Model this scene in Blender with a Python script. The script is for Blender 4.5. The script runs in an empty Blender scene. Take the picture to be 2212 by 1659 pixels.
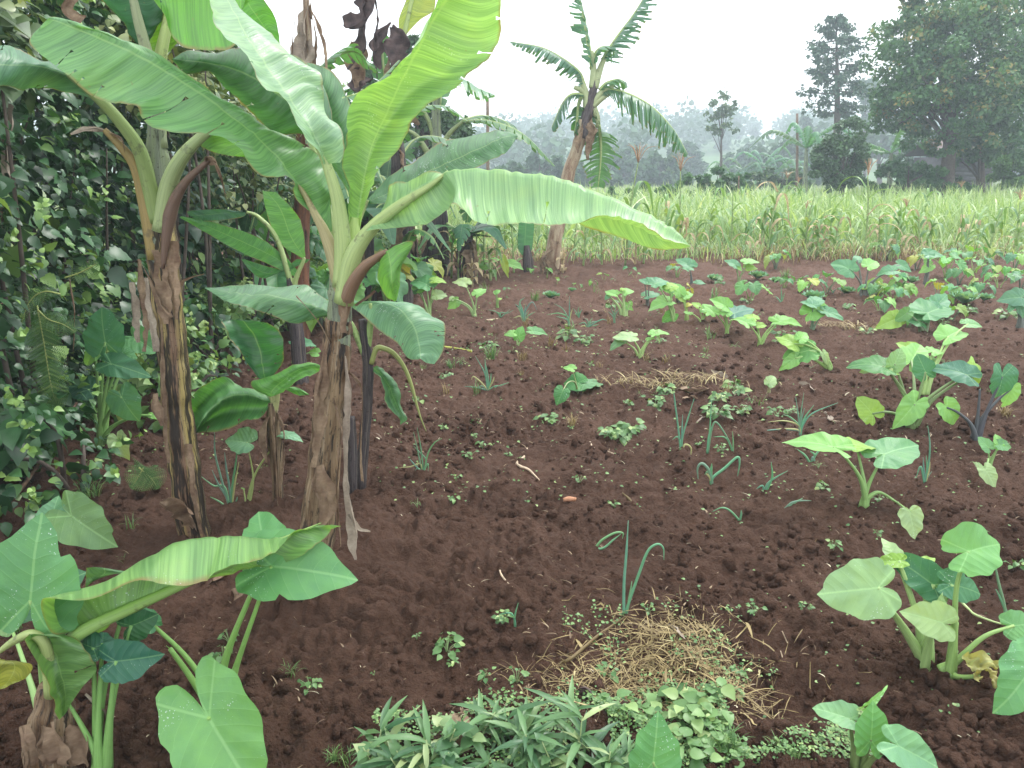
import bpy, math
import numpy as np
from mathutils import Vector

scene = bpy.context.scene
rng = np.random.default_rng(11)

# ------------------------------------------------------------------ camera, sky, sun, exposure
CAM_H, PITCH, FPX = 1.5, math.radians(15.5), 1662.0      # focal length in units of a 2212 px wide frame
cam_data = bpy.data.cameras.new('camera')
cam = bpy.data.objects.new('camera', cam_data)
scene.collection.objects.link(cam)
cam.location = (0, 0, CAM_H)
cam.rotation_euler = (math.pi / 2 - PITCH, 0, 0)
cam_data.sensor_width = 36.0
cam_data.lens = 36.0 * FPX / 2212.0
cam_data.clip_start = 0.05
cam_data.clip_end = 3000
scene.camera = cam

SUN_EL, SUN_AZ = math.radians(56), math.radians(48)      # azimuth measured clockwise from +Y
world = bpy.data.worlds.new('World')
scene.world = world
world.use_nodes = True
wn = world.node_tree.nodes
wl = world.node_tree.links
wn.clear()
w_out = wn.new('ShaderNodeOutputWorld')
w_bg = wn.new('ShaderNodeBackground')
w_sky = wn.new('ShaderNodeTexSky')
w_sky.sky_type = 'NISHITA'
w_sky.sun_disc = False
w_sky.sun_elevation = SUN_EL
w_sky.sun_rotation = SUN_AZ
w_sky.air_density = 1.0
w_sky.dust_density = 5.0
w_tc = wn.new('ShaderNodeTexCoord')
w_map = wn.new('ShaderNodeMapping')
w_map.inputs['Scale'].default_value = (1, 1, 3)
w_noise = wn.new('ShaderNodeTexNoise')
w_noise.inputs['Scale'].default_value = 1.6
w_noise.inputs['Detail'].default_value = 4
w_ramp = wn.new('ShaderNodeMapRange')
w_ramp.inputs['From Min'].default_value = 0.3
w_ramp.inputs['From Max'].default_value = 0.7
w_ramp.inputs['To Min'].default_value = 0.84
w_ramp.inputs['To Max'].default_value = 0.97
w_mix = wn.new('ShaderNodeMixRGB')                         # a closed cloud deck over the clear-sky dome
w_sep = wn.new('ShaderNodeSeparateXYZ')
w_grad = wn.new('ShaderNodeMapRange')                      # an overcast sky is brightest overhead
w_grad.inputs['From Min'].default_value = 0.0
w_grad.inputs['From Max'].default_value = 1.0
w_grad.inputs['To Min'].default_value = 0.85
w_grad.inputs['To Max'].default_value = 1.35
w_cloud = wn.new('ShaderNodeMixRGB')
w_cloud.blend_type = 'MULTIPLY'
w_cloud.inputs[0].default_value = 1
w_cloud.inputs[1].default_value = (9.8, 10.0, 10.1, 1)
w_bg.inputs['Strength'].default_value = 0.12
wl.new(w_tc.outputs['Generated'], w_map.inputs['Vector'])
wl.new(w_map.outputs['Vector'], w_noise.inputs['Vector'])
wl.new(w_noise.outputs['Fac'], w_ramp.inputs['Value'])
wl.new(w_ramp.outputs['Result'], w_mix.inputs[0])
wl.new(w_sky.outputs['Color'], w_mix.inputs[1])
wl.new(w_tc.outputs['Generated'], w_sep.inputs[0])
wl.new(w_sep.outputs[2], w_grad.inputs['Value'])
wl.new(w_grad.outputs['Result'], w_cloud.inputs[2])
wl.new(w_cloud.outputs['Color'], w_mix.inputs[2])
wl.new(w_mix.outputs['Color'], w_bg.inputs['Color'])
wl.new(w_bg.outputs['Background'], w_out.inputs['Surface'])

sun_data = bpy.data.lights.new('sun', 'SUN')
sun_data.energy = 1.5
sun_data.angle = math.radians(12)
sun_data.color = (1.0, 0.97, 0.92)
sun = bpy.data.objects.new('sun', sun_data)
scene.collection.objects.link(sun)
sd = Vector((math.sin(SUN_AZ) * math.cos(SUN_EL), math.cos(SUN_AZ) * math.cos(SUN_EL), math.sin(SUN_EL)))
sun.rotation_euler = sd.to_track_quat('Z', 'Y').to_euler()
sun.location = (0, -5, 12)

scene.view_settings.view_transform = 'Standard'
scene.view_settings.look = 'None'
scene.view_settings.exposure = 1.15
scene.view_settings.gamma = 1.0
scene.render.engine = 'CYCLES'
cy = scene.cycles
cy.use_denoising = True
cy.max_bounces = 6
cy.diffuse_bounces = 3
cy.glossy_bounces = 2
cy.transmission_bounces = 4
cy.transparent_max_bounces = 8
cy.volume_bounces = 0
cy.use_fast_gi = False
cy.use_adaptive_sampling = True
cy.adaptive_threshold = 0.02

# ------------------------------------------------------------------ geometry of the view
F_ = np.array([0, math.cos(PITCH), -math.sin(PITCH)])
U_ = np.array([0, math.sin(PITCH), math.cos(PITCH)])
R_ = np.array([1.0, 0, 0])
C_ = np.array([0, 0, CAM_H])

def ray(x, y):
    return F_ + R_ * ((x - 1106) / FPX) - U_ * ((y - 829.5) / FPX)

def W(x, y, Y):                       # the point seen at photo position (x, y) that stands Y metres ahead
    d = ray(x, y)
    return C_ + d * (Y / d[1])

REG = dict(v=(0, 0, 1.0), a=(0, 0, .34176), b=(702, 0, .36615), c=(1457.9, 0, .3418), d=(0, 540, .34176), e=(702, 540, .34176),
           f=(1455.7, 540, .34176), g=(0, 1091.8, .34176), h=(702, 1091.8, .34176), i=(1455.7, 1091.8, .34176), k=(567, 0, .2441))

def cv(r, x, y):
    a = REG[r]
    return (a[0] + x * a[2], a[1] + y * a[2])

# ------------------------------------------------------------------ noise
_tab = np.random.default_rng(3).random((256, 256))

def vnoise(x, y):
    xi = np.floor(x).astype(int); yi = np.floor(y).astype(int)
    fx = x - xi; fy = y - yi
    fx = fx * fx * (3 - 2 * fx); fy = fy * fy * (3 - 2 * fy)
    a = _tab[xi & 255, yi & 255]; b = _tab[(xi + 1) & 255, yi & 255]
    c = _tab[xi & 255, (yi + 1) & 255]; d = _tab[(xi + 1) & 255, (yi + 1) & 255]
    return (a * (1 - fx) + b * fx) * (1 - fy) + (c * (1 - fx) + d * fx) * fy - 0.5

def H(x, y):
    x = np.asarray(x, float); y = np.asarray(y, float)
    h = 0.07 * vnoise(x * 0.8 + 3, y * 0.8) + .022 * np.sin(y * 8.5 + 3 * vnoise(x * .7, y * .7) + x * .8) * np.clip(vnoise(x * .6 + 4, y * .6) + .4, 0, 1) + 0.055 * vnoise(x * 2.3, y * 2.3 + 9)
    h += 0.05 * vnoise(x * 5.1 + 40, y * 5.1)
    n = vnoise(x * 11 + 7, y * 11 + 3); h += 0.05 * n
    n = vnoise(x * 23 + 1, y * 23 + 5); h += 0.05 * np.abs(n) * 2 * (vnoise(x * 3 + 60, y * 3) + .55)
    h += 0.024 * np.abs(vnoise(x * 47 + 11, y * 47)) * 2 * (.6 + vnoise(x * 6 + 9, y * 6)) + .008 * vnoise(x * 95, y * 95)
    # shallow footprints and digging hollows
    for (px, py, r, dp) in HOLLOWS:
        h -= dp * np.exp(-((x - px) ** 2 + (y - py) ** 2) / (r * r))
    return h * np.clip((40 - y) / 25, 0.0, 1)

HOLLOWS = []
def g0(x, y):
    d = ray(x, y); t = -CAM_H / d[2]
    return C_ + d * t
for (x, y, r, dp) in ((880, 1120, .09, .05), (1000, 1180, .08, .05), (1180, 1100, .09, .035), (1350, 1010, .09, .035), (1560, 930, .1, .04), (1330, 880, .1, .04), (1120, 850, .11, .04), (1050, 1350, .1, .04), (820, 1500, .11, .04), (1950, 1560, .1, .05), (1700, 1300, .08, .04), (1480, 1180, .07, .03), (1660, 1480, .10, .06), (1640, 1400, .09, .05), (1770, 1500, .12, .05), (930, 1240, .12, .04),
                      (1500, 1290, .10, .04), (1620, 1240, .10, .04), (1050, 980, .10, .04), (1620, 1130, .10, .04), (2080, 1180, .12, .05), (1300, 1180, .12, .03)):
    p = g0(x, y); HOLLOWS.append((p[0], p[1], r, dp))

def G(x, y):                          # the ground point seen at photo position (x, y)
    p = g0(x, y)
    for _ in range(3):
        d = ray(x, y); z = float(H(p[0], p[1])); t = (z - CAM_H) / d[2]; p = C_ + d * t
    return p

def lerp(a, b, t):
    return a + (b - a) * t

def nrm(v):
    v = np.asarray(v, float)
    return v / (np.linalg.norm(v, axis=-1, keepdims=True) + 1e-12)

def spline(P, n):                     # Catmull-Rom along the first axis
    P = np.asarray(P, float)
    S = len(P)
    if S == 2:
        t = np.linspace(0, 1, n).reshape((n,) + (1,) * (P.ndim - 1))
        return P[0] * (1 - t) + P[1] * t
    E = np.concatenate([[2 * P[0] - P[1]], P, [2 * P[-1] - P[-2]]])
    u = np.linspace(0, S - 1 - 1e-9, n)
    i = u.astype(int); t = (u - i).reshape((n,) + (1,) * (P.ndim - 1))
    p0, p1, p2, p3 = E[i], E[i + 1], E[i + 2], E[i + 3]
    return 0.5 * ((2 * p1) + (-p0 + p2) * t + (2 * p0 - 5 * p1 + 4 * p2 - p3) * t ** 2 + (-p0 + 3 * p1 - 3 * p2 + p3) * t ** 3)

# ------------------------------------------------------------------ objects
def link_mesh(name, V, F, mat, parent=None, origin=None, uv=None, tint=None, color=None, smooth=True):
    V = np.asarray(V, float)
    if origin is None:
        origin = np.array(parent['_o']) if parent is not None else V.mean(0)
    origin = np.asarray(origin, float)
    me = bpy.data.meshes.new(name)
    V = V - origin
    if isinstance(F, np.ndarray):
        nf, k = F.shape
        me.vertices.add(len(V)); me.vertices.foreach_set('co', V.astype(np.float32).ravel())
        me.loops.add(nf * k); me.loops.foreach_set('vertex_index', F.astype(np.int32).ravel())
        me.polygons.add(nf); me.polygons.foreach_set('loop_start', np.arange(0, nf * k, k, dtype=np.int32))
        loops = F.ravel()
    else:
        loops = np.array([i for f in F for i in f], dtype=np.int32)
        st = np.cumsum([0] + [len(f) for f in F[:-1]]).astype(np.int32)
        me.vertices.add(len(V)); me.vertices.foreach_set('co', V.astype(np.float32).ravel())
        me.loops.add(len(loops)); me.loops.foreach_set('vertex_index', loops)
        me.polygons.add(len(F)); me.polygons.foreach_set('loop_start', st)
    me.update(calc_edges=True)
    if uv is not None:
        l = me.uv_layers.new(name='UVMap')
        l.data.foreach_set('uv', np.asarray(uv, np.float32)[loops].ravel())
    if tint is not None:
        a = me.attributes.new('tint', 'FLOAT', 'POINT')
        a.data.foreach_set('value', np.asarray(tint, np.float32))
    if smooth:
        me.polygons.foreach_set('use_smooth', np.ones(len(me.polygons), dtype=bool))
    me.materials.append(mat)
    me.validate()
    o = bpy.data.objects.new(name, me)
    scene.collection.objects.link(o)
    if parent is not None:
        o.parent = parent
    else:
        o.location = origin
    if color is not None:
        o.color = (color[0], color[1], color[2], 1)
    return o

def tag(o, label=None, cat=None, group=None, kind=None):
    if label: o['label'] = label
    if cat: o['category'] = cat
    if group: o['group'] = group
    if kind: o['kind'] = kind
    return o

ROOTS = []
def thing(name, label, cat, loc, group=None):
    o = bpy.data.objects.new(name, None)
    scene.collection.objects.link(o)
    o.empty_display_size = 0.1
    o.location = tuple(float(v) for v in loc)
    o['_o'] = [float(v) for v in loc]
    ROOTS.append(o)
    return tag(o, label, cat, group)

def grid_faces(n, m):
    i, j = np.meshgrid(np.arange(n - 1), np.arange(m - 1), indexing='ij')
    a = (i * m + j).ravel()
    return np.stack([a, a + 1, a + m + 1, a + m], 1)

def tube(P, R, sides=10, n=None, flat=1.0, lump=0.0):
    P = spline(P, n or max(8, len(P) * 5))
    N = len(P)
    R = np.interp(np.linspace(0, 1, N), np.linspace(0, 1, len(R)), R)
    T = nrm(np.gradient(P, axis=0))
    ref = np.array([0, -1.0, 0.2])
    S = nrm(np.cross(T, ref)); B = nrm(np.cross(S, T))
    a = np.linspace(0, 2 * math.pi, sides, endpoint=False)
    rr = R[:, None] * np.ones((1, sides))
    if lump:
        rr = rr * (1 + lump * (vnoise(a[None, :] * 1.1 + 5 + P[0, 0] * 9, np.linspace(0, 1, N)[:, None] * N * .35 + 2) * 2))
    V = P[:, None, :] + S[:, None, :] * (np.cos(a)[None, :, None] * rr[..., None]) + B[:, None, :] * (np.sin(a)[None, :, None] * rr[..., None] * flat)
    i, j = np.meshgrid(np.arange(N - 1), np.arange(sides), indexing='ij')
    A = (i * sides + j).ravel(); Bf = (i * sides + (j + 1) % sides).ravel()
    F = [tuple(f) for f in np.stack([A, Bf, Bf + sides, A + sides], 1)]
    F.append(tuple(range(sides))[::-1]); F.append(tuple(range((N - 1) * sides, N * sides)))
    L = np.concatenate([[0], np.cumsum(np.linalg.norm(np.diff(P, axis=0), axis=1))])
    uv = np.stack([np.tile(a / 6.283, N), np.repeat(L, sides)], 1)
    return V.reshape(-1, 3), F, uv

def join(parts):
    Vs, Fs, Us, k = [], [], [], 0
    for V, F, U in parts:
        Vs.append(V); Us.append(U); Fs += [tuple(int(i) + k for i in f) for f in F]; k += len(V)
    return np.concatenate(Vs), Fs, np.concatenate(Us)
# ------------------------------------------------------------------ materials
class NT:
    def __init__(s, name):
        s.m = bpy.data.materials.new(name); s.m.use_nodes = True
        s.t = s.m.node_tree; s.t.nodes.clear(); s.out = s.t.nodes.new('ShaderNodeOutputMaterial')
    def n(s, typ, **kw):
        nd = s.t.nodes.new('ShaderNode' + typ)
        for k, v in kw.items():
            setattr(nd, k, v)
        return nd
    def set(s, inp, v):
        if isinstance(v, bpy.types.NodeSocket):
            s.t.links.new(v, inp)
        else:
            inp.default_value = v
    def math(s, op, a, b=None, clamp=False):
        nd = s.t.nodes.new('ShaderNodeMath'); nd.operation = op; nd.use_clamp = clamp
        s.set(nd.inputs[0], a)
        if b is not None: s.set(nd.inputs[1], b)
        return nd.outputs[0]
    def mix(s, f, a, b, mode='MIX'):
        nd = s.t.nodes.new('ShaderNodeMixRGB'); nd.blend_type = mode
        s.set(nd.inputs[0], f); s.set(nd.inputs[1], a); s.set(nd.inputs[2], b)
        return nd.outputs[0]
    def noise(s, vec, scale, detail=2, rough=.5):
        nd = s.t.nodes.new('ShaderNodeTexNoise')
        if vec is not None: s.set(nd.inputs['Vector'], vec)
        nd.inputs['Scale'].default_value = scale; nd.inputs['Detail'].default_value = detail; nd.inputs['Roughness'].default_value = rough
        return nd.outputs['Fac']
    def mapr(s, v, a, b, c=0.0, d=1.0):
        nd = s.t.nodes.new('ShaderNodeMapRange'); nd.clamp = True
        s.set(nd.inputs[0], v)
        for i, q in enumerate((a, b, c, d)): nd.inputs[i + 1].default_value = q
        return nd.outputs[0]
    def comb(s, x, y, z=0.0):
        nd = s.t.nodes.new('ShaderNodeCombineXYZ')
        s.set(nd.inputs[0], x); s.set(nd.inputs[1], y); s.set(nd.inputs[2], z); return nd.outputs[0]
    def bump(s, h, strength=.3, dist=.01):
        nd = s.t.nodes.new('ShaderNodeBump'); s.set(nd.inputs['Height'], h)
        nd.inputs['Strength'].default_value = strength; nd.inputs['Distance'].default_value = dist
        return nd.outputs[0]
    def finish(s, col, rough=.5, spec=.5, normal=None, transl=0.0, tcol=None, sheen=0.0, coat=0.0):
        p = s.t.nodes.new('ShaderNodeBsdfPrincipled')
        s.set(p.inputs['Base Color'], col); s.set(p.inputs['Roughness'], rough); p.inputs['Specular IOR Level'].default_value = spec
        if coat:
            s.set(p.inputs['Coat Weight'], coat); p.inputs['Coat Roughness'].default_value = .12
        if normal is not None: s.t.links.new(normal, p.inputs['Normal'])
        sh = p.outputs[0]
        if transl:
            t = s.t.nodes.new('ShaderNodeBsdfTranslucent'); s.set(t.inputs['Color'], tcol if tcol is not None else col)
            if normal is not None: s.t.links.new(normal, t.inputs['Normal'])
            mx = s.t.nodes.new('ShaderNodeMixShader'); mx.inputs[0].default_value = transl
            s.t.links.new(sh, mx.inputs[1]); s.t.links.new(t.outputs[0], mx.inputs[2]); sh = mx.outputs[0]
        s.t.links.new(sh, s.out.inputs[0])
        return s.m

def V4(c): return (c[0], c[1], c[2], 1)

def mat_banana_leaf(name, dew=False):
    s = NT(name)
    uv = s.n('UVMap').outputs[0]
    sp = s.n('SeparateXYZ'); s.t.links.new(uv, sp.inputs[0])
    u, v = sp.outputs[0], sp.outputs[1]
    oc = s.n('ObjectInfo').outputs['Color']
    av = s.math('ABSOLUTE', v)
    t = s.math('SUBTRACT', u, s.math('MULTIPLY', s.math('MULTIPLY', av, av), .035))
    fine = s.noise(s.comb(s.math('MULTIPLY', t, 170), s.math('MULTIPLY', v, .8)), 1.0, 2, .6)
    broad = s.noise(s.comb(s.math('MULTIPLY', t, 28), s.math('MULTIPLY', v, .7), 3.0), 1.0, 2, .5)
    geo = s.n('NewGeometry')
    patch = s.noise(geo.outputs['Position'], 5.0, 3, .6)
    col = s.mix(s.mapr(broad, .3, .7), s.mix(1.0, oc, (.78, .82, .86, 1), 'MULTIPLY'), s.mix(1.0, oc, (1.16, 1.12, 1.06, 1), 'MULTIPLY'))
    col = s.mix(s.mapr(fine, .35, .65), s.mix(1.0, col, (.62, .68, .68, 1), 'MULTIPLY'), col)
    col = s.mix(s.mapr(patch, .55, .75, 0, .35), col, s.mix(1.0, col, (1.45, 1.15, .7, 1), 'MULTIPLY'))
    rib = s.mapr(av, .012, .04, 1, 0)
    col = s.mix(s.math('MULTIPLY', rib, .8), col, s.mix(.3, oc, (.34, .46, .2, 1)))
    # rusty rim here and there along the margin
    rim = s.math('MULTIPLY', s.mapr(av, .93, .985), s.mapr(s.noise(s.comb(s.math('MULTIPLY', u, 9), v), 1.0, 3), .44, .56))
    col = s.mix(s.math('MULTIPLY', rim, .8), col, (.22, .15, .06, 1))
    # small torn specks
    sp2 = s.mapr(s.noise(geo.outputs['Position'], 55, 2), .72, .76)
    col = s.mix(s.math('MULTIPLY', sp2, .35), col, (.2, .16, .06, 1))
    tcol = s.mix(1.0, col, (1.35, 1.35, .5, 1), 'MULTIPLY')
    rough = s.mapr(fine, .3, .7, .34, .5)
    if dew:
        vo = s.n('TexVoronoi'); vo.inputs['Scale'].default_value = 115; s.t.links.new(geo.outputs['Position'], vo.inputs['Vector'])
        sz = s.mapr(s.noise(geo.outputs['Position'], 9, 2), .47, .75, .0, .30)
        drop = s.math('LESS_THAN', vo.outputs['Distance'], sz)
        col = s.mix(s.math('MULTIPLY', drop, .55), col, (.75, .86, .8, 1))
        rough = s.mix(drop, rough, (.08, .08, .08, 1))
    h = s.math('ADD', s.math('MULTIPLY', fine, .35), s.math('MULTIPLY', broad, .9))
    return s.finish(col, rough, .6, s.bump(h, .6, .006), .36, tcol)

def mat_taro_leaf(name, dew=True):
    s = NT(name)
    uv = s.n('UVMap').outputs[0]
    sp = s.n('SeparateXYZ'); s.t.links.new(uv, sp.inputs[0])
    x, y = sp.outputs[0], sp.outputs[1]
    ax = s.math('ABSOLUTE', x)
    oc = s.n('ObjectInfo').outputs['Color']
    geo = s.n('NewGeometry')
    # side veins leave the midrib and sweep towards the tip
    ph = s.math('MULTIPLY', s.math('SUBTRACT', s.math('SUBTRACT', y, s.math('MULTIPLY', ax, .55)), s.math('MULTIPLY', s.math('MULTIPLY', ax, ax), .5)), 5.2)
    fr = s.math('ABSOLUTE', s.math('SUBTRACT', s.math('FRACT', ph), .5))
    side = s.mapr(fr, .0, .035, 1, 0)
    midr = s.mapr(ax, .008, .022, 1, 0)
    back = s.mapr(s.math('ABSOLUTE', s.math('ADD', s.math('MULTIPLY', ax, 1.25), y)), .01, .03, 1, 0)
    back = s.math('MULTIPLY', back, s.math('LESS_THAN', y, 0.0))
    vein = s.math('MAXIMUM', s.math('MAXIMUM', midr, back), s.math('MULTIPLY', side, .5))
    blot = s.noise(geo.outputs['Position'], 14, 3, .6)
    col = s.mix(s.mapr(blot, .35, .7), s.mix(1.0, oc, (1.0, 1.02, 1.0, 1), 'MULTIPLY'), s.mix(1.0, oc, (1.2, 1.18, .95, 1), 'MULTIPLY'))
    col = s.mix(s.math('MULTIPLY', vein, .75), col, s.mix(1.0, s.mix(.3, oc, (.3, .5, .25, 1)), (1.2, 1.2, 1.1, 1), 'MULTIPLY'))
    tcol = s.mix(1.0, col, (1.6, 1.35, .45, 1), 'MULTIPLY')
    puck = s.math('ADD', s.math('MULTIPLY', s.math('POWER', s.mapr(fr, 0, .5), .5), .35), s.math('MULTIPLY', s.noise(geo.outputs['Position'], 60, 2), .3))
    rough = .5
    if dew:
        vo = s.n('TexVoronoi'); vo.inputs['Scale'].default_value = 135; s.t.links.new(geo.outputs['Position'], vo.inputs['Vector'])
        sz = s.mapr(s.noise(geo.outputs['Position'], 10, 2), .5, .78, .0, .30)
        drop = s.math('LESS_THAN', vo.outputs['Distance'], sz)
        col = s.mix(s.math('MULTIPLY', drop, .6), col, (.75, .86, .8, 1))
        rough = s.mapr(drop, 0, 1, .5, .1)
    return s.finish(col, rough, .42, s.bump(puck, .35, .01), .3, tcol)

def mat_stalk(name, rough=.45, spots=.5, dark=(.05, .04, .03), transl=0.0):
    s = NT(name)
    uv = s.n('UVMap').outputs[0]
    sp = s.n('SeparateXYZ'); s.t.links.new(uv, sp.inputs[0])
    oc = s.n('ObjectInfo').outputs['Color']
    geo = s.n('NewGeometry')
    st = s.noise(s.comb(s.math('MULTIPLY', sp.outputs[0], 26), s.math('MULTIPLY', sp.outputs[1], 5)), 1.0, 3, .6)
    col = s.mix(s.mapr(st, .3, .7), s.mix(1.0, oc, (.8, .8, .76, 1), 'MULTIPLY'), s.mix(1.0, oc, (1.2, 1.15, 1.1, 1), 'MULTIPLY'))
    bl = s.noise(geo.outputs['Position'], 16, 4, .7)
    col = s.mix(s.math('MULTIPLY', s.mapr(bl, .57, .66), spots), col, V4(dark))
    return s.finish(col, rough, .35, s.bump(st, .3, .004), transl, None)

def mat_bark_stem(name, ca, cb, cc, thr=.5, scale=4, band=1.2, cd=(.012, .01, .009), tall=1.0):
    # fibrous banana pseudostem: long streaks of two tones, stained patches, dark rotten blotches
    s = NT(name)
    uv = s.n('UVMap').outputs[0]
    sp = s.n('SeparateXYZ'); s.t.links.new(uv, sp.inputs[0])
    u, v = sp.outputs[0], sp.outputs[1]
    geo = s.n('NewGeometry')
    ang = s.math('MULTIPLY', u, 6.28318)
    cs, sn = s.math('COSINE', ang), s.math('SINE', ang)
    def cyl(k, kv): return s.comb(s.math('MULTIPLY', cs, k), s.math('MULTIPLY', sn, k), s.math('MULTIPLY', v, kv))
    fib = s.noise(cyl(9, 2.2), 1.0, 3, .65)
    fib2 = s.noise(cyl(24, 6), 1.0, 2, .6)
    pat = s.noise(cyl(1.3, 2.6 * band), 1.0, 4, .62)
    blo = s.noise(cyl(1.6, 4.2 * band), 1.3, 4, .7)
    col = s.mix(s.mapr(pat, .42, .58), V4(ca), V4(cb))
    col = s.mix(s.mapr(fib, .52, .66, 0, .6), col, V4(cc))
    col = s.mix(s.mapr(s.math('ADD', blo, s.math('MULTIPLY', s.math('SUBTRACT', fib, .5), .25)), thr, thr + .07, 0, .93), col, V4(cd))
    col = s.mix(s.mapr(fib2, .3, .7, .0, .4), col, s.mix(1.0, col, (.45, .42, .4, 1), 'MULTIPLY'))
    mott = s.mapr(s.noise(geo.outputs['Position'], 90, 2), .62, .7, 0, .6)
    col = s.mix(mott, col, (.03, .022, .015, 1))
    h = s.math('ADD', fib, s.math('MULTIPLY', fib2, .5))
    return s.finish(col, .6, .3, s.bump(h, .7, .012))

def mat_dry(name, ca, cb, transl=.2):
    s = NT(name)
    uv = s.n('UVMap').outputs[0]
    sp = s.n('SeparateXYZ'); s.t.links.new(uv, sp.inputs[0])
    geo = s.n('NewGeometry')
    st = s.noise(s.comb(s.math('MULTIPLY', sp.outputs[0], 110), s.math('MULTIPLY', sp.outputs[1], 2)), 1.0, 3, .6)
    pt = s.noise(geo.outputs['Position'], 11, 4, .6)
    col = s.mix(s.mapr(pt, .35, .65), V4(ca), V4(cb))
    col = s.mix(s.mapr(st, .3, .7, 0, .5), col, s.mix(1.0, col, (.5, .48, .45, 1), 'MULTIPLY'))
    return s.finish(col, .75, .2, s.bump(st, .5, .006), transl)

def mat_foliage(name, c0, c1, c2, transl=.25, rough=.42, spec=.5, tk=(1.5, 1.4, .5)):
    s = NT(name)
    at = s.n('Attribute'); at.attribute_name = 'tint'
    t = at.outputs['Fac']
    col = s.mix(s.mapr(t, 0, .6), V4(c0), V4(c1))
    col = s.mix(s.mapr(t, .75, 1.0), col, V4(c2))
    geo = s.n('NewGeometry')
    n = s.noise(geo.outputs['Position'], 30, 2)
    col = s.mix(s.mapr(n, .3, .7, 0, .35), col, s.mix(1.0, col, (.6, .65, .7, 1), 'MULTIPLY'))
    tcol = s.mix(1.0, col, (tk[0], tk[1], tk[2], 1), 'MULTIPLY')
    return s.finish(col, rough, spec, None, transl, tcol)

def mat_plain(name, c, rough=.6, var=.25, scale=20, spec=.3, transl=0, bump=.3):
    s = NT(name)
    geo = s.n('NewGeometry')
    n = s.noise(geo.outputs['Position'], scale, 4, .6)
    col = s.mix(s.mapr(n, .3, .7), V4([k * (1 - var) for k in c]), V4([k * (1 + var) for k in c]))
    return s.finish(col, rough, spec, s.bump(n, bump, .01), transl)

def mat_soil(name, field=True):
    s = NT(name)
    geo = s.n('NewGeometry'); P = geo.outputs['Position']
    n1 = s.noise(P, 1.3, 4, .6); n2 = s.noise(P, 14, 5, .7); n3 = s.noise(P, 90, 4, .75); n4 = s.noise(P, 320, 2, .7)
    col = s.mix(s.mapr(n1, .3, .7), (.050, .0255, .0165, 1), (.110, .062, .043, 1))
    col = s.mix(s.mapr(n2, .35, .7, 0, .6), col, (.038, .019, .0125, 1))
    col = s.mix(s.mapr(n3, .5, .75, 0, .65), col, (.115, .062, .042, 1))
    if field:
        sp = s.n('SeparateXYZ'); s.t.links.new(P, sp.inputs[0])
        # soil painted paler with distance for haze and glancing light, then the turf beneath the tall grass
        dry = s.mapr(s.math('ADD', sp.outputs[1], s.math('MULTIPLY', n1, 5)), 4.5, 12.0, 0, .66)
        col = s.mix(dry, col, (.165, .098, .074, 1))
        turf = s.mapr(s.math('ADD', sp.outputs[1], s.math('MULTIPLY', n2, 1.8)), 15.6, 17.0)
        col = s.mix(turf, col, s.mix(n2, (.07, .11, .03, 1), (.16, .2, .07, 1)))
    h = s.math('ADD', s.math('ADD', s.math('MULTIPLY', n2, .9), s.math('MULTIPLY', n3, .45)), s.math('MULTIPLY', n4, .16))
    return s.finish(col, .92, .15, s.bump(h, 1.0, .045))

M = {}
M['soil'] = mat_soil('soil')
M['clod'] = mat_soil('soil_clod', False)
M['ban'] = mat_banana_leaf('banana_blade')
M['bandew'] = mat_banana_leaf('banana_blade_dewy', True)
M['taro'] = mat_taro_leaf('cocoyam_blade')
M['taro_plain'] = mat_taro_leaf('cocoyam_blade_dry', False)
M['stalk'] = mat_stalk('stalk', .4, .12)
M['petiole'] = mat_stalk('banana_petiole', .5, .55)
M['onion'] = mat_stalk('onion_leaf', .4, .0)
M['stemA'] = mat_bark_stem('stem_tan', (.26, .185, .11), (.11, .065, .035), (.40, .33, .24), .52)
M['stemB'] = mat_bark_stem('stem_yellow_black', (.34, .27, .10), (.18, .11, .07), (.34, .29, .19), .44, band=.6)
M['stemG'] = mat_bark_stem('stem_green', (.22, .27, .15), (.17, .20, .15), (.30, .34, .24), .56)
M['stemR'] = mat_bark_stem('stem_reddish', (.20, .085, .045), (.10, .05, .035), (.28, .16, .11), .60)
M['stemD'] = mat_bark_stem('stem_dark', (.035, .03, .04), (.10, .085, .09), (.26, .22, .17), .56)
M['stemP'] = mat_bark_stem('stem_pale', (.44, .36, .25), (.24, .15, .10), (.5, .42, .30), .66)
M['dry'] = mat_dry('dry_leaf', (.34, .25, .17), (.15, .095, .065))
M['drypale'] = mat_dry('dry_leaf_pale', (.42, .36, .29), (.26, .21, .17))
M['drydark'] = mat_dry('dry_leaf_dark', (.045, .032, .035), (.12, .085, .08), .1)
M['hedge'] = mat_foliage('hedge_leaves', (.011, .042, .017), (.042, .125, .043), (.22, .36, .09), .2, .42, .5)
M['hedge2'] = mat_foliage('hedge_leaves_yellowish', (.035, .085, .03), (.10, .16, .07), (.30, .34, .14), .25, .4, .5)
M['creeper'] = mat_foliage('creeper_leaves', (.008, .032, .018), (.022, .075, .036), (.16, .26, .07), .17, .45, .5)
M['treegreen'] = mat_foliage('tree_leaves', (.030, .095, .038), (.075, .18, .06), (.30, .25, .09), .3, .45, .4)
M['conifer'] = mat_foliage('conifer_needles', (.018, .055, .038), (.045, .105, .065), (.09, .16, .09), .15, .6, .2)
M['shrub'] = mat_foliage('shrub_leaves', (.03, .08, .03), (.075, .15, .06), (.18, .25, .1), .2, .45, .4)
M['brightbush'] = mat_foliage('bright_hedge_leaves', (.06, .15, .04), (.11, .25, .06), (.2, .35, .1), .3, .5, .3)
M['farwood'] = mat_foliage('far_wood_leaves', (.03, .075, .045), (.07, .14, .075), (.13, .21, .10), .15, .6, .2)
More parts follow.
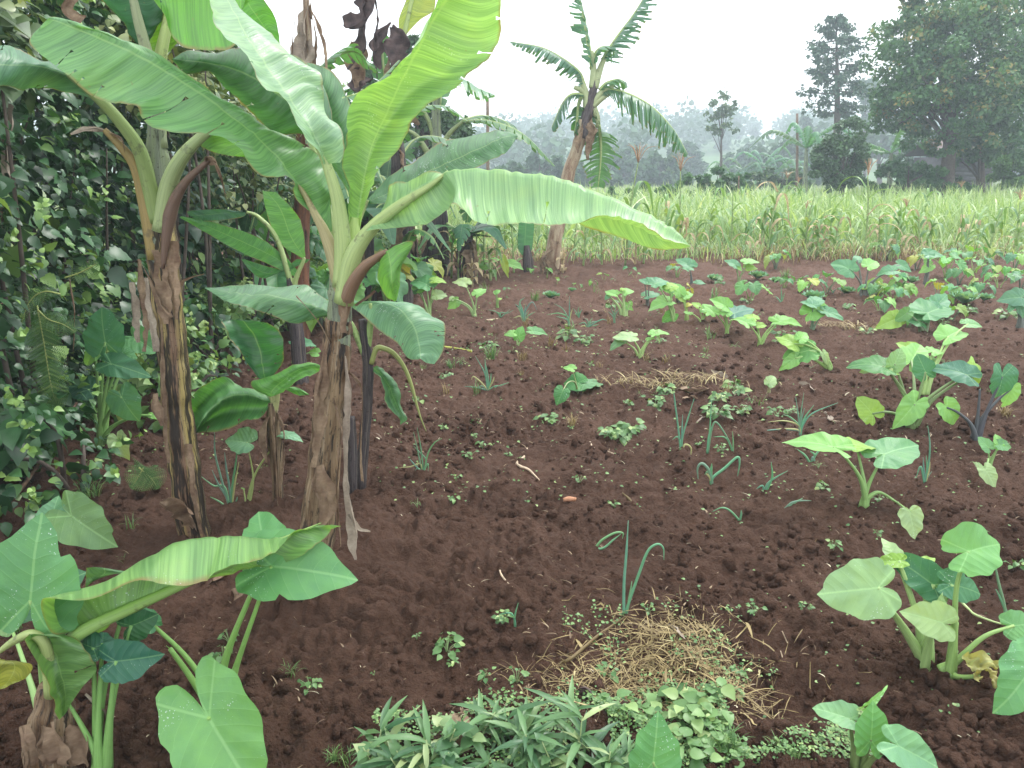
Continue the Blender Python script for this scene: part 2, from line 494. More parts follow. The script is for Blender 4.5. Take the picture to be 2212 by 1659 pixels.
M['grass'] = mat_foliage('grass_blades', (.17, .29, .10), (.38, .50, .24), (.74, .76, .54), .38, .45, .4, (1.25, 1.25, .6))
M['weed'] = mat_foliage('weed_leaves', (.06, .15, .045), (.14, .26, .085), (.32, .43, .16), .25, .45, .45)
M['weedg'] = mat_foliage('lance_weed_leaves', (.035, .105, .045), (.11, .22, .085), (.30, .38, .17), .25, .42, .45)
M['fern'] = mat_foliage('fern_fronds', (.05, .12, .035), (.09, .18, .06), (.16, .24, .08), .3, .5, .4)
M['cabbage'] = mat_foliage('cabbage_leaves', (.12, .27, .17), (.20, .38, .24), (.30, .46, .28), .2, .5, .4)
M['maize'] = mat_foliage('maize_leaves', (.09, .20, .07), (.17, .31, .10), (.44, .44, .16), .3, .45, .4)
M['maizestalk'] = mat_plain('maize_stalk', (.22, .31, .12), .6, .35, 30)
M['tassel'] = mat_plain('maize_tassel', (.36, .22, .13), .7, .3, 40)
M['drymaize'] = mat_plain('dry_maize_leaf', (.42, .34, .2), .7, .3, 30, transl=.3)
M['straw'] = mat_foliage('straw', (.14, .10, .045), (.29, .22, .10), (.50, .43, .23), .1, .6, .3)
M['litter'] = mat_foliage('pale_litter', (.10, .06, .04), (.26, .19, .12), (.55, .49, .36), .1, .6, .3)
M['root'] = mat_plain('bare_root', (.44, .34, .24), .6, .3, 60)
M['wood'] = mat_plain('wood', (.12, .075, .05), .8, .4, 25)
M['bark'] = mat_plain('bark', (.075, .06, .05), .9, .4, 12)
M['barkpale'] = mat_plain('pale_bark', (.17, .12, .09), .9, .3, 12)
M['brick'] = mat_plain('orange_shard', (.38, .19, .11), .8, .2, 80)
M['hillside'] = mat_plain('hillside', (.07, .13, .05), .9, .4, .06)
M['terrace'] = mat_plain('terrace', (.14, .24, .08), .9, .2, .3)
M['wallboard'] = mat_plain('weathered_boards', (.075, .072, .08), .8, .25, 6)
M['roof'] = mat_plain('rusty_roof', (.10, .07, .065), .7, .25, 3)
# ------------------------------------------------------------------ builders
def pts(r, s, Y):
    """'x,y x,y,dY ...' in photo region r -> world points about Y metres ahead"""
    out = []
    for w in s.split():
        a = [float(q) for q in w.split(',')]
        x, y = cv(r, a[0], a[1])
        out.append(W(x, y, Y + (a[2] if len(a) > 2 else 0)))
    return np.array(out)

def loft_leaf(name, parent, P, mat, color, n=56, m=21, mid=None, wave=.006, ripple=.0, cuts=(), seed=0, billow=0.0, noise=.004):
    """P (stations, k, 3): points across the blade at each station, from one margin over the midrib to the other."""
    P = np.asarray(P, float)
    k = P.shape[1]
    A = spline(P, n)                                   # along
    A = np.swapaxes(spline(np.swapaxes(A, 0, 1), m), 0, 1)   # across -> (n, m, 3)
    mi = (m - 1) // 2
    du = np.gradient(A, axis=0); dv = np.gradient(A, axis=1)
    N = nrm(np.cross(du, dv))
    L = np.concatenate([[0], np.cumsum(np.linalg.norm(np.diff(A[:, mi], axis=0), axis=1))])
    v = np.linspace(-1, 1, m)
    uu = L[:, None] * np.ones((1, m)); vv = np.ones((n, 1)) * v[None]
    wv = (wave * np.abs(vv) ** 2 * np.sin(uu * 34 + np.sign(vv) * 1.7 + seed) + noise * vnoise(uu * 60 + seed * 7, vv * 1.2 + 3) * 2
          + wave * .8 * np.abs(vv) * np.sin(uu * 15 + 2 * seed) - billow * (1 - (2 * np.abs(vv) - 1) ** 2))
    fade = np.clip(np.minimum(np.linspace(0, 1, n), np.linspace(1, 0, n)) * 8, 0, 1)[:, None]
    A = A + N * (wv * fade)[..., None]
    if n >= 44 and n != 90:                                        # small wind splits along both margins
        rc = np.random.default_rng(int(abs(seed) * 100 + abs(P[0, 0, 0]) * 1000) % 9999)
        cuts = tuple(cuts) + tuple((rc.uniform(.15, .9), rc.choice([-1, 1]), rc.uniform(.12, .42)) for _ in range(5))
    F = grid_faces(n, m).reshape(n - 1, m - 1, 4)
    keep = np.ones((n - 1, m - 1), bool)
    for (t, side, depth) in cuts:                      # a tear runs from the margin towards the midrib
        i = int(t * (n - 2)); q = int(depth * mi)
        js = list(range(0, q)) if side < 0 else list(range(m - 1 - q, m - 1))
        for j in js: keep[i, j] = False
        for a, j in enumerate(js if side > 0 else js[::-1]):
            jj = j + 1 if side > 0 else j
            g = (a + 1) / max(1, len(js))
            mid_ = (A[i, jj] + A[i + 1, jj]) / 2; sh = 1 - .5 * g if depth > .45 else .93 - .25 * g
            A[i, jj] += (mid_ - A[i, jj]) * sh; A[i + 1, jj] += (mid_ - A[i + 1, jj]) * sh
    F = F[keep]
    return link_mesh(name, A.reshape(-1, 3), F, mat, parent, uv=np.stack([uu.ravel(), vv.ravel()], 1), color=color)

def hero(parent, r, Y, rows, color, mat='ban', **kw):
    P = np.array([pts(r, s, Y) for s in rows])
    return loft_leaf('leaf_blade', parent, P, M[mat], color, seed=len(parent.children) * 1.3, **kw)

def stalk(parent, name, P, R, mat, color=None, sides=9, flat=1.0, n=None, lump=0.0):
    V, F, U = tube(P, R, sides, n, flat, lump)
    return link_mesh(name, V, F, M[mat], parent, uv=U, color=color)

def blade(P, hw, roll=0.0, droop=.5, shred=0, fold=.3, n=None, m=4, seed=0, ragged=.3, tipcurl=0.0):
    """procedural blade along a midrib polyline P; half width hw (list along it); shred = strips per side"""
    r_ = np.random.default_rng(int(seed * 1000) % 100000 + 5)
    n = n or 28
    Q = spline(P, n)
    T = nrm(np.gradient(Q, axis=0))
    up = np.array([0.0, 0, 1])
    S = np.cross(T, up); ln = np.linalg.norm(S, axis=1, keepdims=True)
    S = np.where(ln > .15, S / (ln + 1e-9), nrm(np.array([1.0, -.3, 0])))
    for i in range(1, n):
        if np.dot(S[i], S[i - 1]) < 0: S[i] = -S[i]
    B = nrm(np.cross(S, T))
    B = np.where(B[:, 2:3] < 0, -B, B) if abs(roll) < 1e-9 else B
    c, s_ = math.cos(roll), math.sin(roll)
    S2 = S * c + B * s_; B2 = B * c - S * s_
    hw = np.interp(np.linspace(0, 1, n), np.linspace(0, 1, len(hw)), hw)
    L = np.concatenate([[0], np.cumsum(np.linalg.norm(np.diff(Q, axis=0), axis=1))])
    Vs, Fs, Us, k = [], [], [], 0
    for sd in (-1, 1):
        if shred:
            per = max(1, n // shred); groups = [(a, min(n - 1, a + per)) for a in range(0, n - 1, per)]
        else:
            groups = [(0, n - 1)]
        for (a, b) in groups:
            rows = b - a + 1
            q = np.linspace(0, 1, m)
            jd = r_.uniform(-.5, .9) * (1 if shred else 0) * ragged; lw = (1 - r_.uniform(0, .45) * ragged * 1.6) if shred else 1.0
            V = np.zeros((rows, m, 3))
            for ii in range(rows):
                i = a + ii
                dr = droop + jd * .8
                e = hw[i] * lw
                ang = fold - dr * q * 1.1
                dx = np.concatenate([[0], np.cumsum(np.cos(ang[1:]) * e / (m - 1))]); dz = np.concatenate([[0], np.cumsum(np.sin(ang[1:]) * e / (m - 1))])
                V[ii] = Q[i] + sd * S2[i] * dx[:, None] + B2[i] * dz[:, None]
                if droop > .5: V[ii, :, 2] -= (q ** 2) * e * (droop - .5) * .5
            if shred and rows > 1:                      # strips narrow to their tips and lean forwards
                cen = V.mean(0)
                V = V + (cen - V) * (q[None, :, None] ** 2) * .35
                V = V + T[a:b + 1][:, None, :] * (q[None, :, None] ** 2) * hw[a] * (.25 + .3 * jd)
            F = grid_faces(rows, m) + k
            Vs.append(V.reshape(-1, 3)); Fs.append(F if sd > 0 else F[:, ::-1]); k += rows * m
            Us.append(np.stack([np.repeat(L[a:b + 1], m), np.tile(q * sd, rows)], 1))
    return np.concatenate(Vs), np.concatenate(Fs), np.concatenate(Us)

def banana_leaf(parent, P, hw, color, mat='ban', stalkR=.012, name='leaf_blade', **kw):
    V, F, U = blade(P, hw, seed=P[0][0] * 3 + P[-1][2] + 50, **kw)
    b = link_mesh(name, V, F, M[mat], parent, uv=U, color=color)
    if stalkR:
        stalk(parent, 'midrib', P + np.array([0, 0, -.002]), [stalkR, stalkR * .6, stalkR * .2], 'petiole', (.30, .40, .17), 6)
    return b

# template leaves: outline given as rows of (y, halfwidth)
def tmpl(rows, fold=.25, droop=.3):
    V = []; F = []
    for (y, w) in rows:
        V += [(-w, y, fold * w - droop * y * y), (0, y, -droop * y * y), (w, y, fold * w - droop * y * y)]
    for i in range(len(rows) - 1):
        a = 3 * i
        F += [(a, a + 1, a + 4, a + 3), (a + 1, a + 2, a + 5, a + 4)]
    return np.array(V, float), np.array(F)

T_OVATE = tmpl([(0, .02), (.12, .3), (.35, .42), (.6, .34), (.82, .16), (1, .01)])
T_TOOTH = tmpl([(0, .03), (.08, .36), (.2, .34), (.3, .46), (.42, .38), (.52, .40), (.64, .27), (.74, .27), (.86, .12), (1, .01)], .2, .35)
T_LANCE = tmpl([(0, .012), (.2, .065), (.45, .085), (.75, .055), (1, .004)], .5, .5)
T_QUAD = tmpl([(0, .10), (.45, .42), (1, .06)], .3, .2)
T_CLUMP = tmpl([(0, .3), (.5, .6), (1, .25)], .25, .15)

def cloud(T, pos, dirs, nrms, size, tint, jitter=0):
    """copies of template T: +y along dirs, +z along nrms"""
    TV, TF = T
    y = nrm(dirs); x = nrm(np.cross(y, nrms)); z = np.cross(x, y)
    size = np.asarray(size)[:, None, None]
    V = pos[:, None, :] + size * (TV[None, :, 0:1] * x[:, None] + TV[None, :, 1:2] * y[:, None] + TV[None, :, 2:3] * z[:, None])
    N = len(pos); k = len(TV)
    F = (TF[None] + (np.arange(N) * k)[:, None, None]).reshape(-1, TF.shape[1])
    return V.reshape(-1, 3), F, np.repeat(tint, k)

def merge(parts):
    Vs, Fs, Ts, k = [], [], [], 0
    for V, F, t in parts:
        Vs.append(V); Fs.append(F + k); Ts.append(t); k += len(V)
    return np.concatenate(Vs), np.concatenate(Fs), np.concatenate(Ts)

def blades(base, h, lean, az, w, tint, segs=4, sag=1.0):
    """grass-like ribbons, vectorised"""
    N = len(base)
    t = np.linspace(0, 1, segs + 1)
    d = np.stack([np.cos(az), np.sin(az), 0 * az], 1)
    s = np.stack([-np.sin(az), np.cos(az), 0 * az], 1)
    ang = lean[:, None] * (0.15 + sag * t[None] ** 1.6 * 1.35)
    seg = h[:, None] / segs
    hx = np.cumsum(np.concatenate([np.zeros((N, 1)), np.sin(ang[:, 1:]) * seg], 1), 1)
    hz = np.cumsum(np.concatenate([np.zeros((N, 1)), np.cos(ang[:, 1:]) * seg], 1), 1)
    c = base[:, None, :] + d[:, None] * hx[..., None] + np.array([0, 0, 1.0]) * hz[..., None]
    ww = w[:, None] * np.array([np.interp(q, [0, .3, .7, 1], [.6, 1, .7, .05]) for q in t])[None]
    L = c - s[:, None] * ww[..., None]; R = c + s[:, None] * ww[..., None]
    V = np.stack([L, R], 2).reshape(N, -1, 3)
    k = 2 * (segs + 1)
    tf = np.array([(2 * i, 2 * i + 1, 2 * i + 3, 2 * i + 2) for i in range(segs)])
    F = (tf[None] + (np.arange(N) * k)[:, None, None]).reshape(-1, 4)
    return V.reshape(-1, 3), F, np.repeat(tint, k)

def rdir(n, r_=None):
    v = (r_ or rng).normal(size=(n, 3)); return nrm(v)

# cocoyam (arrow-leaved) blade
_TH = np.radians([0, 8, 18, 30, 45, 60, 75, 90, 105, 120, 135, 148, 160, 170, 180])
_RR = np.array([1, .905, .81, .735, .67, .625, .59, .565, .55, .545, .535, .50, .42, .26, .09])

def taro_blade(parent, A, T, nvec, ratio=1.0, lobes=1.0, color=(.1, .2, .1), name='leaf_blade', mat='taro', cup=.12, droop=.22, ruffle=.02, seed=0, dead=0.0):
    A = np.asarray(A, float); T = np.asarray(T, float)
    Lv = T - A; L = np.linalg.norm(Lv); y = Lv / L
    x = nrm(np.cross(y, nvec)); z = np.cross(x, y)
    K, NA = 9, 57
    th = np.linspace(-math.pi, math.pi, NA)
    r = np.interp(np.abs(th), _TH, _RR)
    rr = np.linspace(0, 1, K + 1)[1:]
    r_ = np.random.default_rng(int(abs(seed) * 977) % 99991)
    ph = r_.uniform(0, 6, 4)
    px = np.concatenate([[0], (rr[:, None] * (np.sin(th) * r)[None] * ratio).ravel()])
    cy_ = np.cos(th) * r; cy_ = np.where(cy_ < 0, cy_ * lobes, cy_)
    py = np.concatenate([[0], (rr[:, None] * cy_[None]).ravel()])
    q = np.concatenate([[0], np.repeat(rr, NA)]); tt = np.concatenate([[0], np.tile(th, K)])
    pz = cup * np.abs(px) - droop * np.maximum(py, 0) ** 2 - droop * .8 * np.maximum(-py, 0) ** 2 * 1.2 - .35 * cup * px ** 2
    pz += ruffle * q ** 2 * (np.sin(tt * 7 + ph[0]) + .8 * np.sin(tt * 11 + ph[1]) + .5 * np.sin(tt * 4 + ph[2]))
    pz += .03 * vnoise(px * 3 + ph[0] * 5, py * 3 + ph[1] * 5)
    sc = 1 + .035 * q * np.sin(tt * 9 + ph[3])
    for t0, dp in zip(r_.uniform(-2.6, 2.6, 3), r_.uniform(-.02, .16, 3)):     # nibbled and torn margins
        sc -= dp * np.exp(-((tt - t0) / r_.uniform(.04, .12)) ** 2) * np.clip((q - .6) * 3, 0, 1)
    side = np.sign(px) * r_.uniform(-.25, .25)
    pz += side * px ** 2 + r_.uniform(-.12, .22) * np.abs(px) ** 1.5 * np.sin(py * 3 + ph[1])
    if dead:
        pz += dead * vnoise(px * 6 + ph[2] * 9, py * 6 + ph[3]) * 1.2
        px = px * (1 - .3 * dead * 2 * np.abs(vnoise(py * 5, px * 0 + ph[0]))); 
    V = A + L * ((px * sc)[:, None] * x + (py * sc)[:, None] * y + pz[:, None] * z)
    F = []
    for j in range(NA - 1):
        F.append((0, 1 + j, 2 + j))
    for i in range(K - 1):
        for j in range(NA - 1):
            a = 1 + i * NA + j
            F.append((a, a + NA, a + NA + 1, a + 1))
    return link_mesh(name, V, F, M[mat], parent, uv=np.stack([px, py], 1), color=color)

def plane_hit(x, y, A, n):
    d = ray(x, y); n = nrm(n)
    den = float(np.dot(n, d))
    if abs(den) < .12: den = math.copysign(.12, den)
    t = float(np.dot(n, A - C_)) / den
    return C_ + d * t

GREENS = [(.10, .25, .085), (.13, .31, .10), (.07, .20, .09), (.17, .33, .09), (.08, .22, .11)]
def colr(c, k=.12, r_=None):
    r_ = r_ or rng
    return tuple(max(.004, v * (1 + r_.uniform(-k, k))) for v in c)

def petiole_path(B, A, bend=.25, side=0.0):
    B = np.asarray(B, float); A = np.asarray(A, float)
    d = A - B; hz = np.array([d[0], d[1], 0])
    m1 = B + d * .35 + np.array([0, 0, 1]) * bend * np.linalg.norm(hz) * .55 - hz * bend * .35
    m2 = B + d * .72 + np.array([0, 0, 1]) * bend * np.linalg.norm(hz) * .5 - hz * bend * .15
    return np.array([B, m1, m2, A])

def taro(label, r, base, leaves, stalkcol=(.20, .34, .12), rad=.011, group=None, name='cocoyam_plant', base_pt=None, cat='cocoyam', sheath=1.0):
    """base = (x, y) in region r;  leaves = (ax, ay, tx, ty, colour index or tuple, facing, ratio, dY[, lobes][, {options}])"""
    bp = G(*cv(r, *base)) if base_pt is None else np.asarray(base_pt)
    root = thing(name, label, cat, bp, group)
    Yb = bp[1]
    for q, lf in enumerate(leaves):
        lf = list(lf); opt = lf.pop() if isinstance(lf[-1], dict) else {}
        ax, ay, tx, ty = lf[:4]
        c = lf[4] if len(lf) > 4 else 0; f = lf[5] if len(lf) > 5 else .5; ra = lf[6] if len(lf) > 6 else 1.0
        dY = lf[7] if len(lf) > 7 else 0.0; lb = lf[8] if len(lf) > 8 else 1.0
        A = W(*cv(r, ax, ay), Yb + dY)
        n = np.array([opt.get('nx', 0.0), -f, 1.05 - f])
        T = plane_hit(*cv(r, tx, ty), A, n)
        if np.linalg.norm(T - A) > .8: T = A + nrm(T - A) * .3
        if T[2] < float(H(T[0], T[1])) + .008:             # a hanging leaf rests on the soil in front of its plant
            gp = G(*cv(r, tx, ty)); A = W(*cv(r, ax, ay), min(Yb + dY, gp[1] + .05)); T = gp + np.array([0, 0, .015])
        c = GREENS[c] if isinstance(c, int) else c
        pc = opt.get('pc', stalkcol)
        off = np.array([math.cos(q * 2.4), math.sin(q * 2.4), 0]) * rad * .9
        if 'path' in opt:
            P = np.array([bp + off] + [W(*cv(r, a[0], a[1]), Yb + dY * (i + 1) / (len(opt['path']) + 1)) for i, a in enumerate(opt['path'])] + [A])
        else:
            P = petiole_path(bp + off + np.array([0, 0, -.015]), A, opt.get('bend', .3))
        k = opt.get('k', 1.0)
        stalk(root, 'petiole', P, [rad * 1.15 * sheath * k, rad * .8 * k, rad * .5 * k, rad * .4 * k, rad * .32 * k], 'stalk', pc, 8)
        taro_blade(root, A, T, n, ra, lb, c, seed=ax + ay * .37, cup=opt.get('cup', .06 + .30 * ((ax * .37 + ay * .11) % 1)), droop=opt.get('droop', .12 + .35 * ((ax * .13 + ay * .29) % 1)), ruffle=opt.get('ruf', .02), mat=opt.get('mat', 'taro'), dead=opt.get('dead', 0))
    return root

def random_taro(label, bp, hgt, nl, r_, group, name='cocoyam_plant', tone=None, cat='cocoyam', stalkcol=None):
    root = thing(name, label, cat, bp, group)
    az0 = r_.uniform(0, 6.28)
    sc = stalkcol or [(.22, .36, .12), (.12, .16, .12), (.26, .38, .14), (.15, .22, .13)][r_.integers(4)]
    for q in range(nl):
        az = az0 + q * 2.4 + r_.uniform(-.4, .4)
        hh = hgt * r_.uniform(.65, 1.0); out = hgt * r_.uniform(.25, .75)
        A = bp + np.array([math.cos(az) * out, math.sin(az) * out, hh])
        L = hgt * r_.uniform(.42, .62)
        dip = r_.uniform(.1, .8)
        T = A + L * np.array([math.cos(az) * math.cos(dip), math.sin(az) * math.cos(dip), -math.sin(dip)])
        n = nrm(np.array([math.cos(az) * .5 + r_.uniform(-.2, .2), math.sin(az) * .5 - .3, 1.0]))
        c = tone or GREENS[r_.integers(5)]
        if r_.random() < .12: c = (.24, .30, .07)
        off = np.array([math.cos(az), math.sin(az), 0]) * .012
        stalk(root, 'petiole', petiole_path(bp + off + np.array([0, 0, -.02]), A, .35), [hgt * .034, hgt * .025, hgt * .016, hgt * .011], 'stalk', sc, 6, n=9)
        taro_blade(root, A, T, n, r_.uniform(.85, 1.1), 1.0, colr(c, .18, r_), seed=az * 10 + q, ruffle=.04, cup=r_.uniform(.05, .45), droop=r_.uniform(.1, .7), mat='taro_plain')
    return root

def ribbon(P, w, tw=0.0, seed=0, crumple=.45, n=44, m=9, curl=1.5):
    """a strip of dead leaf or sheath, crumpled and curled about its length"""
    Q = spline(P, n); T = nrm(np.gradient(Q, axis=0))
    S = nrm(np.cross(T, np.array([.2, 1.0, .1]))); B = np.cross(S, T)
    w = np.interp(np.linspace(0, 1, n), np.linspace(0, 1, len(w)), w)
    L = np.concatenate([[0], np.cumsum(np.linalg.norm(np.diff(Q, axis=0), axis=1))])
    V = np.zeros((n, m, 3)); q = np.linspace(-1, 1, m); w = w * .85
    fq = min(45, 1.1 / max(w.max(), .01))
    jag = (1 + .35 * vnoise(L * fq + seed * 5, L * 0 + 2) * 2, 1 + .35 * vnoise(L * fq + seed * 5, L * 0 + 8) * 2)
    for i in range(n):
        a = tw * L[i] * 3 + seed
        a2 = a + q * curl
        r_ = w[i] * (1 + crumple * vnoise(L[i] * fq * .6 + seed * 3, q * 2 + seed)) * np.where(q < 0, jag[0][i], jag[1][i])
        a = a + 1.6 * vnoise(L[i] * 6 + seed, 3.0 + seed); a2 = a + q * curl * (1 + vnoise(L[i] * 9 + seed, 7.0)) 
        V[i] = Q[i] + (S[i] * np.sin(a2)[:, None] + B[i] * np.cos(a2)[:, None]) * (r_[:, None]) * .6 + S[i] * (q * r_ * .8)[:, None]
    wr = vnoise(q[None] * 4.5 + seed * 3, L[:, None] * 5 + seed) * 2
    V = V + B[:, None, :] * (wr * w[:, None] * .35)[..., None] + S[:, None, :] * (vnoise(q[None] * 2 + 9, L[:, None] * 16 + seed) * w[:, None] * .4)[..., None]
    return V.reshape(-1, 3), grid_faces(n, m), np.stack([np.repeat(L, m), np.tile(q, n)], 1)

def strip(parent, name, P, w, mat, **kw):
    V, F, U = ribbon(P, w, **kw)
    return link_mesh(name, V, F, M[mat], parent, uv=U)

def ORD(i):
    return ['first', 'second', 'third', 'fourth', 'fifth', 'sixth', 'seventh', 'eighth', 'ninth', 'tenth', 'eleventh', 'twelfth', 'thirteenth',
            'fourteenth', 'fifteenth', 'sixteenth', 'seventeenth', 'eighteenth', 'nineteenth', 'twentieth', 'twenty-first', 'twenty-second'][i]

def rank_labels(objs, what, where, bands=None, per=10):
    """label repeats by their place: strips of ground from the front, then from the left as the photo shows them"""
    objs = sorted(objs, key=lambda o: o.location[1])
    nb = max(1, math.ceil(len(objs) / per)); sz = math.ceil(len(objs) / nb)
    names = {1: [''], 2: ['nearer row of ', 'farther row of '], 3: ['nearest row of ', 'middle row of ', 'farthest row of ']}.get(nb) or ['%s row of ' % ORD(i) for i in range(nb)]
    for b in range(nb):
        row = sorted(objs[b * sz:(b + 1) * sz], key=lambda o: o.location[0] / max(.5, o.location[1]))
        for i, o in enumerate(row):
            pos = ('leftmost' if i == 0 else 'rightmost' if i == len(row) - 1 else ORD(i) + ' from left' if i < len(row) / 2 else ORD(len(row) - 1 - i) + ' from right')
            o['label'] = (what + ', ' + pos + ' in ' + names[b] + where).replace('  ', ' ')
# ------------------------------------------------------------------ ground, hill, haze
def build_ground():
    ys = np.concatenate([np.linspace(-8, 0.6, 20), np.geomspace(0.9, 17, 1080), np.geomspace(17.3, 1500, 90)])
    u = np.linspace(-1, 1, 1080)
    ext = np.where(ys < 17, 0.85 * np.maximum(ys, 0) + 2.2, 0.85 * ys + 2.2)
    ext = np.where(ys < 0.7, 4.0, ext)
    ext = np.where(ys > 17, ext + (ys - 17) * .5, ext)
    # jitter the columns so that no straight furrows appear
    X = u[None, :] * ext[:, None]; Yg = ys[:, None] + 0 * X
    Z = H(X, Yg)
    # the earth is drawn up a little around the banana mat
    Z += .05 * np.exp(-((X + .62) ** 2 + (Yg - 2.6) ** 2) / .12) + .05 * np.exp(-((X + 1.15) ** 2 + (Yg - 3.0) ** 2) / .12)
    V = np.stack([X, Yg, Z], -1).reshape(-1, 3)
    F = grid_faces(len(ys), len(u))
    o = link_mesh('ground', V, F, M['soil'], origin=(0, 0, 0))
    tag(o, kind='structure')
build_ground()

def ico():
    t = (1 + 5 ** .5) / 2
    v = nrm(np.array([(-1, t, 0), (1, t, 0), (-1, -t, 0), (1, -t, 0), (0, -1, t), (0, 1, t), (0, -1, -t), (0, 1, -t), (t, 0, -1), (t, 0, 1), (-t, 0, -1), (-t, 0, 1)]))
    f = [(0, 11, 5), (0, 5, 1), (0, 1, 7), (0, 7, 10), (0, 10, 11), (1, 5, 9), (5, 11, 4), (11, 10, 2), (10, 7, 6), (7, 1, 8), (3, 9, 4), (3, 4, 2), (3, 2, 6), (3, 6, 8), (3, 8, 9), (4, 9, 5), (2, 4, 11), (6, 2, 10), (8, 6, 7), (9, 8, 1)]
    v = [np.array(p) for p in v]; c = {}
    def mid(a, b):
        k = (min(a, b), max(a, b))
        if k not in c:
            v.append(nrm(v[a] + v[b])); c[k] = len(v) - 1
        return c[k]
    nf = []
    for a, b, d in f:
        x, y, z = mid(a, b), mid(b, d), mid(d, a)
        nf += [(a, x, z), (b, y, x), (d, z, y), (x, y, z)]
    return np.array(v), np.array(nf)
IV, IF = ico()

def scatter_img(n, x0, x1, y0, y1, r_):   # points spread over a patch of ground as the photo frames it
    X = r_.uniform(x0, x1, n); Y = r_.uniform(y0, y1, n)
    P = np.array([g0(a, b) for a, b in zip(X, Y)])
    P[:, 2] = H(P[:, 0], P[:, 1])
    return P

def build_clods():
    r_ = np.random.default_rng(5)
    P = np.concatenate([scatter_img(8500, -300, 2500, 900, 1900, r_), scatter_img(5500, -100, 2300, 640, 1000, r_)])
    N = len(P)
    d = np.linalg.norm(P[:, :2], axis=1)
    s = r_.lognormal(-5.1, .62, N) * (1 + .9 * np.clip(vnoise(P[:, 0] * 2.5, P[:, 1] * 2.5) * 2, -.5, 1)); s = np.clip(s * 1.15, .003, .024)
    TV = IV[None] * (1 + .5 * r_.uniform(-1, 1, (N, len(IV), 1)) * .6) * (s[:, None, None]) * r_.uniform(.6, 1.3, (N, 1, 3))
    V = P[:, None, :] + TV; V[..., 2] += (s * .12)[:, None]
    F = (IF[None] + (np.arange(N) * len(IV))[:, None, None]).reshape(-1, 3)
    o = link_mesh('soil_clods', V.reshape(-1, 3), F, M['clod'], origin=(0, 0, 0), smooth=True)
    tag(o, 'loose crumbs and clods of dark brown earth over the dug plot', 'soil clods', kind='stuff')
build_clods()

def build_litter():
    r_ = np.random.default_rng(8)
    P = np.concatenate([scatter_img(700, 0, 2212, 1000, 1659, r_), scatter_img(1900, 300, 2212, 600, 1000, r_)])
    N = len(P); az = r_.uniform(0, 6.28, N)
    d = P[:, 1]
    ln = r_.lognormal(-3.7, .55, N) * (.7 + .12 * d); w = r_.lognormal(-6.85, .45, N) * (.7 + .3 * d)
    P[:, 2] += .008
    V, F, T = blades(P, ln, r_.uniform(.9, 1.5, N), az, w, r_.uniform(0, 1, N), 4, 1.0)
    # lay the bits down on the soil
    V[:, 2] = np.repeat(P[:, 2], 10) + (V[:, 2] - np.repeat(P[:, 2], 10)) * .35
    o = link_mesh('straw_litter', V, F, M['straw'], origin=(0, 0, 0), tint=T)
    o.data.materials[0] = M['litter']
    tag(o, 'short pale roots and straw bits strewn over the dug soil', 'litter', kind='stuff')
build_litter()

def build_hill():
    xs = np.linspace(-260, 520, 90); ys = np.linspace(95, 520, 60)
    X, Y = np.meshgrid(xs, ys)
    ridge = 12 + 4 * np.sin(X * .012 + .6) + 2.5 * np.sin(X * .035)
    Z = -2 + ridge * np.clip((Y - 110) / 190, 0, 1) ** .9 - np.clip((Y - 330) / 190, 0, 1) * 14 + 1.2 * vnoise(X * .03, Y * .03)
    o = link_mesh('hill', np.stack([X, Y, Z], -1).reshape(-1, 3), grid_faces(60, 90), M['hillside'], origin=(0, 200, 0))
    tag(o, kind='structure')
    return lambda x, y: -2 + (12 + 4 * np.sin(x * .012 + .6) + 2.5 * np.sin(x * .035)) * np.clip((y - 110) / 190, 0, 1) ** .9 - np.clip((y - 330) / 190, 0, 1) * 14
HILL = build_hill()

hz = [(-300, -20, -4), (560, -20, -4), (560, 560, -4), (-300, 560, -4), (-300, -20, 34), (560, -20, 34), (560, 560, 34), (-300, 560, 34)]
hzo = link_mesh('haze', np.array(hz, float), [(3, 2, 1, 0), (4, 5, 6, 7), (0, 1, 5, 4), (1, 2, 6, 5), (2, 3, 7, 6), (3, 0, 4, 7)], M['brick'], origin=(130, 270, 15), smooth=False)
hm = bpy.data.materials.new('haze_air'); hm.use_nodes = True; hm.node_tree.nodes.clear()
_o = hm.node_tree.nodes.new('ShaderNodeOutputMaterial'); _v = hm.node_tree.nodes.new('ShaderNodeVolumePrincipled')
_v.inputs['Color'].default_value = (.78, .91, 1.0, 1); _v.inputs['Density'].default_value = .0031; _v.inputs['Anisotropy'].default_value = .1
hm.node_tree.links.new(_v.outputs[0], _o.inputs['Volume'])
hzo.data.materials.clear(); hzo.data.materials.append(hm)
tag(hzo, 'thin bluish morning haze hanging over the fields and hill', 'haze', kind='stuff')
# ------------------------------------------------------------------ banana plants in front
PG = (.27, .36, .15); PT = (.27, .25, .13); PB = (.17, .11, .075)
UP = (.15, .34, .13); PALE = (.27, .44, .27); UND = (.14, .34, .07); DK = (.06, .18, .065); DK2 = (.09, .225, .10); BR = (.17, .42, .05)

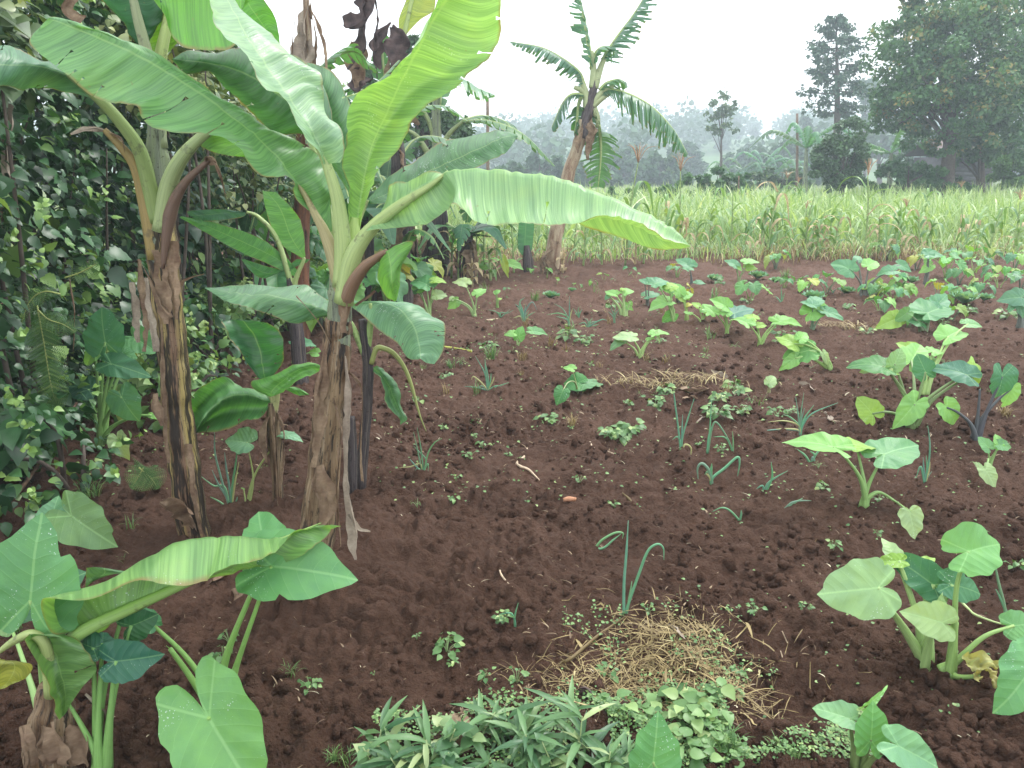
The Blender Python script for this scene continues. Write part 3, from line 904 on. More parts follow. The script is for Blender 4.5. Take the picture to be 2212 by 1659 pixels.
# --- the big banana in the middle of the picture
b1 = thing('banana_plant', 'large banana plant with tan trunk and the broadest green leaves, one arching right', 'banana plant', G(668, 1298), 'banana plants beside the hedge')
Y1 = float(b1.location[1])
def st(parent, s, R, mat, r='v', Y=Y1, n=40, lump=.12, sides=22, name='pseudostem'):
    P = pts(r, s, Y)
    P[0][2] -= .06
    return stalk(parent, name, P, R, mat, sides=sides, n=n, lump=lump)
st(b1, '664,1304 680,1200 690,1104 704,960 716,850 728,740 732,690', [.070, .063, .060, .052, .048, .044, .042], 'stemA', n=60)
st(b1, '730,720 734,660 737,610 739,560 740,520', [.035, .038, .040, .034, .020], 'stemG', lump=.08)
for s, R, c in (('742,640,-.02 722,560,-.02 700,500,-.02 682,466,-.02 655,416,-.01 620,368,.0', [.030, .024, .017, .012, .008, .003], PT),
                ('738,620,-.03 741,540,-.04 731,440,-.05 708,362,-.055 686,312,-.045 652,250,-.04 610,185,-.03', [.030, .028, .021, .015, .011, .008, .003], PG),
                ('744,640 757,560 764,500 768,470', [.026, .026, .02, .014], (.36, .50, .18)),
                ('742,655,-.04 760,560,-.06 800,497,-.08 860,446,-.12 925,404,-.15 968,370,-.17', [.032, .029, .021, .016, .009, .004], PG),
                ('752,560,.05 765,490,.08 790,430,.10', [.024, .018, .012], PG)):
    stalk(b1, 'petiole', pts('v', s, Y1), R, 'petiole', c, 14, n=26, flat=.8)
stalk(b1, 'petiole', pts('v', '738,705,.0 750,640,-.05 782,583,-.10 815,556,-.13 835,543,-.16', Y1), [.014, .024, .018, .012, .007], 'petiole', PB, 12, n=24)
stalk(b1, 'petiole', pts('v', '732,590,.06 715,500,.08 695,400,.10 672,300,.14', Y1), [.024, .018, .014, .010], 'petiole', PG, 10)
# the long leaf arching up to the left
hero(b1, 'v', Y1, ['706,500 709,500 712,505 716,500 718,498', '678,468,-.02 684,466 690,461 704,450,.02 714,438,.03', '640,418,-.05 648,416 655,413 690,405 714,400,.04',
   '628,385,-.10 626,380,-.05 625,374,-.03 668,356,.02 700,340,.05', '566,372,-.14 578,355,-.09 590,330,-.06 622,322,0 655,314,.04', '512,322,-.16 530,312,-.11 550,290,-.08 575,286,-.04 606,288,.0',
   '448,296,-.2 472,280,-.14 500,252,-.1 520,252,-.08 545,258,-.05', '322,268,-.26 380,248,-.18 440,206,-.13 465,212,-.10 492,226,-.08', '285,222,-.27 325,200,-.2 370,162,-.16 395,164,-.13 420,172,-.12',
   '200,204,-.28 240,170,-.24 300,121,-.2 312,112,-.18 322,104,-.17', '152,172,-.3 195,140,-.26 250,97,-.22 258,90,-.21 264,84,-.2', '108,133,-.3 140,100,-.27 180,68,-.25 187,62,-.24 192,57,-.24',
   '64,94,-.3 90,72,-.28 120,45,-.27 123,41,-.26 126,37,-.26', '84,62,-.28 92,52,-.28 103,41,-.28 104,40,-.28 105,39,-.28'], UP, n=110, cuts=((.56, -1, .85), (.70, -1, .35), (.83, -1, .5), (.47, -1, .7)), wave=.008, billow=.006)
# the folded leaf that rises left out of the frame
hero(b1, 'v', Y1, ['699,356,-.08 702,353,-.07 706,354,-.06 722,352,-.08 736,351,-.10', '684,312,-.12 688,314,-.08 692,318,-.06 718,316,-.08 743,316,-.10', '650,262,-.16 662,272,-.10 674,284,-.06 705,268,-.05 736,278,-.04',
   '618,226,-.18 632,232,-.12 650,246,-.06 678,228,.0 706,240,.04', '577,196,-.2 592,196,-.13 616,196,-.06 655,178,.02 693,192,.06', '545,150,-.22 560,150,-.14 580,148,-.06 630,132,.02 677,152,.08',
   '510,96,-.24 520,92,-.16 540,88,-.06 575,82,.0 612,98,.06', '465,28,-.26 478,20,-.16 498,14,-.06 520,18,0 545,38,.06', '432,-35,-.26 445,-40,-.16 460,-45,-.06 475,-42,0 490,-30,.05', '398,-90 399,-91 400,-92 401,-92 402,-91'],
   PALE, mat='bandew', n=70, wave=.01)
# the tall upright leaf
hero(b1, 'v', Y1, ['755,500 759,503 768,505 774,500 778,492', '749,405,-.05 762,392,.0 783,402,.03 790,408,.01 801,407,-.06', '747,330,-.07 772,305,.02 803,317,.05 812,325,.03 842,338,-.06',
   '754,258,-.10 790,232,.0 836,243,.05 858,252,.05 892,266,-.08', '784,184,-.12 822,178,-.02 862,187,.04 905,196,.06 945,216,-.06', '842,155,-.10 860,150,-.04 888,134,.02 960,160,.05 1004,174,-.04',
   '886,122,-.08 898,104,-.05 914,82,.0 1000,122,.02 1052,130,-.04', '928,45,-.08 936,36,-.05 946,26,.0 1025,62,-.02 1076,66,-.08', '960,-8,-.08 970,-16,-.05 982,-26,-.02 1040,-8,-.06 1086,0,-.12',
   '998,-80,-.1 1006,-85,-.08 1018,-92,-.06 1055,-82,-.1 1082,-70,-.16', '1045,-150 1047,-151 1050,-152 1053,-151 1056,-150'], (.30, .52, .20), mat='bandew', n=80, wave=.007)
# the leaf behind, pointing right
hero(b1, 'v', Y1 + .12, ['790,436 792,434 795,434 797,436 800,440', '812,405,.06 818,412,.02 826,424,0 832,430,-.02 838,440,-.05', '880,352,.08 884,372,.03 890,390,0 896,402,-.03 905,420,-.06', '930,322,.1 936,345,.03 944,362,0 955,380,-.03 968,396,-.06',
   '985,301,.1 992,320,.04 1002,335,0 1012,352,-.02 1022,372,-.05', '1045,288,.1 1052,300,.04 1058,310,0 1064,325,-.02 1070,340,-.04', '1090,282,.08 1094,288,.04 1098,294,.02 1100,306,0 1100,320,-.02', '1116,290,.04 1117,291,.03 1118,293,.02 1118,295,.02 1117,297,.02'], DK2, mat='bandew', n=56)
# the great leaf arching right and drooping
hero(b1, 'v', Y1, ['790,500,-.14 800,490,-.11 815,478,-.08 824,455,-.04 835,432,0', '852,490,-.18 850,470,-.12 850,449,-.10 845,422,-.07 846,398,-.04', '916,486,-.22 906,455,-.16 900,418,-.13 886,398,-.11 882,383,-.06',
   '958,452,-.25 950,424,-.19 945,394,-.15 938,380,-.14 936,374,-.10', '980,442,-.3 976,402,-.24 971,367,-.18 988,372,-.12 1003,402,-.08', '1028,480,-.34 1034,420,-.27 1040,366,-.20 1052,390,-.12 1062,432,-.08', '1098,484,-.38 1104,430,-.3 1110,370,-.23 1118,395,-.15 1122,442,-.1',
   '1172,480,-.41 1180,435,-.34 1190,381,-.26 1200,405,-.19 1204,455,-.13', '1250,485,-.43 1260,450,-.37 1270,407,-.3 1275,440,-.24 1272,492,-.2', '1318,466,-.46 1330,455,-.4 1342,437,-.34 1348,475,-.3 1346,518,-.28', '1392,492,-.48 1402,484,-.44 1412,469,-.38 1414,500,-.35 1412,536,-.34',
   '1450,515,-.48 1456,510,-.45 1462,500,-.42 1463,520,-.4 1460,538,-.38', '1490,530,-.44 1491,531,-.44 1492,532,-.44 1491,533,-.44 1489,534,-.44'], (.27, .46, .22), n=110, cuts=((.585, -1, .62),), wave=.006, billow=.02)
hero(b1, 'v', Y1, ['825,545,-.14 827,543,-.15 830,543,-.16 833,545,-.16 836,548,-.16', '812,570,-.1 820,556,-.14 840,548,-.17 856,530,-.16 870,524,-.14', '815,600,-.12 828,592,-.17 845,585,-.2 862,560,-.18 893,526,-.14', '835,632,-.13 842,626,-.17 848,618,-.2 858,600,-.18 868,588,-.16', '852,652,-.17 853,652,-.17 854,651,-.17 855,650,-.17 856,650,-.17'], UND, n=30)
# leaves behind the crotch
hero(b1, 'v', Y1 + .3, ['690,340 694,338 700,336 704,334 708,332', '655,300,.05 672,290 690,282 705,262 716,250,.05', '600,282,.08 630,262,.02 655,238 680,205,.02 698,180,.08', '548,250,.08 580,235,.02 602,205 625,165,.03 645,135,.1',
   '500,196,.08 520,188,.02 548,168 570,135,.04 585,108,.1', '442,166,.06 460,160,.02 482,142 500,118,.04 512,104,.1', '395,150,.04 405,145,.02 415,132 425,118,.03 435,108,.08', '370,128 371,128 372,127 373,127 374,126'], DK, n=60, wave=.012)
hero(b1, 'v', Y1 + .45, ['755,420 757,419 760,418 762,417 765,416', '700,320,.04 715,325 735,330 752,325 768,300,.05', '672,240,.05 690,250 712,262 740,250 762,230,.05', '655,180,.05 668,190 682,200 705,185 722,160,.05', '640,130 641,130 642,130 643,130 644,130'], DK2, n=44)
hero(b1, 'v', Y1 + .08, ['725,682,.02 726,680 728,678 729,676 730,674', '640,698,.0 660,680,.0 680,662 690,650,.06 705,640,.1', '560,672,-.05 575,655,-.03 600,640 625,628,.08 650,618,.14', '510,660,-.06 515,648,-.04 525,635 540,625,.06 560,620,.1', '441,622 442,622 443,621 444,621 446,621'], (.12, .27, .13), n=60, cuts=((.45, -1, .5),))
# dry sheaths and dead leaves hanging round the trunk
for s, w, mt, sd in (('742,770,-.03 752,860,-.06 744,1000,-.07 760,1150,-.06 768,1210,-.06', [.012, .018, .014, .022, .006], 'drypale', 1), ('745,800,-.02 765,815,-.05 782,850,-.05 778,960,-.04 782,1040,-.04', [.01, .012, .014, .010, .008], 'dry', 2),
                     ('640,640 665,668,-.03 690,700,-.03 712,740,-.03', [.006, .010, .014, .02], 'dry', 3), ('702,720 700,790,-.06 690,900,-.07 680,1010,-.08', [.012, .022, .03, .012], 'dry', 4),
                     ('690,1005,-.08 698,1040,-.1 705,1090,-.09 690,1150,-.09', [.016, .032, .022, .006], 'dry', 5), ('652,1180 650,1240,-.05 642,1300,-.05', [.02, .03, .014], 'dry', 6), ('725,600 740,650,-.06 742,720,-.06', [.008, .02, .015], 'dry', 7),
                     ('770,660,-.02 790,645,-.05 810,628,-.06', [.012, .010, .004], 'dry', 8), ('720,860,-.05 735,930,-.07 728,1050,-.07 736,1180,-.06', [.014, .02, .018, .006], 'dry', 9), ('756,1110,-.06 775,1140,-.06 800,1148,-.06', [.016, .012, .004], 'drypale', 10)):
    strip(b1, 'dry_sheath', pts('v', s, Y1), w, mt, seed=sd)

# --- slender sucker just right of it
s1 = thing('banana_sucker', 'slender banana sucker with blackened stem growing against the large tan trunk', 'banana sucker', G(778, 1052), 'banana plants beside the hedge')
Ys = float(s1.location[1])
st(s1, '776,1060 786,960 793,880 795,800 790,740 782,690', [.026, .026, .024, .026, .024, .018], 'stemD', Y=Ys, n=40)
st(s1, '760,1050,-.08 762,980,-.1 760,900,-.1', [.022, .025, .016], 'stemD', Y=Ys, n=20, sides=12)
stalk(s1, 'petiole', pts('v', '790,770 797,720 802,680 800,655', Ys), [.020, .018, .012, .008], 'petiole', (.22, .32, .12), 10)
stalk(s1, 'petiole', pts('v', '788,765 775,735 762,705 752,690', Ys), [.018, .016, .012, .010], 'petiole', (.22, .32, .12), 10)
hero(s1, 'e', Ys, ['150,340,.02 165,338 185,335 200,330 215,325', '215,395,-.02 270,350,0 330,328,0 380,322,.03 440,322,.05', '320,490,-.05 380,420,-.03 450,360,-.02 520,340,.02 570,355,.06', '415,560,-.08 460,490,-.06 520,425,-.05 590,400,0 660,410,.05',
   '470,600,-.1 510,545,-.09 570,500,-.08 660,460,-.03 753,462,.02', '500,655,-.12 545,610,-.11 592,585,-.1 680,560,-.06 757,560,-.02', '535,690,-.13 565,665,-.13 603,650,-.12 670,640,-.09 745,655,-.06', '590,692,-.14 596,690,-.14 604,688,-.14 640,712,-.12 690,722,-.1'], (.13, .30, .15), mat='bandew', n=60, wave=.006)
hero(s1, 'e', Ys, ['295,760 300,750 306,742 318,735 330,730', '335,800,-.04 345,795 352,785 368,775 385,770,.03', '365,870,-.05 385,865 400,850 420,835 440,825,.03', '385,950,-.05 410,940 430,925 452,915 470,905,.03', '420,1015,-.04 440,1010 460,1000 472,992 484,975,.03', '470,1065 480,1062 492,1058 505,1060 520,1062', '475,1105 476,1105 477,1104 478,1104 479,1103'], DK2, n=40, wave=.004)
stalk(s1, 'petiole', pts('e', '292,720 325,625 370,622 435,655 500,740 545,850 575,960 605,1060 640,1145', Ys - .02), [.012, .013, .012, .010, .008, .005, .002], 'petiole', (.24, .28, .10), 8, n=40)

# --- left banana
b2 = thing('banana_plant', 'tall banana plant at left with black and yellow stained trunk', 'banana plant', G(425, 1158), 'banana plants beside the hedge')
Y2 = float(b2.location[1])
st(b2, '424,1165 408,1080 398,1000 385,900 378,820 370,740 360,640 352,540 346,460', [.066, .064, .062, .056, .056, .055, .056, .057, .050], 'stemB', Y=Y2, n=70)
st(b2, '353,600 350,540 347,480 340,360 338,280 334,200', [.045, .050, .053, .032, .024], 'stemG', Y=Y2, n=40)
for s, R, c in (('340,480,-.03 322,400,-.05 300,322,-.08 255,258,-.12 205,205,-.16 138,150,-.2', [.033, .029, .025, .021, .018, .013], (.17, .24, .085)),
                ('348,500,-.04 362,410,-.05 388,348,-.08 430,300,-.1 480,262,-.1 520,240,-.08', [.034, .032, .026, .019, .014, .006], (.24, .31, .15)),
                ('352,580,-.05 366,470,-.06 396,400,-.08 456,342,-.1', [.007, .025, .016, .008], (.12, .078, .06)),
                ('345,320 331,205 318,120 300,50 284,-20', [.030, .024, .021, .018, .014], (.20, .24, .14)),
                ('345,320,.06 343,220,.06 346,130,.06 362,50,.06 375,-20,.06', [.026, .024, .023, .018, .012], (.36, .46, .18)),
                ('335,560,-.03 312,430,-.04 292,360,-.06 262,318,-.08 225,280,-.1', [.028, .026, .020, .016, .01], (.22, .17, .065))):
    stalk(b2, 'petiole', pts('v', s, Y2), R, 'petiole', c, 14, n=28, flat=.85)
hero(b2, 'v', Y2, ['232,200,-.12 226,206,-.13 214,214,-.15 206,214,-.15 198,212,-.15', '180,144,-.12 172,158,-.14 158,170,-.19 140,182,-.16 120,192,-.14', '125,136,-.16 112,140,-.22 95,145,-.26 78,172,-.26 60,198,-.24', '62,116,-.25 52,128,-.32 38,140,-.36 28,165,-.38 20,186,-.38', '-5,102,-.35 -12,118,-.4 -30,140,-.45 -28,165,-.46 -20,188,-.46',
   '-100,112,-.5 -104,125,-.5 -110,145,-.52 -106,165,-.5 -100,180,-.5', '-190,150 -191,150 -192,151 -193,152 -194,153'], (.085, .22, .12), n=50)
hero(b2, 'v', Y2, ['296,95,.04 302,100,.02 308,95,0 316,92,.02 322,90,.04', '268,48,.08 282,55,.02 300,48,0 325,55,.02 348,42,.06', '216,2,.1 250,12,.04 288,0,0 325,8,.02 360,-8,.06', '190,-60,.1 235,-55,.04 278,-60,0 320,-55,.02 362,-60,.06', '230,-150 250,-150 265,-150 280,-150 300,-150'], (.03, .12, .055), n=36)
hero(b2, 'v', Y2 + .1, ['328,135,.04 332,132 340,130 345,130 350,132,.04', '308,110,.05 325,95 352,85 375,90 398,76,.05', '315,60,.05 335,55 362,45 385,50 400,40,.05', '330,-20,.04 350,-20 372,-25 390,-20 410,-20,.04', '380,-90 381,-90 382,-90 383,-90 384,-90'], (.17, .36, .045), n=30)
hero(b2, 'v', Y2 - .2, ['300,-30 302,-40 305,-60 308,-70 310,-80', '348,20,-.05 345,-10 345,-60 345,-75 345,-95,.05', '385,90,-.08 392,30,-.02 398,-50 400,-75 402,-100,.06', '448,113,-.1 455,40,-.04 462,-45 465,-70 468,-95,.06', '512,93,-.1 520,30,-.04 530,-40 532,-60 535,-90,.06', '520,20 530,-5 560,-45 565,-60 570,-75', '590,-30 592,-32 594,-34 596,-36 598,-38'], (.13, .37, .05), n=50)
hero(b2, 'v', Y2 + .2, ['500,-30 510,-35 520,-38 530,-40 545,-45', '505,10 520,12 535,5 550,0 568,-5', '530,40 545,45 560,42 572,30 590,28', '570,78 578,80 584,78 590,70 600,62', '604,104 605,104 606,104 606,103 606,102'], (.11, .33, .06), n=24)
hero(b2, 'v', Y2 - .05, ['455,255,-.04 458,250 462,245 465,240 470,236', '430,296,-.05 450,290 475,285 500,270 520,262', '440,320,-.02 470,318 510,310 535,295 560,290', '500,338,.0 525,338 550,330 575,322 590,315', '600,345 601,345 602,344 603,344 604,343'], UND, n=26)
for s, w, mt, sd in (('300,560 325,610,-.06 345,660,-.07 362,690,-.07', [.004, .010, .018, .03], 'dry', 1), ('375,640 388,612,-.02 412,600,-.05 442,592,-.06', [.02, .014, .010, .004], 'dry', 2), ('446,350,-.1 462,352,-.12 476,385,-.12 488,425,-.1', [.012, .045, .040, .008], 'dry', 3),
                     ('350,700,-.05 352,800,-.07 356,900,-.07 364,1000,-.07', [.008, .010, .014, .008], 'dry', 4), ('335,850,-.06 340,880,-.08 352,920,-.08', [.012, .02, .008], 'dry', 5), ('345,1085,-.22 372,1092,-.2 398,1110,-.12 418,1150,-.06', [.008, .028, .036, .02], 'dry', 6),
                     ('408,960,-.06 416,1060,-.07 428,1150,-.06', [.016, .022, .022], 'dry', 7), ('225,280,-.1 205,276,-.12 180,280,-.13 152,290,-.14', [.01, .024, .018, .004], 'drypale', 8), ('240,290,-.1 262,300,-.1 270,330,-.1', [.02, .02, .006], 'dry', 9), ('315,600 330,690,-.06 338,760,-.06', [.008, .02, .01], 'drypale', 11), ('345,540,-.06 350,620,-.07 358,700,-.07', [.02, .034, .01], 'dry', 12), ('372,520,-.05 372,600,-.07 380,690,-.06', [.02, .03, .008], 'dry', 13)):
    strip(b2, 'dry_sheath', pts('v', s, Y2), w, mt, seed=sd)

# --- small banana between the two trunks
b3 = thing('banana_sucker', 'small banana sucker with four leaves on a dead brown stem between the two trunks', 'banana sucker', G(597, 1098), 'banana plants beside the hedge')
Y3 = float(b3.location[1])
st(b3, '600,1100 598,1020 594,960 590,905 586,870', [.022, .024, .032, .028, .014], 'stemA', Y=Y3, n=30)
for s, w, sd in (('588,880 570,920,-.04 568,960,-.05 576,1000,-.04', [.01, .02, .028, .006], 1), ('596,885 612,930,-.04 612,980,-.04 604,1060,-.04', [.01, .024, .026, .008], 2), ('590,900,-.04 592,960,-.06 598,1040,-.06 600,1095,-.05', [.014, .03, .02, .01], 3)):
    strip(b3, 'dry_sheath', pts('v', s, Y3), w, 'dry', seed=sd)
for s in ('590,900 592,870 588,845 576,825', '592,900 598,865 600,845 598,835', '590,895 588,865 580,850'):
    stalk(b3, 'petiole', pts('v', s, Y3), [.014, .011, .007], 'petiole', (.28, .30, .14), 8)
hero(b3, 'd', Y3, ['1720,960 1722,958 1725,955 1722,950 1720,945', '1640,1060,-.06 1660,1000 1670,950,-.03 1660,925 1640,890,.03', '1550,1080,-.09 1560,1000 1570,915,-.06 1550,880 1520,850,.03', '1400,1135,-.14 1430,1020 1440,930,-.1 1425,860 1405,800,.0', '1260,1165,-.18 1310,1080 1330,1010,-.15 1300,940 1265,880,-.06', '1215,1200,-.2 1235,1160 1250,1120,-.2 1200,1060 1150,980,-.15', '1205,1200 1206,1199 1207,1198 1180,1170 1145,1150'], (.10, .27, .085), n=56, cuts=((.62, -1, .25), (.4, -1, .2)))
hero(b3, 'd', Y3, ['1672,840 1675,838 1680,835 1685,834 1690,832', '1560,735,-.04 1610,760 1660,740 1720,740 1780,740,.02', '1520,640,-.06 1580,640 1645,640,.02 1720,640 1795,640,.0', '1440,555,-.06 1520,540 1600,530,.02 1690,540 1785,545,0', '1402,470,-.05 1470,455 1545,455,0 1620,460 1700,470,-.02', '1400,450 1460,444 1520,440 1560,442 1600,446'], (.045, .16, .06), n=44, wave=.008)
hero(b3, 'd', Y3 - .1, ['1710,930 1712,928 1716,926 1718,926 1720,925', '1600,850,.04 1650,870 1720,890 1745,905 1760,912,-.02', '1690,800,.05 1740,810 1790,825 1810,850 1840,868,-.04', '1830,735,.04 1860,745 1890,755 1910,775 1930,790,-.04', '1985,710,.02 1995,720 2005,735 2010,750 2015,770', '2030,740 2031,741 2032,742 2033,743 2034,744'], (.12, .32, .07), mat='bandew', n=36)
hero(b3, 'd', Y3 + .05, ['1790,880 1791,880 1792,880 1793,880 1794,880', '1820,868 1835,872 1850,885 1860,905 1870,915', '1880,875 1890,885 1900,895 1900,908 1900,920', '1952,912 1952,912 1953,912 1954,913 1955,914'], (.10, .30, .06), n=16)

# --- young banana behind the left trunk: long pale leaves low in the gap
b4 = thing('banana_sucker', 'young banana with narrow pale leaves behind the gap of the two trunks', 'banana sucker', G(652, 820), 'banana plants beside the hedge')
Y4 = float(b4.location[1])
st(b4, '652,826 645,760 640,700 632,640 625,600', [.05, .05, .045, .035, .02], 'stemD', Y=Y4, n=24)
for rows, c in ((['640,600 642,598 645,596 647,594 650,592', '590,575 595,565 600,560 605,555 612,550', '520,545 525,535 530,525 540,515 552,510', '440,500 445,495 450,490 455,485 460,480', '388,470 389,469 390,468 391,467 392,467'], (.10, .28, .09)),
                (['655,560 656,558 657,556 658,555 660,553', '600,520 612,515 628,510 640,505 655,500', '575,455 590,450 605,450 625,455 640,460', '567,412 570,412 575,413 585,414 596,415'], (.13, .33, .10)),
                (['535,455 534,457 533,458 532,459 531,460', '520,470 500,462 490,460 485,456 480,452', '440,478 435,470 430,465 420,458 412,455', '408,465 407,464 406,463 405,462 404,461'], (.055, .16, .09)),
                (['640,560 650,560 660,560 665,560 670,560', '600,590 612,585 630,580 640,575 655,570', '560,600 565,595 575,590 585,585 600,580', '520,560 522,560 524,560 526,560 528,560'], (.06, .2, .07))):
    hero(b4, 'v', Y4, rows, c, n=30)
for s in ('632,640 640,600 655,565 657,556', '628,640 632,610 645,596', '636,640 600,520 560,470 533,458'):
    stalk(b4, 'petiole', pts('v', s, Y4), [.022, .015, .010], 'petiole', PG, 8)

# --- foreground sucker at lower left with the folded dewy leaf
b5 = thing('banana_sucker', 'banana sucker at bottom left with folded dewy leaf, yellow toward its tip', 'banana sucker', G(100, 1668), 'banana plants beside the hedge')
Y5 = float(b5.location[1])
st(b5, '105,1700 108,1620 115,1540 122,1480', [.062, .06, .05, .036], 'stemA', Y=Y5, n=24, sides=18)
stalk(b5, 'petiole', pts('g', '350,1160 420,950 500,810 870,630,.06 1220,470,.12 1500,350,.16 1740,235,.2 1900,165,.24 2030,110,.26', Y5), [.022, .020, .017, .015, .012, .009, .006, .004, .001], 'petiole', (.20, .33, .10), 12, n=60)
hero(b5, 'g', Y5, ['450,800,-.02 455,800 480,822,.02 475,828 468,835', '330,800,-.06 420,690,.02 535,785,.02 560,800,.04 600,800,.06', '264,585,-.1 430,570,.04 620,740,.04 680,740,.06 720,730,.08', '560,585,-.1 700,470,.06 745,685,.05 790,670,.08 830,650,.1',
   '880,500,-.08 960,330,.1 915,610,.07 950,600,.1 985,590,.12', '1010,510,-.05 1120,240,.12 1050,550,.09 1080,540,.12 1110,530,.14', '1230,487,-.02 1310,200,.15 1200,480,.12 1225,480,.15 1240,490,.18', '1430,392,.0 1500,190,.18 1430,380,.15 1450,400,.17 1470,405,.2', '1660,318,.04 1690,205,.2 1640,282,.19 1670,330,.2 1700,392,.2',
   '1755,290,.1 1790,200,.22 1760,228,.21 1830,290,.2 1900,320,.18', '1900,170,.2 1910,165,.24 1900,165,.23 1960,200,.22 2000,240,.2', '2040,128,.22 2045,126,.24 2050,124,.24 2070,135,.23 2090,150,.22', '2150,130 2151,130 2152,130 2153,131 2154,132'], (.21, .40, .13), mat='bandew', n=90, m=25, wave=.006)
hero(b5, 'g', Y5 - .05, ['200,815,.02 205,812 215,812 225,812 235,815', '160,850,-.02 220,860,.02 300,850,.03 380,840 450,840,.02', '240,1000,-.04 300,1000 370,990,.02 460,960 560,940', '300,1150,-.05 350,1140 400,1120 470,1100 600,1050', '345,1250,-.05 380,1230 410,1210 440,1180 520,1150', '375,1355,-.05 390,1340 410,1320 430,1290 450,1250'], (.14, .28, .09), n=40, wave=.004, cuts=((.55, 1, .5),))
stalk(b5, 'petiole', pts('g', '330,1200 290,900 205,815 100,850 0,920 -80,980', Y5 - .03), [.018, .014, .012, .010, .006, .003], 'petiole', (.26, .33, .13), 10)
hero(b5, 'g', Y5 - .03, ['-80,960 -70,970 -60,980 -50,990 -40,1000', '10,980 40,985 80,995 130,990 195,1000', '-20,1060 30,1060 80,1070 120,1080 165,1090', '-60,1170 -20,1165 10,1160 40,1150 80,1120'], (.30, .32, .06), n=20)
hero(b5, 'g', Y5 + .1, ['540,520 550,520 560,500 575,480 600,440', '540,440,.0 600,430 660,430 720,425 780,420', '545,395 600,390 660,395 720,405 790,415'], (.12, .25, .1), n=14)
strip(b5, 'dry_sheath', pts('g', '540,1190 600,1240 660,1300 670,1350', Y5), [.01, .016, .012, .004], 'drypale', seed=3)
for s, w, sd in (('180,1380,-.05 200,1500,-.07 190,1650,-.07', [.03, .04, .03], 4), ('300,1380,-.05 330,1500,-.07 350,1650,-.06', [.02, .03, .03], 5), ('420,1390,-.02 460,1500,-.04 500,1650,-.04', [.02, .025, .02], 6)):
    strip(b5, 'dry_sheath', pts('g', s, Y5), w, 'dry', seed=sd)

# --- background banana mats by the hedge
b6 = thing('banana_plant', 'banana plant with red-brown trunk and bleached dead leaves hanging at top', 'banana plant', G(648, 742), 'banana plants beside the hedge')
Y6 = float(b6.location[1])
st(b6, '650,750 648,640 650,520 654,400 656,300 655,200', [.085, .08, .075, .065, .06, .045], 'stemR', Y=Y6, n=50)
st(b6, '655,300 665,200 668,100 662,20 660,-40', [.05, .035, .03, .03, .02], 'stemP', Y=Y6, n=30, sides=12)
for s, w, sd, mt in (('662,0 650,60,-.05 648,140,-.06 660,230,-.05', [.03, .05, .08, .02], 1, 'drypale'), ('668,10 680,80,-.05 676,170,-.05', [.03, .04, .03], 2, 'dry'), ('655,-10 640,30,-.1 632,90,-.12 632,180,-.1', [.02, .018, .016, .01], 3, 'dry'),
                     ('672,20 690,60,-.05 704,120,-.08 708,210,-.08', [.02, .02, .018, .012], 4, 'dry'), ('660,60 655,130,-.1 668,210,-.1', [.05, .08, .05], 5, 'drypale'), ('640,120 625,150,-.05 612,180', [.03, .02, .008], 6, 'dry')):
    strip(b6, 'dead_leaf', pts('v', s, Y6), w, mt, seed=sd)
for s, hw, c, rl in (('652,330 600,300,.2 560,330,.2 520,400,.1', [.05, .2, .24, .03], DK, 0), ('655,300 640,220,.2 600,150,.3 560,120,.3', [.05, .24, .24, .03], DK2, 0), ('655,330 720,300,.1 790,330,.1 830,400,.1', [.05, .24, .24, .03], DK, 0),
                     ('650,420 600,400,-.2 560,440,-.3 540,500,-.3', [.05, .15, .16, .02], DK2, 0), ('655,240 690,150,.2 760,110,.3 812,150,.3', [.05, .26, .26, .03], DK2, .2), ('655,250 720,220,-.2 800,190,-.2 862,130,-.2', [.05, .2, .22, .03], (.09, .24, .11), -.2), ('652,260 600,200,.1 540,180,.1 500,230', [.05, .22, .22, .02], (.12, .3, .08), .1),
                     ('655,280 700,300,-.3 745,400,-.4 760,470,-.4', [.04, .2, .2, .02], DK, 0)):
    banana_leaf(b6, pts('v', s, Y6), hw, c, roll=rl, shred=12, n=40, droop=.6, stalkR=.02)
b7 = thing('banana_plant', 'banana plant with blackish withered leaves drooping against the sky and one upright yellow-green leaf', 'banana plant', G(868, 650), 'banana plants beside the hedge')
Y7 = float(b7.location[1])
st(b7, '875,655 868,560 862,460 862,380 856,300 845,220', [.10, .10, .09, .085, .07, .05], 'stemD', Y=Y7, n=50)
stalk(b7, 'petiole', pts('v', '850,240 856,160 872,80 890,0 900,-50', Y7), [.04, .035, .028, .02, .012], 'petiole', (.3, .4, .15), 10)
hero(b7, 'v', Y7, ['850,100,-.05 853,98 858,96 860,95 862,92', '864,82 872,60 880,40 890,45 905,45', '862,40 880,20 893,0 915,10 938,20', '890,-30 900,-40 905,-60 920,-50 940,-40'], (.30, .38, .08), n=24)
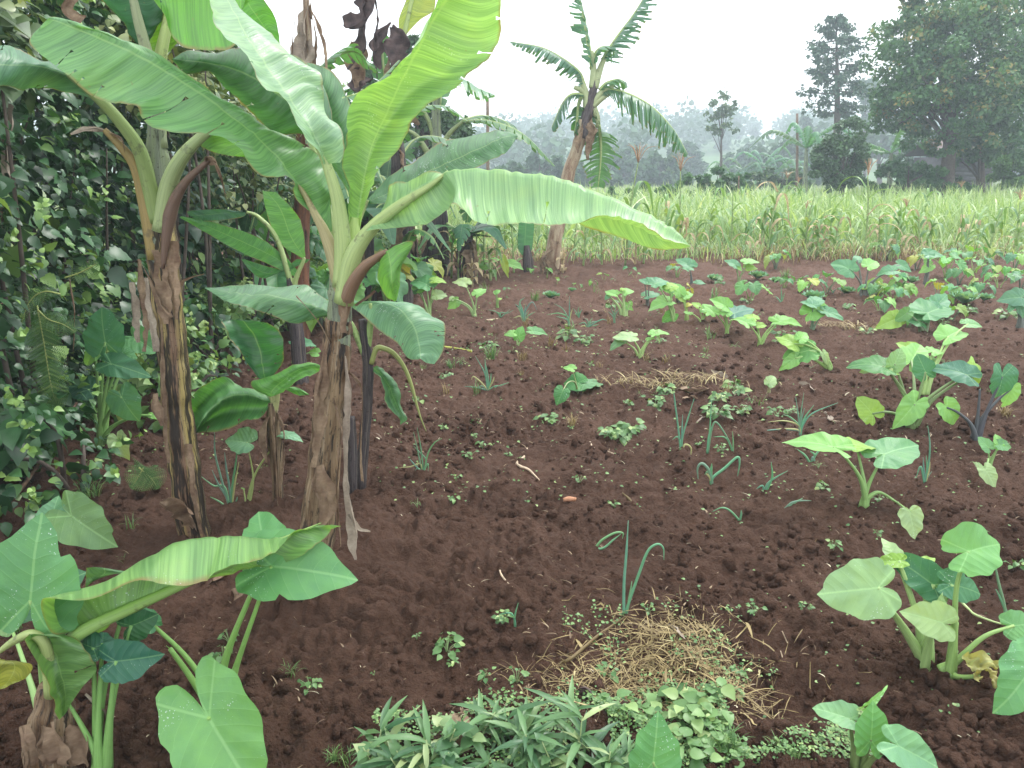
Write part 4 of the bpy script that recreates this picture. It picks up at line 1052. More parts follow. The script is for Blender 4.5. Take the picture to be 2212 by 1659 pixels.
for s, w, sd, mt in (('800,-40 790,10,-.1 768,40,-.15 740,45,-.15', [.05, .14, .14, .05], 1, 'drydark'), ('785,0 780,40,-.1 775,100,-.12 750,150,-.1', [.06, .12, .10, .04], 2, 'drydark'), ('805,-10 815,40,-.05 812,110,-.08 815,170,-.05', [.05, .08, .09, .02], 3, 'drydark'),
                     ('845,50 820,80,-.1 815,110,-.12 822,150,-.1', [.03, .11, .13, .02], 4, 'drydark'), ('845,55 860,80,-.12 858,120,-.14 848,160,-.1', [.03, .10, .12, .03], 5, 'drydark'), ('770,90 768,130,-.05 775,190,-.05', [.06, .10, .03], 6, 'dry'),
                     ('790,160 770,180,-.1 765,230,-.1', [.08, .12, .04], 7, 'drydark'), ('840,120 835,180,-.1 838,260,-.1', [.04, .08, .03], 8, 'dry'), ('862,330 872,380,-.15 870,450,-.15', [.12, .16, .08], 9, 'dry'), ('850,260 880,240,-.1 905,270,-.15', [.08, .1, .03], 10, 'dry'), ('880,120 870,135,-.1 850,170,-.1', [.1, .1, .03], 11, 'drydark'),
                     ('868,420 858,480,-.15 862,560,-.15', [.1, .13, .06], 12, 'dry')):
    strip(b7, 'dead_leaf', pts('v', s, Y7), w, mt, seed=sd)
for s, hw, c in (('862,420 900,380,-.1 950,400,-.2 985,470,-.2', [.05, .24, .26, .03], DK), ('858,350 900,300,.2 960,300,.2 1010,340,.2', [.05, .25, .25, .03], DK2), ('860,470 830,440,-.1 800,470,-.2 780,540,-.2', [.05, .2, .2, .03], DK2), ('850,250 800,200,.1 740,200,.1 700,260', [.05, .3, .3, .03], DK), ('850,250 830,160,.1 826,100,.2 824,70,.2', [.05, .16, .14, .02], (.10, .28, .1)), ('855,300 900,240,-.1 960,230,-.1 1010,260,-.1', [.05, .2, .2, .02], DK2), ('850,420 820,380,.1 780,420,.1 760,480', [.05, .25, .25, .02], DK2),
                 ('870,560 890,500,-.2 930,510,-.3 960,560,-.3', [.05, .12, .12, .01], (.1, .26, .09))):
    banana_leaf(b7, pts('v', s, Y7), hw, c, shred=10, n=36, droop=.6, stalkR=.02)
b8 = thing('banana_plant', 'banana mat of dark stems with drooping torn leaves behind the great right-hand leaf', 'banana plant', G(932, 595), 'banana plants beside the hedge')
Y8 = float(b8.location[1])
for s, R, mt in (('932,600 938,520 944,450 946,380 944,300', [.11, .11, .10, .09, .06], 'stemD'), ('962,585 958,540 960,480 955,430', [.09, .08, .06, .03], 'stemD'), ('914,590 916,540 924,480 934,440', [.08, .07, .06, .03], 'stemD'), ('945,330 942,250 948,180', [.08, .06, .03], 'stemG')):
    st(b8, s, R, mt, Y=Y8, n=36, sides=14)
for s, R in (('944,330 930,270 905,225', [.05, .035, .02]), ('944,340 970,290 1005,258', [.05, .035, .02]), ('942,300 944,230 948,180', [.04, .03, .02]), ('940,360 905,300 880,280', [.05, .035, .02])):
    stalk(b8, 'petiole', pts('v', s, Y8), R, 'petiole', (.2, .26, .12), 8)
for s, hw, c in (('948,200 980,165,-.2 1030,190,-.2 1068,205,-.2', [.1, .42, .38, .03], (.10, .26, .13)), ('1000,262 1060,262,-.1 1130,290,-.2 1198,358,-.2', [.06, .24, .28, .04], (.10, .24, .09)), ('905,228 880,190,.3 860,200,.3 850,240', [.08, .3, .3, .03], DK),
                 ('950,230 960,150,.4 985,110,.5 1010,120,.5', [.08, .3, .3, .03], (.09, .25, .1)), ('1005,258 1040,250,.3 1090,262,.3 1120,300', [.08, .26, .26, .04], DK2), ('880,285 860,300,.2 850,350 846,400', [.06, .3, .3, .04], DK),
                 ('955,430 985,400,-.3 1010,440,-.4 1010,480,-.4', [.05, .2, .2, .03], DK2), ('960,480 1000,500,-.3 1060,510,-.3', [.05, .12, .04], DK), ('950,320 965,350,-.3 990,400,-.3', [.06, .3, .05], DK2)):
    banana_leaf(b8, pts('v', s, Y8), hw, c, shred=14, n=42, droop=.7, stalkR=.02)
for s, w, sd in (('930,500,-.1 905,545,-.2 900,590,-.2', [.05, .07, .03], 1), ('960,530,-.1 980,560,-.2 990,590,-.2', [.04, .06, .02], 2), ('950,560,-.2 945,590,-.25 940,615,-.25', [.06, .08, .04], 3)):
    strip(b8, 'dead_leaf', pts('v', s, Y8), w, 'dry', seed=sd)
for (bx, by, h) in ((1128, 585, .9), (1255, 580, .35)):
    pass

# --- leaning banana with pale bare trunk out in the field
b9 = thing('banana_plant', 'leaning banana with pale peeling trunk and shredded leaves standing against the white sky', 'banana plant', G(1188, 592))
Y9 = float(b9.location[1])
st(b9, '1186,600 1196,530 1212,450 1230,370 1250,310 1262,260', [.14, .115, .102, .095, .088, .08], 'stemP', Y=Y9, n=60, sides=18)
st(b9, '1258,290 1270,240 1280,200 1288,165', [.095, .085, .065, .04], 'stemD', Y=Y9, n=24, sides=14)
for s in ('1268,235 1264,195 1245,155', '1280,190 1282,150 1278,110', '1284,190 1296,150 1308,120', '1276,225 1300,200 1325,185', '1278,230 1300,212 1325,196', '1270,230 1262,200 1240,188', '1282,235 1290,255 1292,275'):
    stalk(b9, 'petiole', pts('v', s, Y9), [.06, .045, .03], 'petiole', (.3, .36, .2), 8)
SH = dict(n=84, droop=1.2, ragged=.75)
for s, hw, sh, c, dr in (('1262,185 1245,150 1178,106 1103,90', [.10, .24, .20, .03], 26, (.08, .2, .13), 1.2), ('1280,150 1268,75 1258,20 1248,-20', [.22, .34, .28, .2], 20, (.08, .2, .13), .8), ('1302,130 1330,85 1370,30 1400,-20', [.34, .42, .34, .22], 26, (.07, .19, .12), .9),
                     ('1290,205 1325,194 1395,222 1450,275 1485,332', [.05, .28, .40, .30, .04], 34, (.085, .21, .12), 1.2), ('1296,195 1310,180 1335,172 1352,178', [.08, .3, .3, .08], 8, DK2, .9), ('1262,205 1235,205 1215,225 1192,275', [.05, .22, .28, .10], 18, (.06, .17, .1), 1.0),
                     ('1290,262 1296,285 1298,340 1292,404', [.06, .26, .30, .10], 22, (.10, .24, .10), .35), ('1258,205 1250,225 1246,260 1240,290', [.05, .14, .2, .1], 14, DK, .8), ('1275,210 1276,260 1270,310 1262,330', [.05, .14, .14, .05], 14, DK, .8), ('1282,140 1290,110 1312,100 1330,110', [.2, .3, .3, .1], 6, (.11, .26, .15), .9)):
    banana_leaf(b9, pts('v', s, Y9), [h_ * 1.12 for h_ in hw], c, shred=sh, n=84, droop=dr, ragged=.75, stalkR=.035, fold=.35)
for s, w, sd in (('1268,240 1275,290,-.2 1268,345,-.2', [.05, .10, .03], 1), ('1262,250 1250,300,-.2 1248,330,-.2', [.04, .07, .02], 2), ('1200,520,-.2 1172,560,-.3 1165,600,-.3', [.1, .16, .08], 3), ('1180,560,-.2 1200,590,-.3 1210,610,-.3', [.1, .12, .05], 4)):
    strip(b9, 'dead_leaf', pts('v', s, Y9), w, 'dry', seed=sd)
b10 = thing('banana_sucker', 'young banana sucker with one upright wide leaf left of the pale leaning trunk', 'banana sucker', G(1140, 590))
Y10 = float(b10.location[1])
st(b10, '1142,595 1140,560 1138,530', [.09, .08, .04], 'stemD', Y=Y10, n=14, sides=10)
hero(b10, 'v', Y10, ['1136,560 1138,560 1140,560 1141,560 1142,560', '1118,535 1126,532 1134,530 1142,532 1150,535', '1120,490 1128,488 1136,486 1146,488 1154,492', '1122,450 1130,448 1138,446 1146,448 1154,452', '1134,420 1136,419 1138,418 1140,419 1142,420'], (.08, .24, .13), n=20)
# ------------------------------------------------------------------ cocoyams on the plot
YG = (.20, .35, .07); PL = (.26, .38, .20); DG = (.05, .18, .085); BG = (.085, .23, .13); YL = (.40, .40, .08); LG = (.17, .37, .11)
VST = (.12, .13, .12)
GT = 'cocoyam plants on the dug plot'
TR = [
 # foreground and right side, region f / i / g
 ('cocoyam with two broad flat leaves and one snapped leaf trailing on the soil at right', 'f', (1205, 1615), [
   (1005, 1245, 705, 1148, LG, .28, .7, -.05, 1.0), (1330, 1290, 1562, 1203, (.085, .23, .10), .32, .8, .03), (1150, 1232, 1275, 1192, YG, .1, .9, .08),
   (1490, 1655, 1530, 1850, PL, .9, .8, .0, .5, {'path': [(1235, 1560), (1300, 1532), (1400, 1590)], 'droop': .1, 'k': 1.0})], dict(rad=.014)),
 ('big branching cocoyam with many leaves and dark stalks left of the purple-stalked one', 'f', (1500, 1112), [
   (1320, 735, 1100, 678, (.06, .18, .06), .3, .8, .0), (1395, 720, 1450, 615, (.16, .30, .13), .8, .9, .0), (1350, 765, 1172, 742, YG, .2, .8, .02),
   (1590, 770, 1540, 650, DG, .85, .95, .05), (1850, 790, 1640, 705, (.06, .17, .12), .45, .75, -.05), (1890, 800, 1905, 668, YG, .8, .7, .0),
   (1255, 1035, 1165, 925, YG, .8, 1.0, .0), (1520, 975, 1405, 1125, LG, .7, .7, -.05), (1500, 700, 1575, 580, LG, .5, .9, .3)], dict(rad=.018, stalkcol=(.16, .24, .10))),
 ('cocoyam with dark purple stalks and one very large two-lobed leaf near the right edge', 'f', (1905, 1190), [
   (2075, 800, 2060, 935, (.05, .17, .095), .85, 1.25, .0, 1.5, {'cup': .3, 'pc': (.07, .075, .09)}), (2130, 880, 2085, 1000, LG, .9, .8, .05), (1725, 995, 1805, 1108, LG, .85, .9, .0),
   (1935, 880, 1940, 868, LG, .85, .2, .03)], dict(rad=.017, stalkcol=(.07, .08, .09))),
 ('small cocoyam with paired roundish leaves and a pale leaf folded to the ground', 'f', (1985, 1385), [
   (1985, 1245, 1925, 1180, (.13, .30, .14), .7, .9), (2062, 1232, 2142, 1245, (.12, .28, .13), .6, .9), (2055, 1235, 2040, 1158, LG, .7, .8), (1922, 1378, 1848, 1345, PL, .5, .9, -.02), (1975, 1395, 2035, 1520, PL, .85, .8, -.04)], dict(rad=.009)),
 ('fresh green cocoyam with leaves spreading sideways like a T, mid plot', 'f', (545, 612), [
   (455, 458, 362, 398, LG, .3, .8), (535, 478, 590, 470, YG, .4, .9, .02), (672, 455, 828, 455, (.12, .30, .06), .25, .8), (505, 430, 440, 395, YG, .3, .8, .05), (665, 440, 645, 398, PL, .6, .8, .05)], dict(rad=.014, stalkcol=(.26, .42, .14))),
 ('cocoyam with a bluish top leaf and several light stalks, left of the T-shaped one', 'f', (338, 542), [
   (252, 395, 200, 340, LG, .4, .8), (385, 400, 508, 352, (.05, .16, .12), .25, .7), (325, 352, 232, 298, LG, .6, .8), (300, 365, 290, 335, YG, .3, 1.0, .05), (330, 400, 350, 360, LG, .4, 1.0, -.05)], dict(rad=.014, stalkcol=(.26, .42, .14))),
 ('cocoyam with a wide low leaf pointing right beside yellowish ones', 'f', (178, 472), [(150, 352, 115, 322, YG, .4, .8), (225, 385, 315, 348, LG, .3, .8), (100, 400, 60, 385, LG, .3, .8), (190, 385, 205, 350, YG, .5, .8)], dict(rad=.014, stalkcol=(.28, .42, .15))),
 ('yellowish cocoyam at the left end of the middle row', 'f', (82, 442), [(60, 300, 0, 248, YG, .5, .8), (72, 290, 125, 262, LG, .4, .8), (40, 270, 20, 205, LG, .7, 1.0), (85, 350, 120, 335, YL, .4, .8)], dict(rad=.014, stalkcol=(.28, .40, .14))),
 ('toppled cocoyam with wilted leaves folded over on the soil', 'f', (985, 748), [(762, 592, 655, 525, YG, .5, .9), (800, 560, 850, 515, LG, .5, .9), (850, 635, 700, 668, (.08, .24, .06), .6, .9), (900, 650, 840, 672, LG, .4, .8), (765, 685, 672, 772, LG, .75, .6, -.03, 1, {'path': [(900, 700), (840, 675)]}),
   (950, 660, 990, 735, PL, .7, .5, -.03)], dict(rad=.016, stalkcol=(.26, .42, .14))),
 ('upright cocoyam with three separate leaves standing alone above a dark stalk', 'f', (875, 505), [(868, 392, 995, 322, (.13, .32, .07), .55, .7), (880, 348, 800, 312, BG, .3, .9), (962, 390, 1080, 432, BG, .35, .7), (890, 330, 940, 285, BG, .4, .9, .05)], dict(rad=.012, stalkcol=(.13, .20, .13))),
 ('dense cocoyam clump with glossy overlapping leaves behind the big branching one', 'f', (1575, 525), [(1535, 440, 1362, 368, (.06, .19, .08), .35, .8), (1605, 398, 1745, 335, (.07, .21, .09), .3, .9), (1402, 435, 1290, 482, YG, .6, .8), (1640, 380, 1560, 300, BG, .5, .9, .1),
   (1470, 400, 1400, 450, (.08, .2, .06), .7, .8, -.05), (1660, 350, 1740, 270, BG, .6, .8, .2), (1560, 380, 1500, 330, LG, .4, .9, .1)], dict(rad=.02, stalkcol=(.16, .22, .12))),
 ('tall cocoyam with pale stalks and a yellow-green leaf, directly behind the big branching one', 'f', (1590, 905), [(1520, 648, 1418, 565, YG, .5, .9, .1), (1640, 640, 1700, 600, LG, .3, .8, .1), (1735, 545, 1865, 462, LG, .35, .6, .2), (1860, 468, 1962, 462, (.14, .3, .13), .4, .8, .3), (1620, 700, 1650, 655, LG, .4, .8, .1)], dict(rad=.016, stalkcol=(.26, .40, .14))),
 ('large bluish-leaved cocoyam with slate stalks in the far right band', 'f', (1195, 295), [(1110, 122, 998, 60, BG, .6, .9), (1160, 62, 1170, 20, BG, .5, .9, .2), (1232, 100, 1290, 60, LG, .4, .9), (1290, 215, 1190, 240, YG, .5, .7), (1385, 132, 1290, 142, BG, .4, .8), (1430, 95, 1510, 125, BG, .5, .9, .1), (1300, 240, 1410, 215, LG, .5, .6)], dict(rad=.022, stalkcol=VST)),
 ('tall thin cocoyam holding a single crown of leaves over a slate stalk', 'f', (1590, 225), [(1612, 30, 1712, 18, BG, .4, .7), (1610, 28, 1590, -25, BG, .5, .9), (1620, 100, 1560, 140, LG, .7, .7)], dict(rad=.02, stalkcol=VST)),
 ('tall cocoyam cut by the right edge with very large bluish leaves', 'f', (2190, 485), [(2190, 300, 2068, 300, (.08, .2, .13), .6, .95), (2200, 330, 2120, 350, BG, .4, .8), (2180, 350, 2230, 420, BG, .6, .8), (2150, 330, 2120, 390, BG, .6, .6)], dict(rad=.02, stalkcol=(.12, .14, .13))),
 ('small cocoyam with three leaves on fanned stalks at the far edge of the plot', 'f', (405, 212), [(385, 92, 325, 48, BG, .5, .8), (470, 112, 535, 100, YG, .4, .8), (465, 75, 550, 62, LG, .3, .8), (400, 100, 430, 130, LG, .5, .8)], dict(rad=.014, stalkcol=(.2, .28, .13))),
 ('cocoyam with dark stalk and a single flat bluish leaf at top', 'f', (112, 245), [(100, 98, 15, 45, BG, .5, .8), (105, 95, 135, 70, BG, .5, .8), (150, 208, 210, 195, BG, .4, .7)], dict(rad=.014, stalkcol=(.1, .12, .12))),
 ('big pale-leaved cocoyam on thick light stalks in the right foreground', 'i', (1572, 1025), [
   (1290, 520, 905, 560, (.20, .34, .17), .62, .85, -.06, .75, {'path': [(1500, 850), (1400, 700), (1335, 620)], 'cup': .08, 'droop': .12}), (1640, 500, 1360, 290, (.045, .16, .085), .65, .62, .05, .9), (1400, 330, 1335, 200, PL, .6, .8, .1), (1420, 350, 1275, 355, YG, .5, .6, .08),
   (1760, 500, 1990, 555, (.05, .17, .09), .6, .8, .0), (1560, 380, 1655, 320, YG, .3, .6, .14), (1690, 740, 1452, 665, (.24, .36, .17), .6, .9, -.12, 1.0, {'mat': 'taro_plain'}), (1660, 700, 1730, 570, (.18, .30, .12), .85, .7, -.08)], dict(rad=.019, stalkcol=(.28, .42, .17))),
 ('cocoyam with a tall cupped leaf above and a yellow rotting leaf below, right foreground', 'i', (1720, 1055), [
   (1860, 290, 2125, 215, (.12, .30, .10), .55, .98, .0, 1.25, {'path': [(1770, 800), (1790, 500)], 'cup': .35}), (2150, 760, 2330, 740, (.10, .26, .10), .6, .9, .0, 1.0, {'path': [(1790, 980), (1960, 830)]}), (1790, 740, 1800, 720, LG, .8, .3, .0),
   (1960, 1075, 2020, 1240, (.30, .28, .11), .9, 1.0, -.08, .6, {'path': [(1800, 1085)], 'dead': .5, 'mat': 'taro_plain', 'ruf': .06}), (1890, 990, 2110, 985, (.32, .32, .13), .4, .5, -.06, .6, {'path': [(1760, 1075), (1900, 1070)], 'dead': .5, 'mat': 'taro_plain', 'k': .3})], dict(rad=.016, stalkcol=(.22, .36, .12))),
 ('cocoyam off the lower right corner showing one green leaf tip', 'i', (2330, 1420), [(2260, 1020, 2085, 1330, (.10, .27, .12), .62, .85)], dict(rad=.012)),
 ('young cocoyam with one upright bright oval leaf and dewy side leaves, bottom right', 'i', (1165, 1690), [
   (1245, 1480, 1268, 1240, (.10, .27, .09), .85, .85, -.05, 1.1, {'droop': .1}), (1110, 1348, 875, 1262, (.15, .30, .16), .35, .7, .0), (1420, 1520, 1715, 1665, (.13, .29, .16), .55, .75, -.1), (1240, 1252, 1368, 1150, LG, .8, .25, .0), (1180, 1300, 1230, 1290, PL, .5, .8)], dict(rad=.011, stalkcol=(.13, .19, .07))),
 ('cocoyam leaf standing upright beside the straw heap at the bottom edge', 'h', (2100, 1850), [(2075, 1620, 2110, 1320, (.09, .25, .10), .85, .95, .0, 1.2, {'droop': .1})], dict(rad=.011)),
 # foreground left
 ('cocoyam with one huge dewy leaf facing the camera at the left edge', 'g', (330, 1560), [(190, 602, 238, 72, (.085, .23, .10), .85, 1.12, -.08, 1.0, {'path': [(290, 1100), (260, 830)], 'cup': .1, 'droop': .08}), (215, 590, 545, 400, (.04, .14, .07), .5, .8, .03), (60, 760, 0, 640, (.13, .24, .1), .6, .8, .3)], dict(rad=.013)),  # second blade: its dark colour stands in for shading on the right lobe's fold
 ('cocoyam with dark bluish leaves tucked under the folded banana leaf at lower left', 'g', (640, 1680), [
   (735, 985, 1005, 960, (.03, .12, .085), .8, .9, .0, 1.0, {'path': [(690, 1400), (715, 1130)]}), (590, 900, 440, 840, (.035, .13, .08), .5, .9, .02), (650, 870, 750, 975, (.03, .12, .075), .6, .7, .03), (830, 760, 990, 700, (.025, .10, .045), .9, 1.1, .08), (800, 600, 640, 620, (.03, .11, .06), .7, .9, .12),
   (450, 1280, 430, 1240, LG, .5, .3, .0)], dict(rad=.014, stalkcol=(.16, .32, .10))),
 ('cocoyam with a broad wet leaf held high on a long stalk, lower left', 'g', (1370, 1400), [
   (1715, 385, 2235, 425, (.10, .27, .11), .52, .78, .02, .9, {'path': [(1470, 1100), (1550, 850)], 'bend': .1}), (1700, 330, 1590, 0, (.085, .25, .095), .6, .85, .08), (950, 740, 830, 650, DG, .5, .7, .05, 1.0, {'path': [(1320, 1180), (1170, 950)]}),
   (1320, 1345, 1640, 1900, (.12, .29, .10), .6, .85, -.25, 1.3, {'path': [(1350, 1395)], 'cup': .22, 'droop': .12}), (1075, 905, 1045, 885, LG, .8, .15, -.02, 1.0, {'path': [(1310, 1260), (1200, 1080)], 'k': 1.2})], dict(rad=.016, stalkcol=(.19, .36, .10))),
 ('small cocoyam with a bluish round leaf beside the left edge stick', 'g', (330, 330), [(330, 95, 345, -60, (.09, .22, .12), .7, 1.1), (450, 65, 712, 255, (.10, .20, .08), .6, .75)], dict(rad=.008)),
 ('cocoyam clump by the hedge with a tall upright heart-shaped leaf', 'd', (640, 1255), [
   (665, 582, 618, 348, (.05, .17, .085), .85, 1.0, .0, 1.0, {'path': [(640, 950)]}), (770, 930, 850, 1088, (.075, .21, .11), .8, 1.1, -.1, 1.0), (705, 720, 925, 778, (.045, .15, .08), .6, .6, -.05), (600, 640, 520, 730, LG, .7, .8, .0), (775, 660, 862, 680, (.09, .24, .11), .6, 1.1, .05),
   (860, 560, 990, 640, (.08, .22, .09), .6, .9, .2), (560, 880, 420, 850, (.03, .10, .07), .5, 1.0, .05), (960, 1045, 1030, 1060, LG, .6, .5, -.05), (745, 1200, 790, 1340, PL, .8, .8, -.15)], dict(rad=.018, stalkcol=(.20, .36, .12))),
 ('cocoyam with wide drooping leaves low against the hedge at the left edge', 'd', (-10, 1420), [(170, 1060, 450, 1130, (.09, .25, .10), .5, .7), (60, 1220, 250, 1180, (.10, .24, .12), .6, 1.0, -.05), (90, 1060, 80, 975, DG, .7, .9), (330, 1120, 200, 1370, (.07, .2, .06), .75, .8, .1), (400, 1060, 480, 1000, (.07, .2, .07), .8, 1.0, .1)], dict(rad=.013, stalkcol=(.24, .38, .14))),
 ('small cocoyam with one round grey-green leaf between the two trunks', 'd', (1560, 1625), [(1560, 1215, 1420, 1195, (.12, .26, .15), .45, 1.1, .0, 1.0, {'path': [(1600, 1440)]}), (1800, 1165, 1912, 1178, (.12, .27, .17), .3, .6), (1540, 1510, 1520, 1500, LG, .5, .3)], dict(rad=.008, stalkcol=(.28, .36, .14))),
 ('cocoyam with large light leaves low behind the left trunk', 'd', (1240, 520), [(1310, 150, 1260, 90, LG, .7, 1.0), (1290, 360, 1390, 420, LG, .6, .8), (1250, 350, 1150, 360, LG, .5, .8), (1480, 140, 1420, 110, LG, .6, .9), (840, 420, 740, 350, DG, .6, .7), (900, 430, 970, 470, LG, .3, .8), (1260, 470, 1200, 500, DG, .6, .8)], dict(rad=.016)),
 ('small cocoyam with shiny rippled leaf behind the tan trunk', 'd', (1850, 720), [(1880, 590, 1830, 550, (.06, .19, .10), .3, .8), (1890, 585, 1995, 590, (.06, .19, .10), .3, .8), (2000, 650, 1945, 640, LG, .6, 1.0), (1900, 640, 1870, 700, LG, .3, .3)], dict(rad=.01)),
 ('cocoyam growing at the foot of the red-brown trunk', 'd', (1900, 330), [(1920, 120, 1880, 90, YG, .6, 1.0), (1960, 100, 2010, 60, LG, .5, .9), (1700, 90, 1660, 30, LG, .6, 1.0), (1840, 290, 1890, 240, DG, .5, .7), (2050, 60, 2080, 160, DG, .7, .9)], dict(rad=.016)),
 # middle of the picture
 ('tall-stalked cocoyam with drooping glossy leaves right of the trunk sheaths, top of the path', 'e', (655, 412), [(640, 215, 538, 160, (.07, .22, .09), .35, .9), (700, 285, 772, 280, PL, .6, .9), (585, 255, 585, 190, (.05, .18, .07), .8, .9, .05), (690, 190, 770, 185, YG, .4, .7), (600, 240, 680, 190, LG, .4, .8)], dict(rad=.016, stalkcol=(.24, .38, .15))),
 ('cocoyam with three thin stalks, one pale leaf turned inside out', 'e', (945, 414), [(880, 205, 803, 168, (.26, .36, .18), .35, .8), (830, 328, 775, 372, LG, .8, .8), (965, 275, 1018, 232, LG, .4, .8), (800, 310, 810, 280, PL, .5, .8)], dict(rad=.014, stalkcol=(.28, .42, .18))),
 ('little cocoyam with bright upright leaf and two side leaves in the bare soil', 'e', (1215, 608), [(1190, 525, 1128, 520, LG, .4, .9), (1225, 548, 1248, 478, (.12, .32, .08), .8, .9), (1312, 512, 1408, 526, (.12, .28, .12), .35, .7)], dict(rad=.008, stalkcol=(.28, .42, .18))),
 ('low cocoyam with pale leaves on widely splayed stalks, middle of the soil', 'e', (1992, 676), [(1932, 548, 1815, 545, PL, .3, .9), (1872, 578, 1800, 606, (.1, .22, .1), .3, .7), (2090, 530, 2185, 508, LG, .25, .7), (2100, 530, 2118, 580, PL, .6, .4), (2050, 560, 2100, 545, LG, .3, .5)], dict(rad=.013, stalkcol=(.28, .42, .16))),
 ('cocoyam lying low with one dark glossy leaf and a small round leaf above', 'e', (1600, 925), [(1600, 840, 1512, 830, (.04, .17, .045), .5, 1.5, .0, 1.6), (1640, 850, 1778, 800, (.08, .2, .09), .25, .7), (1562, 748, 1505, 725, LG, .4, .9, .0, 1.0, {'path': [(1590, 850)]}), (1500, 895, 1468, 988, (.05, .18, .06), .75, 1.0, -.05)], dict(rad=.009, stalkcol=(.24, .3, .14))),
 ('bunch of bare pale cocoyam stalks with short leaves at the tops', 'e', (1890, 413), [(1830, 280, 1768, 258, LG, .4, .9), (1900, 268, 1955, 240, LG, .4, .9), (1880, 250, 1900, 235, YG, .4, .9), (1905, 350, 1950, 380, LG, .7, .7), (1790, 290, 1770, 310, BG, .5, .9), (1930, 330, 1945, 350, LG, .6, .8)], dict(rad=.022, stalkcol=(.32, .46, .2))),
 ('small cocoyam with a bent stalk near the standing onion', 'e', (1090, 360), [(1085, 268, 1110, 250, LG, .6, .8), (1080, 275, 1065, 255, LG, .6, .8), (1100, 310, 1120, 300, YG, .4, .8)], dict(rad=.01)),
 ('cocoyam with bright leaves fanned wide, right of the pale bunch', 'e', (2200, 452), [(2175, 250, 2130, 220, LG, .6, 1.0), (2195, 410, 2130, 455, (.1, .3, .06), .8, .9), (2160, 330, 2045, 355, LG, .3, .8), (2090, 210, 2180, 180, BG, .4, .8), (2185, 240, 2230, 200, YG, .4, .9)], dict(rad=.016, stalkcol=(.24, .36, .14))),
 ('dark-stalked cocoyam with bluish leaf left of the fanned one', 'e', (2040, 355), [(2040, 290, 2120, 265, BG, .4, .8), (2020, 200, 1985, 175, BG, .4, .8), (2050, 200, 2130, 205, BG, .5, .8)], dict(rad=.013, stalkcol=VST)),
 ('cocoyam group with light leaves in front of the maize at left', 'e', (1060, 170), [(1000, 75, 925, 60, LG, .4, .8), (1060, 70, 1110, 55, LG, .4, .8), (1170, 90, 1255, 110, LG, .3, .8), (1130, 70, 1160, 180, (.26, .36, .07), .8, .4), (1010, 110, 940, 120, LG, .4, .8)], dict(rad=.016, stalkcol=(.26, .38, .14))),
 ('tiny cocoyam with a single nodding leaf', 'f', (600, 900), [(605, 840, 640, 790, PL, .6, 1.0), (600, 850, 590, 820, LG, .5, .7)], dict(rad=.008, stalkcol=(.3, .3, .16))),
]
for (lb, r, b, lv, kw) in TR:
    taro(lb, r, b, lv, group=GT, **kw)

r_ = np.random.default_rng(21)
FAR = []
for (x, y, h) in [(840, 278, 62), (962, 282, 70), (1440, 300, 55), (1300, 395, 60), (1480, 490, 60), (1720, 175, 75), (2000, 200, 60), (1800, 215, 55), (2050, 250, 62), (1740, 480, 70), (1930, 290, 55), (1665, 300, 60), (1400, 230, 50),
                  (1380, 330, 50), (640, 120, 55), (2150, 130, 70), (2090, 200, 50), (1890, 140, 60), (1530, 130, 55), (30, 330, 60), (20, 170, 45), (480, 330, 70), (1650, 420, 70), (1780, 330, 60), (1260, 300, 55), (700, 240, 40), (1960, 100, 65), (2190, 250, 60), (1820, 90, 60), (1340, 60, 60)]:
    bp = G(*cv('f', x, y)); s = h * 0.3418 * (bp[1] / FPX) * 1.8
    FAR.append(random_taro('', bp, s, int(r_.integers(4, 7)), r_, GT))
for (x, y, h) in [(1150, 272, 26), (1465, 215, 30), (1610, 250, 30), (1765, 200, 40), (1925, 150, 40), (1960, 180, 30), (1690, 240, 40), (1400, 170, 40), (1310, 160, 45), (250, 500, 10)]:
    bp = G(*cv('e', x, y)); s = h * 0.3418 * (bp[1] / FPX) * 1.35
    FAR.append(random_taro('', bp, s, int(r_.integers(2, 4)), r_, GT))
rank_labels(FAR, 'smaller cocoyam plant', 'the far plot')

UG = []
for (x, y, h) in [(478, 742, .5), (520, 728, .6), (566, 722, .55), (612, 712, .6), (690, 700, .55), (742, 690, .5), (790, 676, .55), (836, 662, .5), (546, 690, .6), (450, 700, .55), (866, 640, .5), (765, 640, .6), (905, 628, .4), (720, 730, .35)]:
    UG.append(random_taro('', G(x, y), h, int(r_.integers(4, 8)), r_, 'cocoyams along the hedge foot'))
rank_labels(UG, 'leafy cocoyam plant', 'the hedge side')

# cabbages
def cabbage(bp, s, r_, nl=16):
    root = thing('cabbage_plant', '', 'cabbage', bp, 'cabbages among the cocoyams')
    parts = []
    for q in range(nl):
        az = q * 2.4 + r_.uniform(-.2, .2); el = np.interp(q, [0, nl], [.5, 1.5])
        L = s * np.interp(q, [0, nl], [1.15, .75])
        n_, m_ = 8, 9
        t = np.linspace(0, 1, n_)[:, None]; v = np.linspace(-1, 1, m_)[None]
        wd = .42 * np.sin(np.clip(t, .03, 1) ** .7 * 2.7) * L + .03 * L
        rad = t * L * math.cos(el) + .0 * v; z = t * L * math.sin(el) + (v ** 2) * L * .22 * t + .05 * L * t * np.sin(v * 9 + q) - t ** 3 * L * .25
        c, s_ = math.cos(az), math.sin(az)
        X = rad * c - v * wd * s_; Yv = rad * s_ + v * wd * c
        V = np.stack([X + bp[0], Yv + bp[1], z + bp[2] + .02], -1).reshape(-1, 3)
        link_mesh('leaf', V, grid_faces(n_, m_), M['cabbage'], root, tint=np.full(len(V), r_.uniform(0, .9)))
    return root
CB = []
